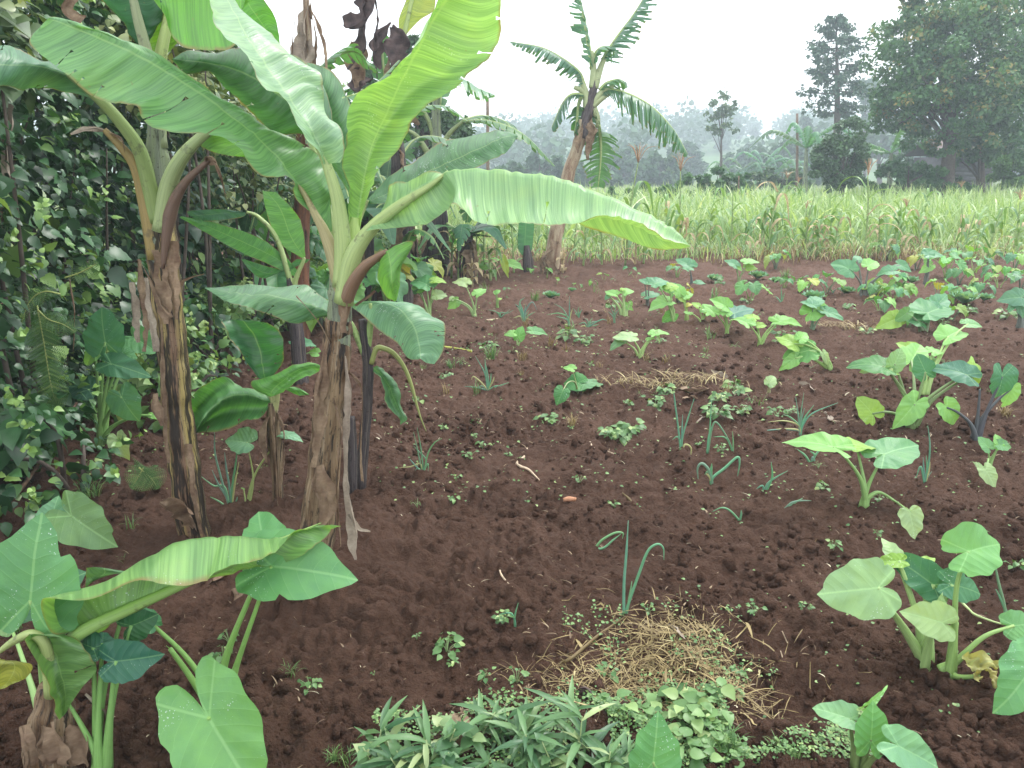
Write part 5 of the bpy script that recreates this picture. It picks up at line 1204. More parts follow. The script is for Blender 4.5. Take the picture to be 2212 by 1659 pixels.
for (r, x, y, h) in [('e', 1425, 315, 78), ('f', 530, 190, 85), ('f', 255, 205, 75), ('f', 1085, 285, 78), ('f', 880, 330, 110), ('f', 1830, 345, 130), ('f', 1500, 215, 70), ('f', 1960, 330, 80), ('f', 640, 215, 60), ('f', 2170, 300, 70), ('e', 1560, 270, 40)]:
    bp = G(*cv(r, x, y)); CB.append(cabbage(bp, h * .3418 * bp[1] / FPX * .75, r_))
rank_labels(CB, 'open bluish-green cabbage', 'the plot')
# ------------------------------------------------------------------ onions, weeds, debris
r_ = np.random.default_rng(33)
ONC = (.12, .27, .17)
def onion(label, r, base, leaves, w=.0035, col=ONC, group='spring onions planted in the soil'):
    bp = G(*cv(r, *base)); Yb = bp[1]
    root = thing('spring_onion', label, 'onion', bp, group)
    for q, s in enumerate(leaves):
        P = np.concatenate([[bp + np.array([(q % 3 - 1) * .003, 0, -.01])], pts(r, s, Yb)])
        c = colr(col, .2, r_)
        if q % 5 == 4: c = (.34, .36, .16)
        stalk(root, 'leaf', P, [w * 1.3, w * 1.2, w, w * .25], 'onion', c, 6, flat=.6)
    return root
ON = [
 ('tall spring onion with one straight leaf and one bent over at the tip, front centre', 'h', (1895, 690), ['1890,500 1905,300 1917,95', '1925,600 1985,430 2040,290 2100,245 2138,270 2142,345', '1920,610 1940,480'], .006),
 ('spring onion clump with flopped bleached leaves left of centre', 'e', (620, 1400), ['590,1290 560,1150', '610,1280 582,1120', '650,1290 690,1220 740,1190', '640,1330 600,1280 560,1240', '600,1350 540,1370 470,1375', '585,1380 560,1420', '560,1350 535,1320', '650,1350 652,1400'], .0045),
 ('spring onion clump with upright leaves and yellow broken ones, middle of the soil', 'e', (1030, 880), ['1010,780 950,670', '1015,760 1012,690', '1030,800 1010,700', '1045,830 1050,780', '990,840 940,800 925,820', '960,870 880,862', '1080,860 1110,870', '1100,860 1160,838', '990,860 960,875', '1060,830 1070,800'], .006),
 ('onion with two thick leaves, one arching over to the right', 'f', (240, 1480), ['235,1430 215,1400 195,1420', '245,1440 320,1380 400,1310 415,1350 402,1430', '225,1400 180,1350 150,1380 155,1465', '235,1400 240,1350', '230,1440 200,1410'], .009),
 ('onion with thin upright leaves near the left of the plot rows', 'f', (48, 1280), ['30,1150 5,950 0,900', '55,1180 90,1060 128,940', '50,1190 55,1040', '40,1210 20,1180 -10,1200', '70,1230 110,1260 85,1370'], .006),
 ('solitary onion leaf pair standing upright in line with the twig', 'f', (212, 1275), ['225,1160 238,950', '220,1180 245,1100', '240,1130 270,1090 340,1190 380,1280'], .006),
 ('short onion shoot crossing a fallen leaf', 'f', (378, 1280), ['375,1220 370,1145', '330,1190 250,1180'], .005),
 ('spring onion clump with many thin fanned leaves at the middle right', 'f', (800, 1170), ['790,1080 770,930', '800,1060 822,900', '815,1080 885,980', '820,1100 880,1030 1038,965', '790,1110 700,1080 590,1088', '800,1120 740,1060 690,1040', '780,1140 600,1140 440,1190', '800,1100 825,1000', '812,1110 850,1020', '790,1140 700,1130 560,1145', '805,1180 790,1260 800,1400'], .006),
 ('flattened onion with leaves trailing down to the right', 'f', (865, 1340), ['830,1300 780,1260', '900,1290 950,1230', '880,1310 900,1380 930,1485', '890,1300 860,1270'], .008),
 ('onion plant with one thread-like tall leaf at right', 'f', (1590, 1465), ['1610,1350 1618,1230 1605,1110', '1600,1380 1595,1300', '1580,1390 1575,1310', '1560,1370 1530,1440', '1610,1400 1620,1340', '1600,1440 1630,1400'], .006),
 ('limp small onion lying left of the flattened one', 'f', (570, 1535), ['590,1480 640,1440 720,1395', '560,1490 510,1520', '620,1440 615,1340', '585,1500 600,1480'], .006),
 ('cut onion leaf lying on the soil like a blue-green comma', 'f', (700, 1632), ['740,1600 800,1585 870,1585', '760,1600 815,1568'], .006),
 ('leaning onion leaves near the right edge behind the pale-leaved cocoyam', 'i', (2110, 760), ['2090,640 2050,480 2022,320', '2100,680 2070,600 2035,530', '2120,790 2140,850'], .007),
 ('onion row clump with bleached tips left of the tall thin onion', 'e', (1255, 460), ['1240,380 1200,340', '1250,390 1230,330', '1260,400 1270,340', '1280,420 1330,390', '1235,420 1190,430', '1270,380 1310,330 1340,380', '1230,340 1262,300', '1240,400 1215,360', '1265,420 1290,380', '1250,430 1300,440'], .009),
 ('onion with a single very tall straight leaf in the middle rows', 'e', (1542, 480), ['1545,400 1545,290', '1535,430 1500,370 1450,340', '1540,430 1480,400 1400,410', '1530,440 1460,420', '1550,420 1565,370'], .008),
 ('low spreading onion clump behind the pale cocoyam bunch', 'e', (1660, 490), ['1640,460 1600,470', '1660,450 1640,430', '1680,460 1720,450', '1690,470 1750,440 1780,445', '1640,480 1595,490', '1700,480 1730,470', '1670,460 1690,430'], .009),
 ('upright onion clump below the pale cocoyam bunch', 'e', (1830, 460), ['1825,410 1800,350', '1830,400 1840,350', '1835,410 1865,370', '1820,420 1790,390'], .008),
 ('onion clump with crossed fallen leaves at the left of the rows', 'e', (1110, 420), ['1080,390 1030,378', '1110,395 1150,400 1190,380', '1100,400 1060,385', '1130,410 1170,375'], .007),
 ('tall slim onions at the foot of the left trunk', 'd', (1460, 1640), ['1400,1450 1360,1290 1355,1150', '1470,1480 1490,1350 1498,1250', '1450,1500 1430,1380 1420,1280', '1420,1500 1350,1490 1270,1430', '1480,1500 1510,1340', '1430,1560 1380,1480 1340,1390', '1400,1600 1330,1560', '1490,1600 1500,1560'], .006),
 ('short onion stub with a fallen bleached leaf, centre left', 'h', (1205, 765), ['1200,700 1222,615', '1198,720 1170,680 1100,690'], .004),
 ('wilted onion leaf bent to the soil, centre', 'h', (960, 430), ['965,390 1000,372 1060,385 1105,405', '955,440 940,478'], .006),
 ('withered bent onion leaves upper right of the centre furrow', 'h', (1710, 260), ['1750,220 1830,175 1882,175 1880,210', '1760,270 1820,220 1870,180'], .006),
 ('onion stub with curled yellow leaf beside a green stump', 'i', (420, 95), ['425,60 425,30', '400,80 350,30 300,15 240,40'], .006),
 ('onions standing between the cocoyams of the fourth row', 'f', (680, 335), ['680,290 678,230', '690,300 700,270', '660,310 640,290'], .01),
 ('bluish onion tuft right of the single tall onion', 'e', (1600, 430), ['1590,400 1570,370', '1600,390 1605,360', '1610,400 1625,375'], .009),
 ('onion near the right side row with a stubby clump', 'f', (1000, 640 - 360), ['1000,260 985,240', '1010,262 1025,245'], .01),
]
for it in ON:
    onion(it[0], it[1], it[2], it[3], it[4] * .7)

def broad_weed(bp, s, r_, n, name='broadleaf_weed', cat='weed', group='broad-leaved seedlings', mat='weed', T=T_OVATE, upright=.4, rootlabel=''):
    root = thing(name, rootlabel, cat, bp, group)
    k = n
    az = r_.uniform(0, 6.28, k); hh = r_.uniform(.15, 1, k) * s * upright * 2; rr = r_.uniform(.15, .75, k) * s
    c = np.stack([bp[0] + np.cos(az) * rr, bp[1] + np.sin(az) * rr, bp[2] + hh + .006], 1)
    d = np.stack([np.cos(az), np.sin(az), r_.uniform(-.5, .4, k)], 1)
    nn = np.stack([np.cos(az) * .2 + r_.uniform(-.3, .3, k), np.sin(az) * .2 - .35 + r_.uniform(-.3, .3, k), np.ones(k)], 1)
    V, F, t = cloud(T, c, d, nn, s * r_.uniform(.30, .62, k), r_.uniform(0, 1, k) ** 1.5)
    link_mesh('foliage', V, F, M[mat], root, tint=t)
    st = []
    for i in range(min(k, 9)):
        st.append(tube(np.array([bp + [0, 0, -.01], (bp + c[i]) / 2 + [0, 0, hh[i] * .15], c[i]]), [s * .03, s * .018], 5, 5))
    V, F, U = join(st)
    link_mesh('stem', V, F, M['stalk'], root, uv=U, color=(.2, .3, .14))
    return root

WD = []
for (r, x, y, s, n) in [('g', 1410, 990, 30, 16), ('g', 1450, 860, 22, 8), ('h', 770, 930, 34, 26), ('h', 1020, 1110, 22, 14), ('h', 1210, 1110, 24, 14), ('g', 1960, 1160, 26, 18), ('e', 1530, 560, 30, 22), ('e', 1640, 600, 26, 20), ('e', 1410, 1100, 30, 26), ('e', 1860, 1200, 40, 46), ('e', 1800, 1180, 30, 20), ('e', 1930, 1150, 32, 30),
                        ('e', 2080, 1000, 34, 34), ('e', 2140, 920, 30, 26), ('f', 380, 900, 34, 24), ('f', 270, 1060, 34, 30), ('f', 430, 1040, 26, 18), ('f', 650, 1060, 28, 20), ('f', 720, 1040, 24, 14), ('f', 280, 960, 30, 22), ('d', 560, 1400, 34, 16), ('i', 510, 680, 20, 16), ('i', 820, 680, 18, 16), ('i', 1290, 190, 12, 12), ('i', 1010, 270, 18, 16),
                        ('i', 2160, 400, 22, 14), ('i', 420, 1080, 20, 16), ('h', 2040, 680, 16, 12), ('h', 580, 835, 9, 9), ('h', 810, 1010, 15, 14), ('h', 315, 1075, 8, 6), ('h', 1130, 730, 20, 30), ('f', 1100, 380, 20, 14), ('f', 2100, 430, 26, 24), ('f', 700, 590, 34, 30), ('e', 760, 820, 22, 20), ('e', 1020, 640, 26, 22), ('d', 1000, 820, 24, 18), ('h', 1780, 1080, 26, 20), ('h', 1950, 1280, 26, 20), ('f', 1850, 400, 24, 20), ('f', 300, 1270, 20, 12)]:
    bp = G(*cv(r, x, y)); WD.append(broad_weed(bp, s * (3.6 if r in 'ghi' else 2.7) * .3418 * bp[1] / FPX, r_, n))
for _ in range(46):
    bp = G(r_.uniform(900, 2180), 600 + 520 * r_.random() ** 1.3); WD.append(broad_weed(bp, r_.uniform(8, 20) * 1.1 * bp[1] / FPX, r_, int(r_.integers(6, 16)), T=[T_OVATE, T_TOOTH, T_LANCE][r_.integers(3)]))
rank_labels(WD, 'low grey-green leafy weed', 'the soil')

# the thick patch of lance-leaved weeds in front, one plant after another
LW = []
for i in range(36):
    x = r_.uniform(200, 1900); y = 1430 + 360 * r_.random() ** .8 + 90 * abs((x - 1000) / 800) ** 2
    if x > 1500: y += 60
    bp = G(*cv('h', x, y))
    root = thing('lance_leaf_weed', '', 'weed', bp, 'lance-leaved weeds in the front patch')
    k = int(r_.integers(10, 26)); hgt = r_.uniform(.04, .15)
    az = r_.uniform(0, 6.28, k); f = r_.uniform(.1, 1, k)
    lean = np.array([r_.uniform(-.06, .06), r_.uniform(-.05, .03)])
    c = np.stack([bp[0] + lean[0] * f, bp[1] + lean[1] * f, bp[2] + hgt * f], 1)
    d = np.stack([np.cos(az), np.sin(az), r_.uniform(-.6, 1.5, k)], 1)
    nn = np.stack([-np.cos(az) * .4, -np.sin(az) * .4 - .2, np.ones(k)], 1)
    kind = r_.random(); TT, z_ = (T_LANCE, 1.0) if kind < .62 else (T_OVATE, .38) if kind < .82 else (T_TOOTH, .42)
    V, F, t = cloud(TT, c, d, nn, z_ * r_.uniform(.04, .135, k), np.clip(r_.uniform(0, .8, k) ** 1.3 + r_.uniform(0, .45), 0, 1))
    link_mesh('foliage', V, F, M['weedg'], root, tint=t)
    V, F, U = tube(np.array([bp - [0, 0, .01], bp + [lean[0] * .5, lean[1] * .5, hgt * .5], bp + [lean[0], lean[1], hgt]]), [.0025, .0015], 5, 6)
    link_mesh('stem', V, F, M['stalk'], root, uv=U, color=(.26, .34, .16))
    LW.append(root)
rank_labels(LW, 'narrow-leaved bluish-green weed', 'the front patch', per=15)

# mats of tiny ground cover
def cover(name, label, zones, seed, T=T_OVATE, s=(.006, .014), mat='weed', h=.03):
    q = np.random.default_rng(seed); Vs = []
    for (r, x0, x1, y0, y1, n) in zones:
        a = cv(r, x0, y0); b = cv(r, x1, y1)
        P = scatter_img(n, a[0], b[0], a[1], b[1], q)
        keep = vnoise(P[:, 0] * 9, P[:, 1] * 9) > -.05
        P = P[keep]; k = len(P); az = q.uniform(0, 6.28, k)
        P[:, 2] += q.uniform(0, h, k)
        d = np.stack([np.cos(az), np.sin(az), q.uniform(-.2, .6, k)], 1)
        nn = np.stack([q.uniform(-.4, .4, k), q.uniform(-.6, .2, k), np.ones(k)], 1)
        Vs.append(cloud(T, P, d, nn, q.uniform(s[0], s[1], k) * (P[:, 1] / 2.2) ** .5, q.uniform(0, 1, k)))
    V, F, t = merge(Vs)
    o = link_mesh(name, V, F, M[mat], origin=(0, 0, 0), tint=t)
    return tag(o, label, 'ground cover', kind='stuff')
cover('chickweed_mat', 'tiny round-leaved weeds creeping round the straw heap and bottom edge', [('h', 1500, 2900, 720, 1200, 1000), ('h', 1700, 2700, 1150, 1700, 4200), ('i', 900, 1250, 1350, 1700, 700), ('h', 300, 1900, 1250, 1700, 2600), ('i', 500, 900, 1400, 1700, 800)], 4)
cover('scattered_sprouts', 'tiny green sprouts dotted about the turned soil', [('e', 300, 2212, 150, 700, 1200), ('e', 300, 2212, 300, 1650, 750), ('i', 0, 2212, 0, 1650, 420), ('d', 300, 1900, 700, 1650, 500), ('f', 0, 2212, 100, 1600, 900)], 6, s=(.006, .016), h=.012)
cover('taller_weed_mat', 'soft mixed weeds with oval leaves at the bottom right of the straw heap', [('i', 0, 480, 1180, 1700, 230), ('h', 1750, 2250, 1200, 1420, 110)], 8, s=(.018, .055), h=.06)

# grass tufts
GTF = []
EXTRA = [('v', r_.uniform(960, 1750), r_.uniform(600, 900), r_.uniform(40, 90), 16, int(r_.random() < .4)) for _ in range(24)]
for (r, x, y, h, n, dry) in EXTRA + [('e', 1250, 700, 60, 40, 1), ('e', 1050, 690, 90, 46, 0), ('e', 790, 750, 60, 40, 0), ('e', 620, 760, 45, 20, 0), ('e', 1560, 1110, 70, 50, 1), ('f', 2090, 1060, 80, 50, 1), ('i', 330, 1560, 190, 70, 0), ('i', 640, 1540, 120, 40, 0), ('f', 700, 190, 60, 60, 0), ('e', 1240, 800, 40, 30, 1), ('g', 780, 370, 60, 24, 0), ('g', 830, 150, 90, 14, 0),
                               ('i', 860, 280, 60, 30, 1), ('d', 580, 1560, 110, 40, 0), ('g', 90, 800, 120, 60, 0), ('h', 60, 1620, 110, 40, 0), ('i', 760, 1600, 90, 40, 0), ('e', 1330, 320, 60, 40, 0), ('g', 1830, 1080, 90, 30, 0), ('g', 2180, 1640, 120, 30, 0)]:
    bp = G(*cv(r, x, y)); s = h * .3418 * bp[1] / FPX * 1.3
    B = np.tile(bp, (n, 1)) + np.stack([r_.normal(0, s * .15, n), r_.normal(0, s * .15, n), 0 * np.zeros(n)], 1)
    V, F, t = blades(B, s * r_.uniform(.5, 1.2, n), r_.uniform(.3, 1.3, n), r_.uniform(0, 6.28, n), np.full(n, s * .022), r_.uniform(0, .9, n), 5)
    o = link_mesh('grass_tuft', V, F, M['straw' if dry else 'weed'], origin=bp, tint=t)
    tag(o, '', 'grass', 'small grass tufts in the soil'); o['dry'] = dry; GTF.append(o)
rank_labels([o for o in GTF if o['dry']], 'dried straw-coloured grass tuft', 'the soil')
rank_labels([o for o in GTF if not o['dry']], 'small green grass tuft', 'the soil')
for o in GTF: del o['dry']

# straw heap
q = np.random.default_rng(17)
c0 = G(*cv('h', 2230, 980)); c1 = G(*cv('h', 1880, 1180)); n = 1900
A = np.where(q.random(n)[:, None] < .72, c0 + np.stack([q.normal(0, .15, n), q.normal(0, .13, n), 0 * np.zeros(n)], 1), c1 + np.stack([q.normal(0, .20, n), q.normal(0, .07, n), 0 * np.zeros(n)], 1))
dd = np.minimum(np.linalg.norm((A - c0)[:, :2], axis=1) / .3, 1)
A = A[vnoise(A[:, 0] * 7, A[:, 1] * 7) + q.uniform(-.25, .35, n) > -.1]; n = len(A); dd = np.minimum(np.linalg.norm((A - c0)[:, :2], axis=1) / .3, 1)
A[:, 2] = H(A[:, 0], A[:, 1]) + q.uniform(0, 1, n) * .022 * (1 - dd) + .002
V, F, t = blades(A, q.uniform(.03, .15, n), q.uniform(.9, 1.9, n), q.uniform(0, 6.28, n), q.lognormal(-6.8, .5, n), np.clip(q.beta(1.5, 2, n), 0, 1), 6, 1.1)
base = np.repeat(A[:, 2], 14)
V[:, 2] = np.maximum(base + (V[:, 2] - base) * .16 + .012 * vnoise(V[:, 0] * 30, V[:, 1] * 30), H(V[:, 0], V[:, 1]) + .001)
tag(link_mesh('straw_heap', V, F, M['straw'], origin=c0, tint=t), 'tangled heap of pulled dry grass and roots in the foreground', 'straw', kind='stuff')
for (lb, zr, cx, cy2, nn_, rad) in (('thin scatter of dry grass in the middle of the plot rows', 'f', -30, 840, 260, .22), ('wisp of dry roots between the cocoyam rows', 'f', 1120, 470, 160, .22), ('brown dead grass mulch along the foot of the tall grass', 'c', 180, 1590, 500, .9), ('dry leaf litter under the hedge', 'd', 600, 700, 300, .4)):
    cc = G(*cv(zr, cx, cy2))
    A = cc + np.stack([q.normal(0, rad, nn_), q.normal(0, rad * .35, nn_), 0 * np.zeros(nn_)], 1); A[:, 2] = H(A[:, 0], A[:, 1]) + .006
    k = cc[1] / 3
    V, F, t = blades(A, q.uniform(.05, .2, nn_) * k ** .5, q.uniform(1.0, 1.6, nn_), q.uniform(0, 6.28, nn_), q.uniform(.0012, .003, nn_) * k ** .5, q.uniform(0, 1, nn_), 5, 1.1)
    base = np.repeat(A[:, 2], 12); V[:, 2] = base + (V[:, 2] - base) * .45
    tag(link_mesh('dry_grass_scatter', V, F, M['straw'], origin=cc, tint=t), lb, 'straw', kind='stuff')

# single bits of debris
def bit(name, label, cat, r, s, R, mat, col=None, lift=.004, group=None):
    P = []
    for w in s.split():
        a = [float(z) for z in w.split(',')]; g = G(*cv(r, a[0], a[1])); g[2] += lift + (a[2] if len(a) > 2 else 0); P.append(g)
    P = np.array(P); V, F, U = tube(P, R, 7, max(10, 7 * len(P)), .8, .12)
    return tag(link_mesh(name, V, F, M[mat], origin=P[0], uv=U, color=col), label, cat, group)
bit('bare_root', 'pale S-shaped bare root lying on the soil near the centre', 'root', 'e', '1278,1255 1270,1300 1215,1350 1235,1372 1290,1395 1355,1460', [.003, .008, .009, .008, .006, .004], 'root')
bit('bare_root', 'thin pale root curving downhill below the bluish weed patch', 'root', 'e', '1675,1215 1700,1255 1780,1275 1855,1305', [.003, .005, .004, .002], 'root')
bit('bare_root', 'short reddish root ending in a point, centre foreground', 'root', 'h', '1105,400 1112,440 1150,490 1185,520', [.003, .004, .003, .001], 'root')
bit('bare_root', 'long reddish-brown runner bent at the edge of the straw heap', 'root', 'h', '1900,740,.02 1720,850,.01 1560,970 1490,1005 1540,1045 1600,1085', [.003, .006, .006, .005, .004, .002], 'straw')
bit('pale_stick', 'short whitish stick lying flat on the soil left of the onions', 'stick', 'e', '1020,447 1060,444 1098,440', [.011, .012, .011], 'root')
bit('fallen_stalk', 'yellow-green fallen leaf stalk right of the big drooping sucker leaf', 'stalk', 'e', '740,620 830,632 925,650', [.012, .011, .010], 'stalk', (.42, .46, .10), .012)
bit('fallen_stalk', 'split pale stalk lying among the onion rows', 'stalk', 'e', '1560,372 1660,380 1770,412', [.015, .013, .010], 'stalk', (.42, .46, .24), .01)
bit('dry_stick', 'grey wooden stick leaning out of the hedge at the left edge', 'stick', 'd', '30,1625 160,1510,.02 330,1340,.08 515,1165,.18', [.014, .013, .011, .008], 'wood')
bit('fallen_twig', 'pale straight twig with a crumpled leaf scrap, right of the onion clump', 'twig', 'f', '985,1080 1080,1092 1190,1103', [.004, .004, .002], 'root')
bit('fallen_stalk', 'thin pale stem curving over the soil by the right foreground cocoyam', 'stalk', 'i', '1750,612,.03 1850,650 1900,695 2000,735 2100,765', [.004, .005, .004, .003], 'stalk', (.34, .44, .20))
bit('bare_root', 'hair-thin pale root in the hollow at the right of the straw heap', 'root', 'i', '680,835,.02 720,880 755,930', [.0015, .002, .001], 'root')
bit('bare_root', 'short pale rootlet below the hollow right of the straw heap', 'root', 'i', '670,960,.02 700,1005 740,1045', [.0015, .002, .001], 'root')
bit('bare_root', 'dark charred root sticking up at the foot of the pale leaning trunk', 'root', 'e', '1440,165 1460,120,.05 1490,70,.12', [.03, .02, .006], 'wood')
bit('husk_twig', 'curly brown twig with frayed end, lower right of centre', 'twig', 'e', '1880,1540 1920,1590,.01 1960,1620 2010,1655', [.003, .007, .005, .002], 'straw')
p = G(*cv('e', 1548, 1592))
V, F, U = tube(np.array([p + [-.030, 0, .010], p + [0, .002, .013], p + [.028, .004, .010]]), [.008, .012, .009], 9, 9, .8, .25)
tag(link_mesh('clay_shard', V, F, M['brick'], origin=p, uv=U), 'small orange lump of broken clay lying on the soil', 'clay shard')
def scrap(label, r, s, w, mat, seed, name='dead_leaf_scrap', lift=.02, group='dead leaf scraps on the soil', mapd=M):
    P = []
    for x in s.split():
        a = [float(z) for z in x.split(',')]; g = G(*cv(r, a[0], a[1])); g[2] += lift; P.append(g)
    V, F, U = ribbon(np.array(P), w, seed=seed, crumple=.9, n=18, m=7, curl=.9)
    return tag(link_mesh(name, V, F, M[mat], origin=P[0], uv=U), label, 'dead leaf', group)
scrap('large crumpled brown dead leaf lying at the middle right of the rows', 'f', '5,900 60,905 130,925 215,900', [.01, .045, .055, .015], 'dry', 1)
scrap('second fold of brown dead leaf just below the large crumpled one', 'f', '60,960 100,945 150,955', [.02, .05, .02], 'dry', 2)
scrap('pale withered leaf beside the solitary onions', 'f', '140,1110 165,1080 185,1070 160,1060', [.01, .03, .02, .01], 'drypale', 3)
scrap('whitish crumpled scrap at the end of the straight twig', 'f', '955,1040 975,1060 980,1095', [.02, .04, .02], 'drypale', 4)
scrap('long dry husk lying alone in the dry soil at right', 'f', '235,775 285,795 340,820', [.008, .022, .006], 'drypale', 5)
scrap('white-tipped dry husk near the tiny cocoyam', 'f', '790,850 850,880 882,905', [.01, .02, .012], 'drypale', 6)
scrap('broad dry leaf bases piled beside the tan trunk at left', 'g', '1340,530 1440,480 1520,440 1560,400', [.02, .05, .05, .02], 'dry', 7)
scrap('brown dry leaf chunk behind the tall cocoyam stalk', 'g', '1640,470 1700,500 1800,500', [.03, .07, .04], 'dry', 8)
scrap('narrow brown dry leaf strip leaning among the trunk litter', 'g', '1360,500 1410,580 1470,650', [.008, .02, .012], 'dry', 9)
scrap('wide brown dry leaf curled at the foot of the trunk litter', 'g', '1440,600 1500,570 1580,520', [.02, .04, .03], 'dry', 10)
scrap('folded brown blade in the middle of the front weeds', 'h', '790,1640 830,1540 850,1430 870,1370', [.02, .026, .018, .004], 'dry', 11, lift=.05)
scrap('brown dead leaf standing beside the first folded blade', 'h', '840,1620 880,1540 905,1440', [.02, .02, .008], 'dry', 12, lift=.05)
scrap('dark rotten fruit husk beside the straw heap', 'h', '1580,1240 1640,1225 1680,1260', [.012, .028, .012], 'drydark', 13, lift=.012)
scrap('yellow-white dry husk at the upper right corner of the straw heap', 'i', '-40,790 20,830 60,880', [.006, .016, .008], 'drypale', 14)
scrap('dry brown leaf half buried left of the tan trunk foot', 'd', '1780,1580 1850,1600 1900,1610', [.02, .04, .02], 'dry', 15)
scrap('pale dry leaf on the dry ridge among far cocoyams', 'f', '1150,500 1200,492 1260,485', [.01, .03, .01], 'drypale', 16)
# ------------------------------------------------------------------ hedge on the left
q = np.random.default_rng(41)
HS = []
def leafshrub(name, label, cat, x, y, rx, ry, z0, z1, n, size, T, mat, group, q, tint=(0, 1), power=1.4, droopy=.5, stems=9, up=0.0, lowthin=.0):
    bp = np.array([x, y, 0.0]); bp[2] = float(H(x, y)) * 1.0
    root = thing(name, label, cat, bp, group)
    a = q.uniform(0, 6.28, n); zz = q.uniform(0, 1, n) ** (1 - lowthin)
    # an uneven outline: bulges that change with direction and height
    hole = vnoise(a * 2.6 + x * 7, zz * 9 + y * 3) < -.2; a = a[~hole]; zz = zz[~hole]; n = len(a)
    bul = 1 + .35 * vnoise(a * 1.3 + x * 5, zz * 5 + y) * 2
    prof = np.clip(np.sin(np.clip(zz * .9 + .12, 0, 1) * math.pi) ** .35, .3, 1)
    rad = (q.uniform(0, 1, n) ** .35) * bul * prof
    P = np.stack([x + np.cos(a) * rx * rad, y + np.sin(a) * ry * rad, z0 + (z1 - z0) * zz], 1)
    out = nrm(np.stack([np.cos(a), np.sin(a), q.uniform(-.2, .9, n)], 1) + q.normal(0, .35, (n, 3)))
    d = nrm(np.stack([np.cos(a), np.sin(a), -droopy + up + q.normal(0, .4, n)], 1) + q.normal(0, .45, (n, 3)))
    nn = nrm(out + np.array([0, 0, .7]) + q.normal(0, .25, (n, 3)))
    t = np.clip(q.uniform(tint[0], tint[1], n) ** power + .25 * vnoise(P[:, 0] * 4, P[:, 2] * 4), 0, 1)
    V, F, tt = cloud(T, P, d, nn, size * q.lognormal(-.47, .36, n) * np.where(q.random(n) < .04, 1.45, 1), t)
    ns = 26; si = q.integers(n, size=ns); sp_, sd_, sn_, sz_, st_ = [], [], [], [], []
    for j in si:                                       # young pale shoots reaching out of the mass
        o3 = nrm(out[j] + np.array([0, -.4, .5])); nl = 8
        for l in range(nl):
            az = l * 2.4; sp_.append(P[j] + o3 * (.05 + .022 * l) * (size / .09)); sd_.append(nrm(o3 * .6 + q.normal(0, .6, 3))); sn_.append(nrm(o3 + q.normal(0, .3, 3)))
            sz_.append(size * (.75 - .06 * l)); st_.append(min(1, .7 + .05 * l))
    V2, F2, tt2 = cloud(T, np.array(sp_), np.array(sd_), np.array(sn_), np.array(sz_), np.array(st_))
    V, F, tt = merge([(V, F, tt), (V2, F2, tt2)])
    link_mesh('foliage', V, F, M[mat], root, tint=tt)
    ss = []
    for i in range(stems):
        e = P[q.integers(n)]; e = np.array([e[0], e[1], max(e[2], z0 + .5 * (z1 - z0))])
        b = bp + np.array([q.uniform(-.5, .5) * rx, q.uniform(-.5, .5) * ry, -.05])
        ss.append(tube(np.array([b, lerp(b, e, .5) + np.array([q.uniform(-.08, .08), q.uniform(-.08, .08), .1]), e]), [.016, .011, .004], 6, 9))
    V, F, U = join(ss)
    link_mesh('stem', V, F, M['bark'], root, uv=U)
    return root
GH = 'shrubs of the tall hedge on the left'
# (depth, offset) along the hedge line, nearest first
for i, (x, y, rx, ry, z1, mt, T, sz, n) in enumerate([
    (-2.75, 2.6, .55, .6, 2.9, 'creeper', T_OVATE, .085, 2600), (-2.75, 3.4, .6, .65, 3.0, 'hedge', T_TOOTH, .085, 3600), (-2.85, 4.2, .65, .65, 3.1, 'hedge', T_TOOTH, .085, 3800), (-2.95, 5.0, .7, .65, 3.2, 'hedge', T_TOOTH, .09, 3600),
    (-3.0, 5.9, .75, .7, 3.2, 'creeper', T_OVATE, .10, 3200), (-3.05, 6.8, .8, .7, 3.2, 'hedge', T_TOOTH, .10, 3200), (-3.1, 7.8, .8, .75, 3.2, 'hedge2', T_OVATE, .10, 3000), (-3.15, 8.8, .8, .8, 3.2, 'hedge', T_OVATE, .11, 2800), (-3.15, 9.9, .8, .8, 3.1, 'hedge2', T_OVATE, .11, 2600),
    (-3.1, 11.0, .8, .9, 3.0, 'hedge', T_OVATE, .12, 2400), (-2.9, 12.3, .9, .9, 2.7, 'hedge', T_OVATE, .12, 2200), (-3.6, 6.5, .6, 2.2, 3.6, 'hedge', T_OVATE, .13, 3000), (-3.4, 3.6, .5, 1.4, 3.4, 'creeper', T_OVATE, .12, 2600)]):
    HS.append(leafshrub('hedge_shrub', '', 'shrub', x, y, rx, ry, .05, z1, int(n * 1.25), sz, T, mt, GH, q))
    o = HS[-1]; o['w'] = {'hedge': 'dark toothed-leaved', 'creeper': 'near-black glossy', 'hedge2': 'yellowish-leaved'}[mt]
for w in ('dark toothed-leaved', 'near-black glossy', 'yellowish-leaved'):
    rank_labels([o for o in HS if o['w'] == w], w + ' shrub', 'the left hedge')
for o in HS: del o['w']
# pale variegated tops
leafshrub('variegated_shrub', 'pale yellowish leafy top of a climber above the left hedge, between the banana leaves', 'shrub', -2.45, 5.6, .55, .5, 1.9, 2.75, 1500, .10, T_OVATE, 'hedge2', GH, q, tint=(.4, 1), power=.7, stems=5)
leafshrub('variegated_shrub', 'patch of pale drooping creeper leaves at the upper left corner of the hedge', 'shrub', -2.5, 3.7, .4, .4, 1.85, 2.6, 700, .11, T_OVATE, 'hedge2', GH, q, tint=(.1, .8), power=1.0, stems=5)
leafshrub('variegated_shrub', 'bleached leaf tangle behind the crossing banana leaves left of centre', 'shrub', -2.35, 6.6, .5, .5, 1.2, 2.2, 1300, .085, T_OVATE, 'hedge2', GH, q, tint=(.3, 1), power=.8, stems=4)
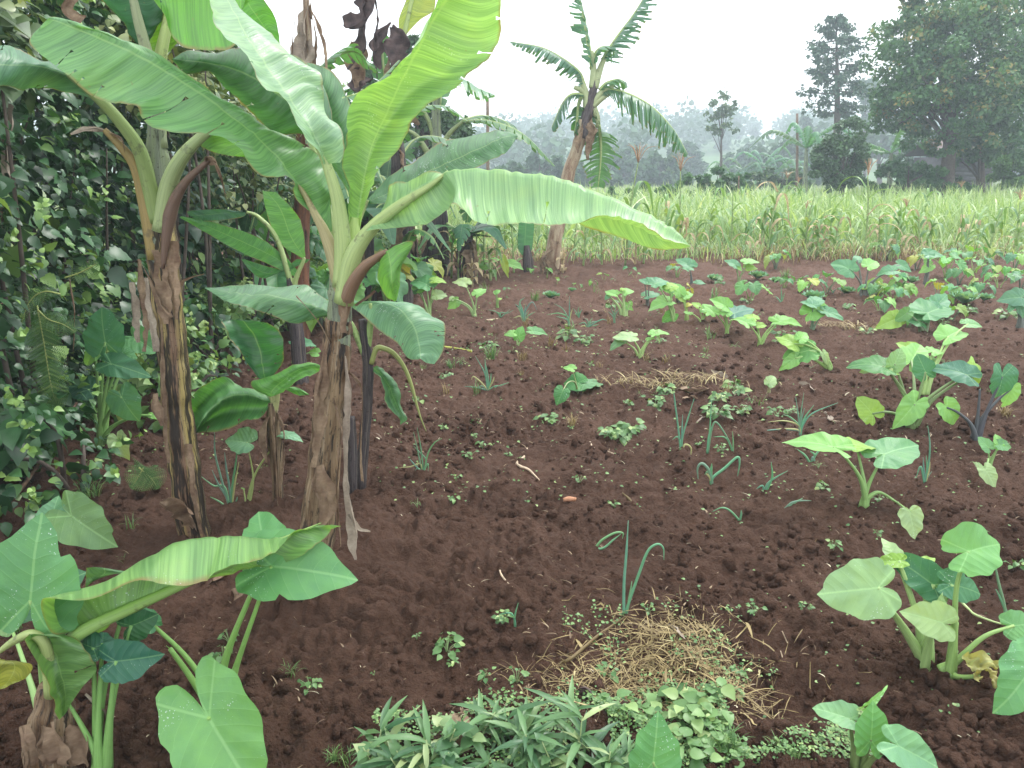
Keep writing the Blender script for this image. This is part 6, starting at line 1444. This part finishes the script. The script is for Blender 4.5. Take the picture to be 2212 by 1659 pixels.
# undergrowth at the hedge foot
for k, (x, y, s, mt) in enumerate([(-2.2, 3.3, .35, 'hedge'), (-2.15, 4.6, .35, 'weed'), (-2.3, 5.4, .4, 'hedge'), (-2.35, 6.3, .4, 'weed'), (-2.3, 7.2, .4, 'weed'), (-2.4, 8.2, .45, 'weed'), (-2.2, 9.2, .4, 'weed'), (-1.9, 10.2, .45, 'weed'), (-1.6, 11.2, .4, 'weed')]):
    o = leafshrub('undergrowth_plant', '', 'weed', x, y, s, s, .02, s * 1.5, 420, .065 + .004 * y, T_OVATE, mt, 'leafy undergrowth at the hedge foot', q, stems=4); HS.append(o)
rank_labels(HS[-9:], 'knee-high leafy undergrowth plant', 'the hedge foot strip')
# dry banana leaves and stems hanging in the hedge
DH = []
for (s, w, mt) in [('20,225 10,300 14,380 8,420', [.03, .04, .04, .01], 'drypale'), ('14,300 18,350 40,380', [.02, .03, .01], 'dry'), ('270,0 300,60 330,100', [.03, .06, .03], 'drypale'), ('290,60 325,90 350,130', [.03, .07, .02], 'dry'), ('300,560 310,640 318,700 312,760', [.012, .022, .018, .01], 'dry'),
                   ('285,610 295,680 300,740', [.01, .018, .01], 'drypale'), ('360,590 352,560 345,520', [.02, .03, .02], 'dry'), ('180,40 150,20 165,-10', [.03, .04, .02], 'dry'), ('150,600 160,680 158,760', [.01, .014, .01], 'dry'), ('10,380 4,450 8,520', [.012, .016, .012], 'dry')]:
    P = pts('v', s, 3.75); V, F, U = ribbon(P, w, seed=len(DH) + .5)
    DH.append(tag(link_mesh('hanging_dead_leaf', V, F, M[mt], origin=P[0], uv=U), '', 'dead leaf', 'dead leaves caught in the hedge'))
for o, lb in zip(DH, ['long pale dead leaf hanging at the left edge of the hedge', 'small curled brown leaf beside the long pale one at the left edge', 'pale dead banana leaf at the top of the hedge', 'brown dead banana leaf just below the pale one at the hedge top', 'long brown dead leaf hanging low in the hedge left of the stained trunk',
                      'pale dry strip hanging behind the tall heart-shaped leaf', 'short dry leaf caught behind the stained trunk', 'small brown dead leaf in the upper left corner', 'thin dry vine hanging beside the ferns', 'thin dry stem dangling at the far left edge of the hedge']): o['label'] = lb
# ferns
def fern(label, s, Y, w, n=34, r='v'):
    P = pts(r, s, Y); root = thing('fern_frond', label, 'fern', P[0], 'ferns at the hedge foot')
    V, F, U = tube(P, [.004, .003, .001], 5, 20)
    link_mesh('stem', V, F, M['stalk'], root, uv=U, color=(.25, .3, .1))
    Q = spline(P, n); T = nrm(np.gradient(Q, axis=0)); S = nrm(np.cross(T, np.array([0, -1, .35])))
    parts = []
    for i in range(2, n):
        ww = w * math.sin(math.pi * min(1, (i / n) ** .8)) + .02 * w
        for sd in (-1, 1):
            d = nrm(S[i] * sd + T[i] * .35 + np.array([0, 0, -.15]))
            k = max(4, int(ww / .007)); tq = np.linspace(0, 1, k)
            c = Q[i] + d * ww * tq[:, None]; pn = nrm(np.cross(d, np.array([0, -1, .4])))
            for s2 in (-1, 1):
                parts.append(cloud(T_QUAD, c, np.tile(pn * s2 + d * .5, (k, 1)), np.tile(np.array([0, -1, .5]), (k, 1)), .012 * (1 - .6 * tq) * (w / .09), np.full(k, rng.uniform(0, 1))))
    V, F, t = merge(parts); link_mesh('foliage', V, F, M['fern'], root, tint=t)
fern('long yellowish fern frond hanging down against the hedge at left', '80,660 95,740 110,830 128,890', 3.5, .10)
fern('fern frond spreading right from the hanging one', '82,670 105,690 135,700 160,715', 3.5, .07, 20)
fern('dark fern frond arching left above the hanging one', '130,635 95,630 65,650 45,700', 3.45, .06, 24)
fern('pale fern frond high at the hedge left of the trunk', '140,600 170,590 200,575 210,568', 3.5, .05, 20)
fern('small fern frond on the soil left of the stained trunk, pointing left', '300,1030 310,1010 296,1035 285,1052', 3.15, .07, 18)
fern('small fern frond on the soil left of the stained trunk, pointing right', '300,1010 315,1022 328,1035 340,1052', 3.15, .07, 18)
# ------------------------------------------------------------------ tall grass field
q = np.random.default_rng(51)
def field():
    parts = []
    for (y0, y1, n, seg, wf, hh) in ((14.6, 18, 21000, 6, .011, (.35, .9)), (18, 23, 22000, 5, .015, (.6, 1.1)), (23, 34, 20000, 4, .02, (.8, 1.2))):
        Y = q.uniform(y0, y1, n); X = q.uniform(-.38, .86, n) * Y
        edge = np.clip((Y - 15.2) / 1.5, .35, 1)
        keep = (Y > 15.4 + 1.8 * vnoise(X * .9, X * 0 + 2) + 1.0 * vnoise(X * 3, X * 0 + 5)) & (vnoise(X * 1.2, Y * 1.2) + .5 > q.random(n) * .45)
        X, Y, edge = X[keep], Y[keep], edge[keep]; k = len(X)
        tuft = vnoise(X * .7 + 8, Y * .7) * .5 + vnoise(X * 3, Y * 3) * .3
        h = q.uniform(hh[0], hh[1], k) * edge * (1 + tuft * .5)
        B = np.stack([X, Y, np.zeros(k)], 1)
        t = np.clip(q.beta(1.6, 2.6, k) + .3 * vnoise(X * .5, Y * .5) + .25 * vnoise(X * 2, Y * 2), 0, 1)
        az = q.normal(2.6, 1.5, k)
        parts.append((seg, blades(B, h, q.uniform(.2, 1.7, k), az, wf * q.uniform(.6, 1.3, k), t, seg)))
    n = 2600; Y = q.uniform(15.6, 30, n); X = q.uniform(-.38, .86, n) * Y       # broader maize-like blades among the grass
    B = np.stack([X, Y, np.zeros(n)], 1)
    parts.append((7, blades(B, q.uniform(.8, 1.5, n), q.uniform(.7, 2.0, n), q.uniform(0, 6.28, n), q.uniform(.02, .036, n), np.clip(q.beta(1.3, 2, n), 0, 1), 7)))
    for i, (seg, (V, F, t)) in enumerate(parts):
        lb = ['short front fringe of the pale green grass field', 'tall pale green grass filling the field behind the plot', 'far feathery tops of the grass field below the trees', 'broad arching pale blades standing among the tall grass'][i]
        tag(link_mesh('tall_grass', V, F, M['grass'], origin=(0, 16, 0), tint=t), lb, 'grass', kind='stuff')
field()
cover('field_edge_weeds', 'low green weeds matted along the foot of the grass field', [('v', 850, 2212, 515, 556, 3800)], 14, s=(.015, .03), mat='weed', h=.12)

q = np.random.default_rng(57)
n = 3600; P_ = scatter_img(n, 840, 2300, 540, 572, q); P_ = P_[vnoise(P_[:, 0] * .8, P_[:, 1] * 2) > -.12]; n = len(P_)
V, F, t = blades(P_, q.uniform(.08, .42, n), q.uniform(.7, 1.7, n), q.uniform(0, 6.28, n), q.uniform(.004, .010, n), q.uniform(0, 1, n), 5)
tag(link_mesh('withered_edge_grass', V, F, M['straw'], origin=(0, 14, 0), tint=t), 'withered straw-coloured grass fringe where the soil meets the field', 'grass', kind='stuff')
n = 2600; P_ = scatter_img(n, 840, 2300, 538, 568, q); P_ = P_[vnoise(P_[:, 0] * .6 + 9, P_[:, 1] * 1.5) > -.05]; n = len(P_)
V, F, t = blades(P_, q.uniform(.12, .5, n), q.uniform(.3, 1.5, n), q.uniform(0, 6.28, n), q.uniform(.005, .012, n), q.uniform(0, .9, n), 5)
tag(link_mesh('green_edge_grass', V, F, M['grass'], origin=(0, 14, 0), tint=t), 'short green grass tongues creeping from the field onto the soil', 'grass', kind='stuff')

# ------------------------------------------------------------------ maize
MZ = []
def maize(x, y, px, dry=0.0, tassel=False, r_=None, n=None):
    bp = G(x, y); hgt = px * bp[1] / FPX * 1.08
    root = thing('maize_plant', '', 'maize', bp, 'maize plants along the edge of the grass field')
    lean = np.array([r_.uniform(-.1, .1), r_.uniform(-.05, .05)]) * hgt
    P = np.array([bp - [0, 0, .03], bp + [lean[0] * .4, lean[1] * .4, hgt * .5], bp + [lean[0], lean[1], hgt * .82]])
    V, F, U = tube(P, [.018, .015, .008], 7, 12); link_mesh('stalk', V, F, M['drymaize' if dry > .7 else 'maizestalk'], root, uv=U)
    Q = spline(P, 20); az0 = r_.uniform(0, 3.14)
    for i in range(n or int(r_.integers(5, 9))):
        f = .15 + .8 * i / 8; b = Q[int(f * 19)]
        az = az0 + (i % 2) * math.pi + r_.uniform(-.4, .4); L = hgt * r_.uniform(.34, .52) * (1.1 - .3 * f)
        d = np.array([math.cos(az), math.sin(az), 0]); up = r_.uniform(.5, 1.1); dn = r_.uniform(.2, 1.3)
        R = np.array([b, b + d * L * .3 + [0, 0, L * .35 * up], b + d * L * .65 + [0, 0, L * .35 * up - L * .1 * dn], b + d * L * .9 + [0, 0, L * (.2 - .5 * dn)]])
        w = .043 * r_.uniform(.7, 1.15)
        V, F, U = blade(R, [w * .7, w, w * .7, .002], droop=.2, fold=.5, n=12, m=2, seed=f)
        isdry = r_.random() < dry or (f < .35 and r_.random() < .25)
        link_mesh('leaf', V, F, M['drymaize' if isdry else 'maize'], root, uv=U, tint=np.full(len(V), r_.uniform(0, .85)))
    if tassel:
        tp = Q[-1]; pp = []
        for k in range(9):
            az = r_.uniform(0, 6.28); L = hgt * .18; o = r_.uniform(.1, .7)
            pp.append(tube(np.array([tp, tp + [math.cos(az) * o * L * .5, math.sin(az) * o * L * .5, L * .6], tp + [math.cos(az) * o * L * 1.2, math.sin(az) * o * L * 1.2, L * (1 - .4 * o)]]), [.004, .006, .002], 4, 6))
        V, F, U = join(pp); link_mesh('tassel', V, F, M['tassel'], root, uv=U)
    MZ.append(root)
q = np.random.default_rng(61)
for (x, y, px, dry, ts) in [(1578, 556, 150, .1, 0), (1640, 560, 130, .2, 0), (1655, 558, 175, .3, 0), (1610, 552, 100, .1, 0), (1735, 552, 150, .2, 0), (1765, 556, 90, .6, 0), (1868, 560, 195, .1, 1), (1800, 552, 110, .5, 0), (1930, 556, 110, .2, 0), (2000, 552, 90, .5, 0), (2080, 560, 110, .2, 0), (2130, 566, 130, .2, 0), (1465, 560, 205, .1, 1), (1462, 566, 110, .6, 0),
                            (1500, 556, 90, .5, 0), (1530, 552, 110, .2, 0), (1390, 572, 120, .3, 0), (1350, 574, 240, .1, 1), (1372, 580, 90, .9, 0), (1300, 575, 110, .3, 0), (1260, 575, 120, .2, 0), (1238, 572, 100, .3, 0), (1215, 590, 60, .8, 0), (1180, 570, 110, .1, 0), (1110, 590, 130, .2, 0), (1090, 580, 120, .2, 0), (1070, 592, 110, .4, 0), (1048, 590, 130, .2, 0),
                            (1030, 600, 120, .3, 0), (1010, 592, 110, .5, 0), (990, 606, 120, .3, 0), (975, 600, 110, .4, 0), (1060, 610, 90, .6, 0), (1020, 620, 70, .8, 0), (1690, 470, 90, .1, 1), (1725, 478, 86, .1, 1), (2190, 560, 120, .3, 0), (1990, 500, 110, .1, 0), (1560, 500, 110, .1, 0), (1880, 500, 90, .1, 0), (1600, 470, 70, .1, 0), (2060, 480, 80, .1, 1), (1780, 500, 100, .1, 0), (1440, 520, 110, .2, 0), (1330, 540, 120, .2, 0)]:
    maize(x, y, px, dry, ts, q)
for _ in range(18):
    maize(q.uniform(1480, 2230), q.uniform(535, 556), q.uniform(70, 125), q.uniform(0, .7), q.random() < .15, q)
rank_labels(MZ, 'maize plant with strap leaves', 'the field edge', per=12)

# ------------------------------------------------------------------ trees and buildings beyond
def tree(label, x, Y, ybase, crowns, n, size, mat, T=T_QUAD, trunk_r=.3, name='tree', cat='tree', bark='bark', trunk=None, group=None, clump=.5, twig=14, seed=1, droop=.2, dens=.5, tintb=(0, 1)):
    """crowns: (x, y, half width px, half height px) lobes in the photo frame, at depth Y"""
    q = np.random.default_rng(seed)
    bp = W(x, ybase, Y); bp[2] = 0.0 if Y < 100 else bp[2]
    root = thing(name, label, cat, bp, group)
    sc = Y / FPX
    Ps, Ws = [], []
    lob = []
    for (cx, cy_, hw, hh) in crowns:
        c = W(cx, cy_, Y); lob.append((c, hw * sc, hh * sc))
    vol = np.array([a * a * b for _, a, b in lob]); cnt = (n * vol ** .8 / (vol ** .8).sum()).astype(int)
    parts = []
    ends = []
    for (c, a, b), k in zip(lob, cnt):
        nc = max(8, int(k / 130 * clump * 2))
        cc = nrm(q.normal(size=(nc, 3))) * (q.uniform(.35, 1, nc) ** .6)[:, None] * np.array([a, a * .9, b])
        rc = q.uniform(.12, .27, nc) * min(a, b) * 1.1
        ends += [c + v for v in cc[:6]]
        ci = q.integers(nc, size=k)
        P = c + cc[ci] + nrm(q.normal(size=(k, 3))) * (rc[ci] * q.uniform(.3, 1, k) ** .5)[:, None] * np.array([1.15, 1.15, .75])
        d = nrm(q.normal(size=(k, 3)) + np.array([0, 0, -droop]))
        nn = nrm(q.normal(size=(k, 3)) * .7 + np.array([0, -.2, .9]))
        t = np.clip(q.uniform(tintb[0], tintb[1], k) ** 1.3 * .7 + .45 * (q.random(nc)[ci] ** 2), 0, 1)
        parts.append(cloud(T, P, d, nn, size * q.uniform(.6, 1.3, k), t))
    V, F, t = merge(parts); link_mesh('crown', V, F, M[mat], root, tint=t)
    tp = []
    top = lob[0][0] + np.array([0, 0, lob[0][2] * .6])
    tr = trunk or [(x, None)]
    base = bp - np.array([0, 0, .1])
    tp.append(tube(np.array([base, lerp(base, top, .35) + [trunk_r * .2, 0, 0], lerp(base, top, .7), top]), [trunk_r, trunk_r * .75, trunk_r * .4, trunk_r * .08], 10, 24, 1, .1))
    for e in ends[:twig]:
        f = q.uniform(.3, .75); s0 = lerp(base, top, f)
        tp.append(tube(np.array([s0, lerp(s0, e, .5) + [0, 0, .05 * np.linalg.norm(e - s0)], e]), [trunk_r * .3, trunk_r * .18, trunk_r * .05], 6, 9))
    V, F, U = join(tp); link_mesh('trunk', V, F, M[bark], root, uv=U)
    return root
tree('great dark broad-leaved tree filling the upper right, with leaves down to its low forked trunk', 2045, 30, 425, [(2050, 120, 150, 120), (2010, 200, 120, 90), (1950, 235, 65, 75), (2120, 270, 130, 75), (1990, 60, 70, 110), (2080, -20, 120, 90), (2030, 305, 70, 34), (2120, 150, 110, 110)], 36000, .14, 'treegreen', trunk_r=.30, twig=22, seed=3)
tree('second dark tree behind it, cut off by the right edge', 2230, 34, 430, [(2240, 160, 130, 170), (2190, 290, 80, 70), (2200, 20, 100, 100), (2290, 280, 110, 80)], 15000, .15, 'treegreen', trunk_r=.32, seed=4)
tree('slimmer trunk with sparse low foliage between the two dark trees', 2115, 32, 425, [(2120, 300, 60, 50), (2095, 330, 40, 25)], 3200, .17, 'treegreen', trunk_r=.22, seed=5, twig=8)
def conifer(label, x, Y, ytop, ybase, hw, n, seed, sparse=1.0):
    q = np.random.default_rng(seed); sc = Y / FPX
    bp = W(x, ybase, Y); bp[2] = 0; top = W(x, ytop, Y)
    root = thing('conifer_tree', label, 'tree', bp)
    parts, tp = [], [tube(np.array([bp - [0, 0, .1], lerp(bp, top, .5) + [.1, 0, 0], top]), [.28, .17, .02], 9, 24, 1, .05)]
    nb = int(40 * sparse)
    for i in range(nb):
        f = .46 + .54 * (i / nb); s0 = lerp(bp, top, f)
        L = hw * sc * np.interp(f, [.46, .55, .66, .85, 1], [.55, .95, 1.0, .62, .10]) * q.uniform(.6, 1.15)
        az = i * 2.4 + q.uniform(-.5, .5); d = np.array([math.cos(az), math.sin(az), q.uniform(-.15, .4)])
        e = s0 + d * L; m_ = lerp(s0, e, .5) + [0, 0, -.04 * L]
        tp.append(tube(np.array([s0, m_, e]), [.05, .03, .01], 5, 7))
        k = int(n / nb); u = q.uniform(.2, 1.05, k) ** .8
        P = s0 + (e - s0) * u[:, None] + q.normal(0, .07 * L + .07, (k, 3)) * np.array([1, 1, .8]); P[:, 2] -= u * .12 * L * q.random(k)
        dd = nrm(d + q.normal(0, .6, (k, 3)) + np.array([0, 0, -.7])); nn = nrm(q.normal(size=(k, 3)))
        parts.append(cloud(T_QUAD, P, dd, nn, q.uniform(.10, .26, k), q.uniform(0, 1, k)))
    V, F, t = merge(parts); link_mesh('crown', V, F, M['conifer'], root, tint=t)
    V, F, U = join(tp); link_mesh('trunk', V, F, M['bark'], root, uv=U)
conifer('tall ragged dark conifer on a bare straight trunk left of the great tree', 1806, 48, 32, 410, 74, 4300, 7)
tree('slender lone tree with a bare thin trunk and light feathery crown above the hill', 1557, 55, 400, [(1558, 235, 26, 32), (1548, 275, 30, 22), (1580, 240, 14, 26), (1530, 252, 9, 12), (1562, 200, 9, 10), (1585, 280, 12, 8)], 1050, .2, 'shrub', trunk_r=.12, seed=8, twig=12)
tree('rounded dark shrub standing before the conifer trunk', 1820, 28, 440, [(1820, 345, 60, 60), (1830, 300, 40, 45), (1790, 380, 40, 35), (1850, 380, 35, 35)], 11000, .10, 'shrub', trunk_r=.08, name='tall_shrub', cat='shrub', seed=9, tintb=(0, .7))
tree('dark leafy thicket of low bushes at the foot of the lone tree', 1540, 30, 445, [(1550, 395, 45, 32), (1500, 405, 45, 28), (1590, 402, 40, 26)], 7000, .12, 'treegreen', trunk_r=.06, name='bush', cat='bush', seed=10, tintb=(0, .6))
tree('low dark bush left of the thicket behind the great banana leaf', 1400, 28, 445, [(1400, 420, 50, 26), (1350, 425, 40, 22), (1450, 418, 35, 22)], 5200, .12, 'treegreen', trunk_r=.06, name='bush', cat='bush', seed=12, tintb=(0, .6))
tree('dense dark undergrowth below the great tree', 1960, 30, 445, [(1960, 385, 60, 42), (1910, 400, 40, 30), (2010, 395, 50, 30), (2070, 405, 50, 22)], 9000, .14, 'treegreen', trunk_r=.08, name='bush', cat='bush', seed=13, tintb=(0, .55))
tree('dark bush closing the gap left of the great tree foot', 1985, 44, 440, [(1985, 345, 42, 34), (2030, 360, 34, 30), (1945, 365, 34, 30)], 6000, .15, 'treegreen', trunk_r=.08, name='bush', cat='bush', seed=24, tintb=(0, .6))
tree('bright green trimmed hedge bush at the right edge under the trees', 2180, 33, 440, [(2185, 375, 60, 42), (2240, 370, 60, 45)], 9000, .11, 'brightbush', trunk_r=.06, name='bush', cat='bush', seed=14)
tree('grey-green hazy bush between the shrub and the thicket', 1680, 40, 430, [(1690, 390, 50, 30), (1640, 395, 40, 24), (1730, 395, 40, 26)], 5200, .18, 'shrub', trunk_r=.07, name='bush', cat='bush', seed=15)
tree('leafy tree rising behind the banana mats left of centre', 930, 19, 560, [(955, 300, 60, 55), (890, 130, 30, 50), (880, 250, 60, 70), (985, 270, 35, 30), (930, 380, 50, 50), (820, 180, 50, 60)], 15000, .11, 'shrub', trunk_r=.14, seed=16, tintb=(0, .7), twig=16)
tree('hazy dark cedar on the slope right of the lone tree', 1735, 120, 400, [(1735, 320, 34, 36), (1742, 275, 14, 30), (1700, 340, 20, 20)], 1800, .8, 'farwood', trunk_r=.4, seed=17)
tree('faint tall tree in the mist just left of the great tree', 1868, 110, 380, [(1868, 200, 26, 26), (1880, 230, 18, 16), (1862, 260, 10, 16)], 900, .7, 'farwood', trunk_r=.25, seed=18)
tree('distant round-headed tree on the ridge behind the leaning banana', 1335, 240, 320, [(1335, 280, 26, 16), (1310, 290, 16, 12)], 800, 1.2, 'farwood', trunk_r=.5, seed=19)
tree('misty group of tall crowns on the ridge behind the lone tree', 1600, 230, 320, [(1540, 262, 22, 26), (1580, 275, 26, 22), (1610, 285, 24, 18)], 1600, 1.2, 'farwood', trunk_r=.5, seed=20)
tree('small misty tree with a tuft on top at the ridge left of the lone tree', 1475, 240, 320, [(1475, 280, 16, 14), (1474, 262, 5, 6)], 500, 1.1, 'farwood', trunk_r=.4, seed=22)
tree('hazy bushes behind the conifer foot', 1900, 90, 400, [(1890, 300, 34, 30), (1940, 310, 40, 28), (1860, 330, 30, 30)], 2400, .6, 'farwood', trunk_r=.3, name='bush', cat='bush', seed=23)
for i_, (x_, y_, w_, h_, Y_, lb_) in enumerate([
    (1165, 372, 60, 40, 70, 'hazy bush left of the pale leaning trunk'), (1275, 378, 50, 34, 75, 'hazy bush just right of the leaning trunk'), (1345, 365, 46, 40, 90, 'pale misty tree clump behind the tasselled maize'),
    (1425, 372, 50, 34, 80, 'misty bush between the maize tassel and the lone tree'), (1480, 345, 34, 30, 110, 'small faint tree left of the lone tree trunk'), (1620, 352, 50, 36, 95, 'misty crown right of the lone tree trunk'),
    (1700, 345, 40, 40, 90, 'misty crown behind the ragged hazy banana'), (1790, 350, 40, 40, 80, 'misty bush at the conifer foot'), (1090, 385, 50, 30, 60, 'hazy bush behind the drooping banana mat leaves')]):
    tree(lb_, x_, Y_, 420, [(x_, y_, w_, h_), (x_ + w_ * .7, y_ + h_ * .4, w_ * .6, h_ * .7), (x_ - w_ * .7, y_ + h_ * .4, w_ * .6, h_ * .7)], 3600, .007 * Y_, 'farwood', trunk_r=.15, name='bush', cat='bush', seed=200 + i_, group='misty bushes in the valley')
def far_banana(label, x, Y, ytop, hgt, nl, seed, sc=1.0, hub=None):
    q = np.random.default_rng(seed); bp = W(x, 400, Y); bp[2] = 0; top = W(x, ytop, Y)
    root = thing('banana_plant', label, 'banana plant', bp, 'hazy banana plants beyond the grass field')
    V, F, U = tube(np.array([bp, lerp(bp, top, .5), top]), [.13, .11, .07], 9, 12); link_mesh('pseudostem', V, F, M['stemG'], root, uv=U)
    for i in range(nl):
        az = i * 2.4 + q.uniform(-.4, .4); L = hgt * q.uniform(.7, 1.05); up = q.uniform(.1, 1.1)
        d = np.array([math.cos(az), math.sin(az) * .6, 0])
        P = np.array([top, top + d * L * .3 + [0, 0, L * .35 * up], top + d * L * .65 + [0, 0, L * .5 * up], top + d * L + [0, 0, L * (.55 * up - .35)]])
        V, F, U = blade(P, [.06 * sc, .28 * sc, .26 * sc, .03], droop=1.0, shred=14, n=36, seed=az, ragged=.6)
        link_mesh('leaf_blade', V, F, M['ban'], root, uv=U, color=colr((.09, .24, .13), .2, q))
far_banana('ragged banana plant in front of the hazy cedar', 1742, 36, 320, 2.6, 8, 2)
far_banana('banana plant with paddle leaves left of the great tree foot', 1925, 34, 330, 2.2, 7, 5)
for i, (x, yt) in enumerate([(1610, 372), (1650, 358), (1690, 366), (1635, 382), (1675, 384), (1585, 386)]):
    far_banana(['pale hazy banana clump, far left of its row', 'pale hazy banana clump with tallest leaves', 'pale hazy banana beside the ragged plant', 'low pale hazy banana in front of the clump', 'low pale hazy banana right of the clump', 'lowest pale hazy banana next to the thicket'][i], x, 60, yt, 2.8, 6, 30 + i)

def mid_banana(label, x, y, top_y, L0, nl, seed, dead):
    q = np.random.default_rng(seed); bp = G(x, y); Y = float(bp[1]); top = W(x + q.uniform(-8, 8), top_y, Y)
    root = thing('banana_plant', label, 'banana plant', bp, 'banana plants beside the hedge')
    V, F, U = tube(np.array([bp - [0, 0, .05], lerp(bp, top, .5), top]), [.10, .085, .05], 12, 24, 1, .12); link_mesh('pseudostem', V, F, M['stemD'], root, uv=U)
    for i in range(nl):
        az = i * 2.4 + q.uniform(-.4, .4); L = L0 * q.uniform(.75, 1.1); up = q.uniform(.0, 1.2)
        d = np.array([math.cos(az), math.sin(az) * .8, 0])
        P = np.array([top - [0, 0, .05], top + d * L * .3 + [0, 0, L * .35 * up], top + d * L * .65 + [0, 0, L * .45 * up], top + d * L + [0, 0, L * (.5 * up - .4)]])
        V, F, U = blade(P, [.03, .19, .18, .02], droop=q.uniform(.3, 1.0), shred=int(q.choice([0, 6, 12])), n=40, seed=az, ragged=.5)
        link_mesh('leaf_blade', V, F, M['ban'], root, uv=U, color=colr([(.07, .2, .08), (.11, .27, .10), (.05, .16, .07)][i % 3], .2, q))
    for i in range(dead):
        az = q.uniform(3.4, 6.0); s0 = lerp(bp, top, q.uniform(.6, .98)); o = np.array([math.cos(az), math.sin(az), 0])
        V, F, U = ribbon(np.array([s0, s0 + o * .12 + [0, 0, .02], s0 + o * .2 - [0, 0, .2], s0 + o * .17 - [0, 0, q.uniform(.4, .7)]]), [.02, .07, .06, .02], seed=i + seed)
        link_mesh('dead_leaf', V, F, M['dry' if i % 2 else 'drydark'], root, uv=U)
mid_banana('dark-stemmed banana half hidden behind the crotch of the tan-trunked plant', 795, 662, 470, .95, 8, 301, 5)
mid_banana('short banana between the dark mats and the hedge end', 870, 632, 440, 1.1, 8, 302, 6)
mid_banana('leafy banana in the shade under the long arching leaf', 590, 715, 520, .75, 7, 303, 4)
mid_banana('small banana with dead leaves right of the dark stem mat', 1012, 606, 500, .8, 6, 304, 4)

# far wooded slope
def far_wood():
    q = np.random.default_rng(71); parts = []
    n = 900; X = q.uniform(-150, 420, n); Y = q.uniform(115, 330, n)
    keep = ~((X / Y > .24) & (X / Y < .36) & (Y > 150) & (Y < 175)); X, Y = X[keep], Y[keep]
    for x, y in zip(X, Y):
        z = float(HILL(x, y)); s = q.uniform(2.6, 5.5); k = int(q.integers(90, 150))
        P = np.array([x, y, z + s * .9]) + nrm(q.normal(size=(k, 3))) * (q.uniform(.5, 1, k))[:, None] * np.array([s * .75, s * .75, s * q.uniform(.7, 1.3)])
        parts.append(cloud(T_CLUMP, P, nrm(q.normal(size=(k, 3))), nrm(q.normal(size=(k, 3)) + [0, -.3, .8]), q.uniform(.55, 1.15, k), np.clip(q.uniform(0, .5, k) + q.uniform(0, .5), 0, 1)))
    V, F, t = merge(parts)
    tag(link_mesh('distant_wood', V, F, M['farwood'], origin=(100, 200, 0), tint=t), 'hazy blue-green wood covering the distant hill', 'wood', kind='stuff')
far_wood()

# board house behind the trunks, low house roof, poles
def boxmesh(c, s, rot=0):
    x, y, z = s[0] / 2, s[1] / 2, s[2] / 2
    V = np.array([(-x, -y, -z), (x, -y, -z), (x, y, -z), (-x, y, -z), (-x, -y, z), (x, -y, z), (x, y, z), (-x, y, z)])
    R = np.array([[math.cos(rot), -math.sin(rot), 0], [math.sin(rot), math.cos(rot), 0], [0, 0, 1]])
    return V @ R.T + np.array(c), [(3, 2, 1, 0), (4, 5, 6, 7), (0, 1, 5, 4), (1, 2, 6, 5), (2, 3, 7, 6), (3, 0, 4, 7)], np.zeros((8, 2))
bp = W(2082, 430, 40); bp[2] = 0
hut = thing('board_house', 'grey boarded house half hidden behind the trunks of the great tree', 'house', bp)
V, F, U = join([boxmesh(bp + [0, 0, .12 + .24 * i], (2.6, .04, .225)) for i in range(9)] + [boxmesh(bp + [0, 1.55, 1.1], (2.5, 3.0, 2.15))])
link_mesh('wall', V, F, M['wallboard'], hut, uv=U, smooth=False)
V, F, U = join([(np.array([(-1.6, -.4, 2.25), (1.6, -.4, 2.25), (1.6, 1.6, 3.1), (-1.6, 1.6, 3.1), (-1.6, -.4, 2.2), (1.6, -.4, 2.2), (1.6, 1.6, 3.05), (-1.6, 1.6, 3.05), (-1.6, 3.5, 2.25), (1.6, 3.5, 2.25)]) + bp, [(0, 1, 2, 3), (7, 6, 5, 4), (3, 2, 9, 8), (0, 4, 5, 1)], np.zeros((10, 2)))])
link_mesh('roof', V, F, M['roof'], hut, uv=U, smooth=False)
for (x, yt, Y, R, lb) in ((1053, 210, 22, .05, 'weathered wooden pole rising behind the drooping banana leaves'), (1722, 245, 37, .07, 'thin pale pole beside the ragged hazy banana'), (1596, 380, 27, .03, 'short stake in the thicket at the grass edge')):
    bp = W(x, 430, Y); bp[2] = 0; tp = W(x, yt, Y)
    V, F, U = tube(np.array([bp, lerp(bp, tp, .5) + [.01, 0, 0], tp]), [R, R * .9, R * .8], 8, 10, 1, .05)
    tag(link_mesh('wooden_pole', V, F, M['barkpale'], origin=bp, uv=U), lb, 'pole')
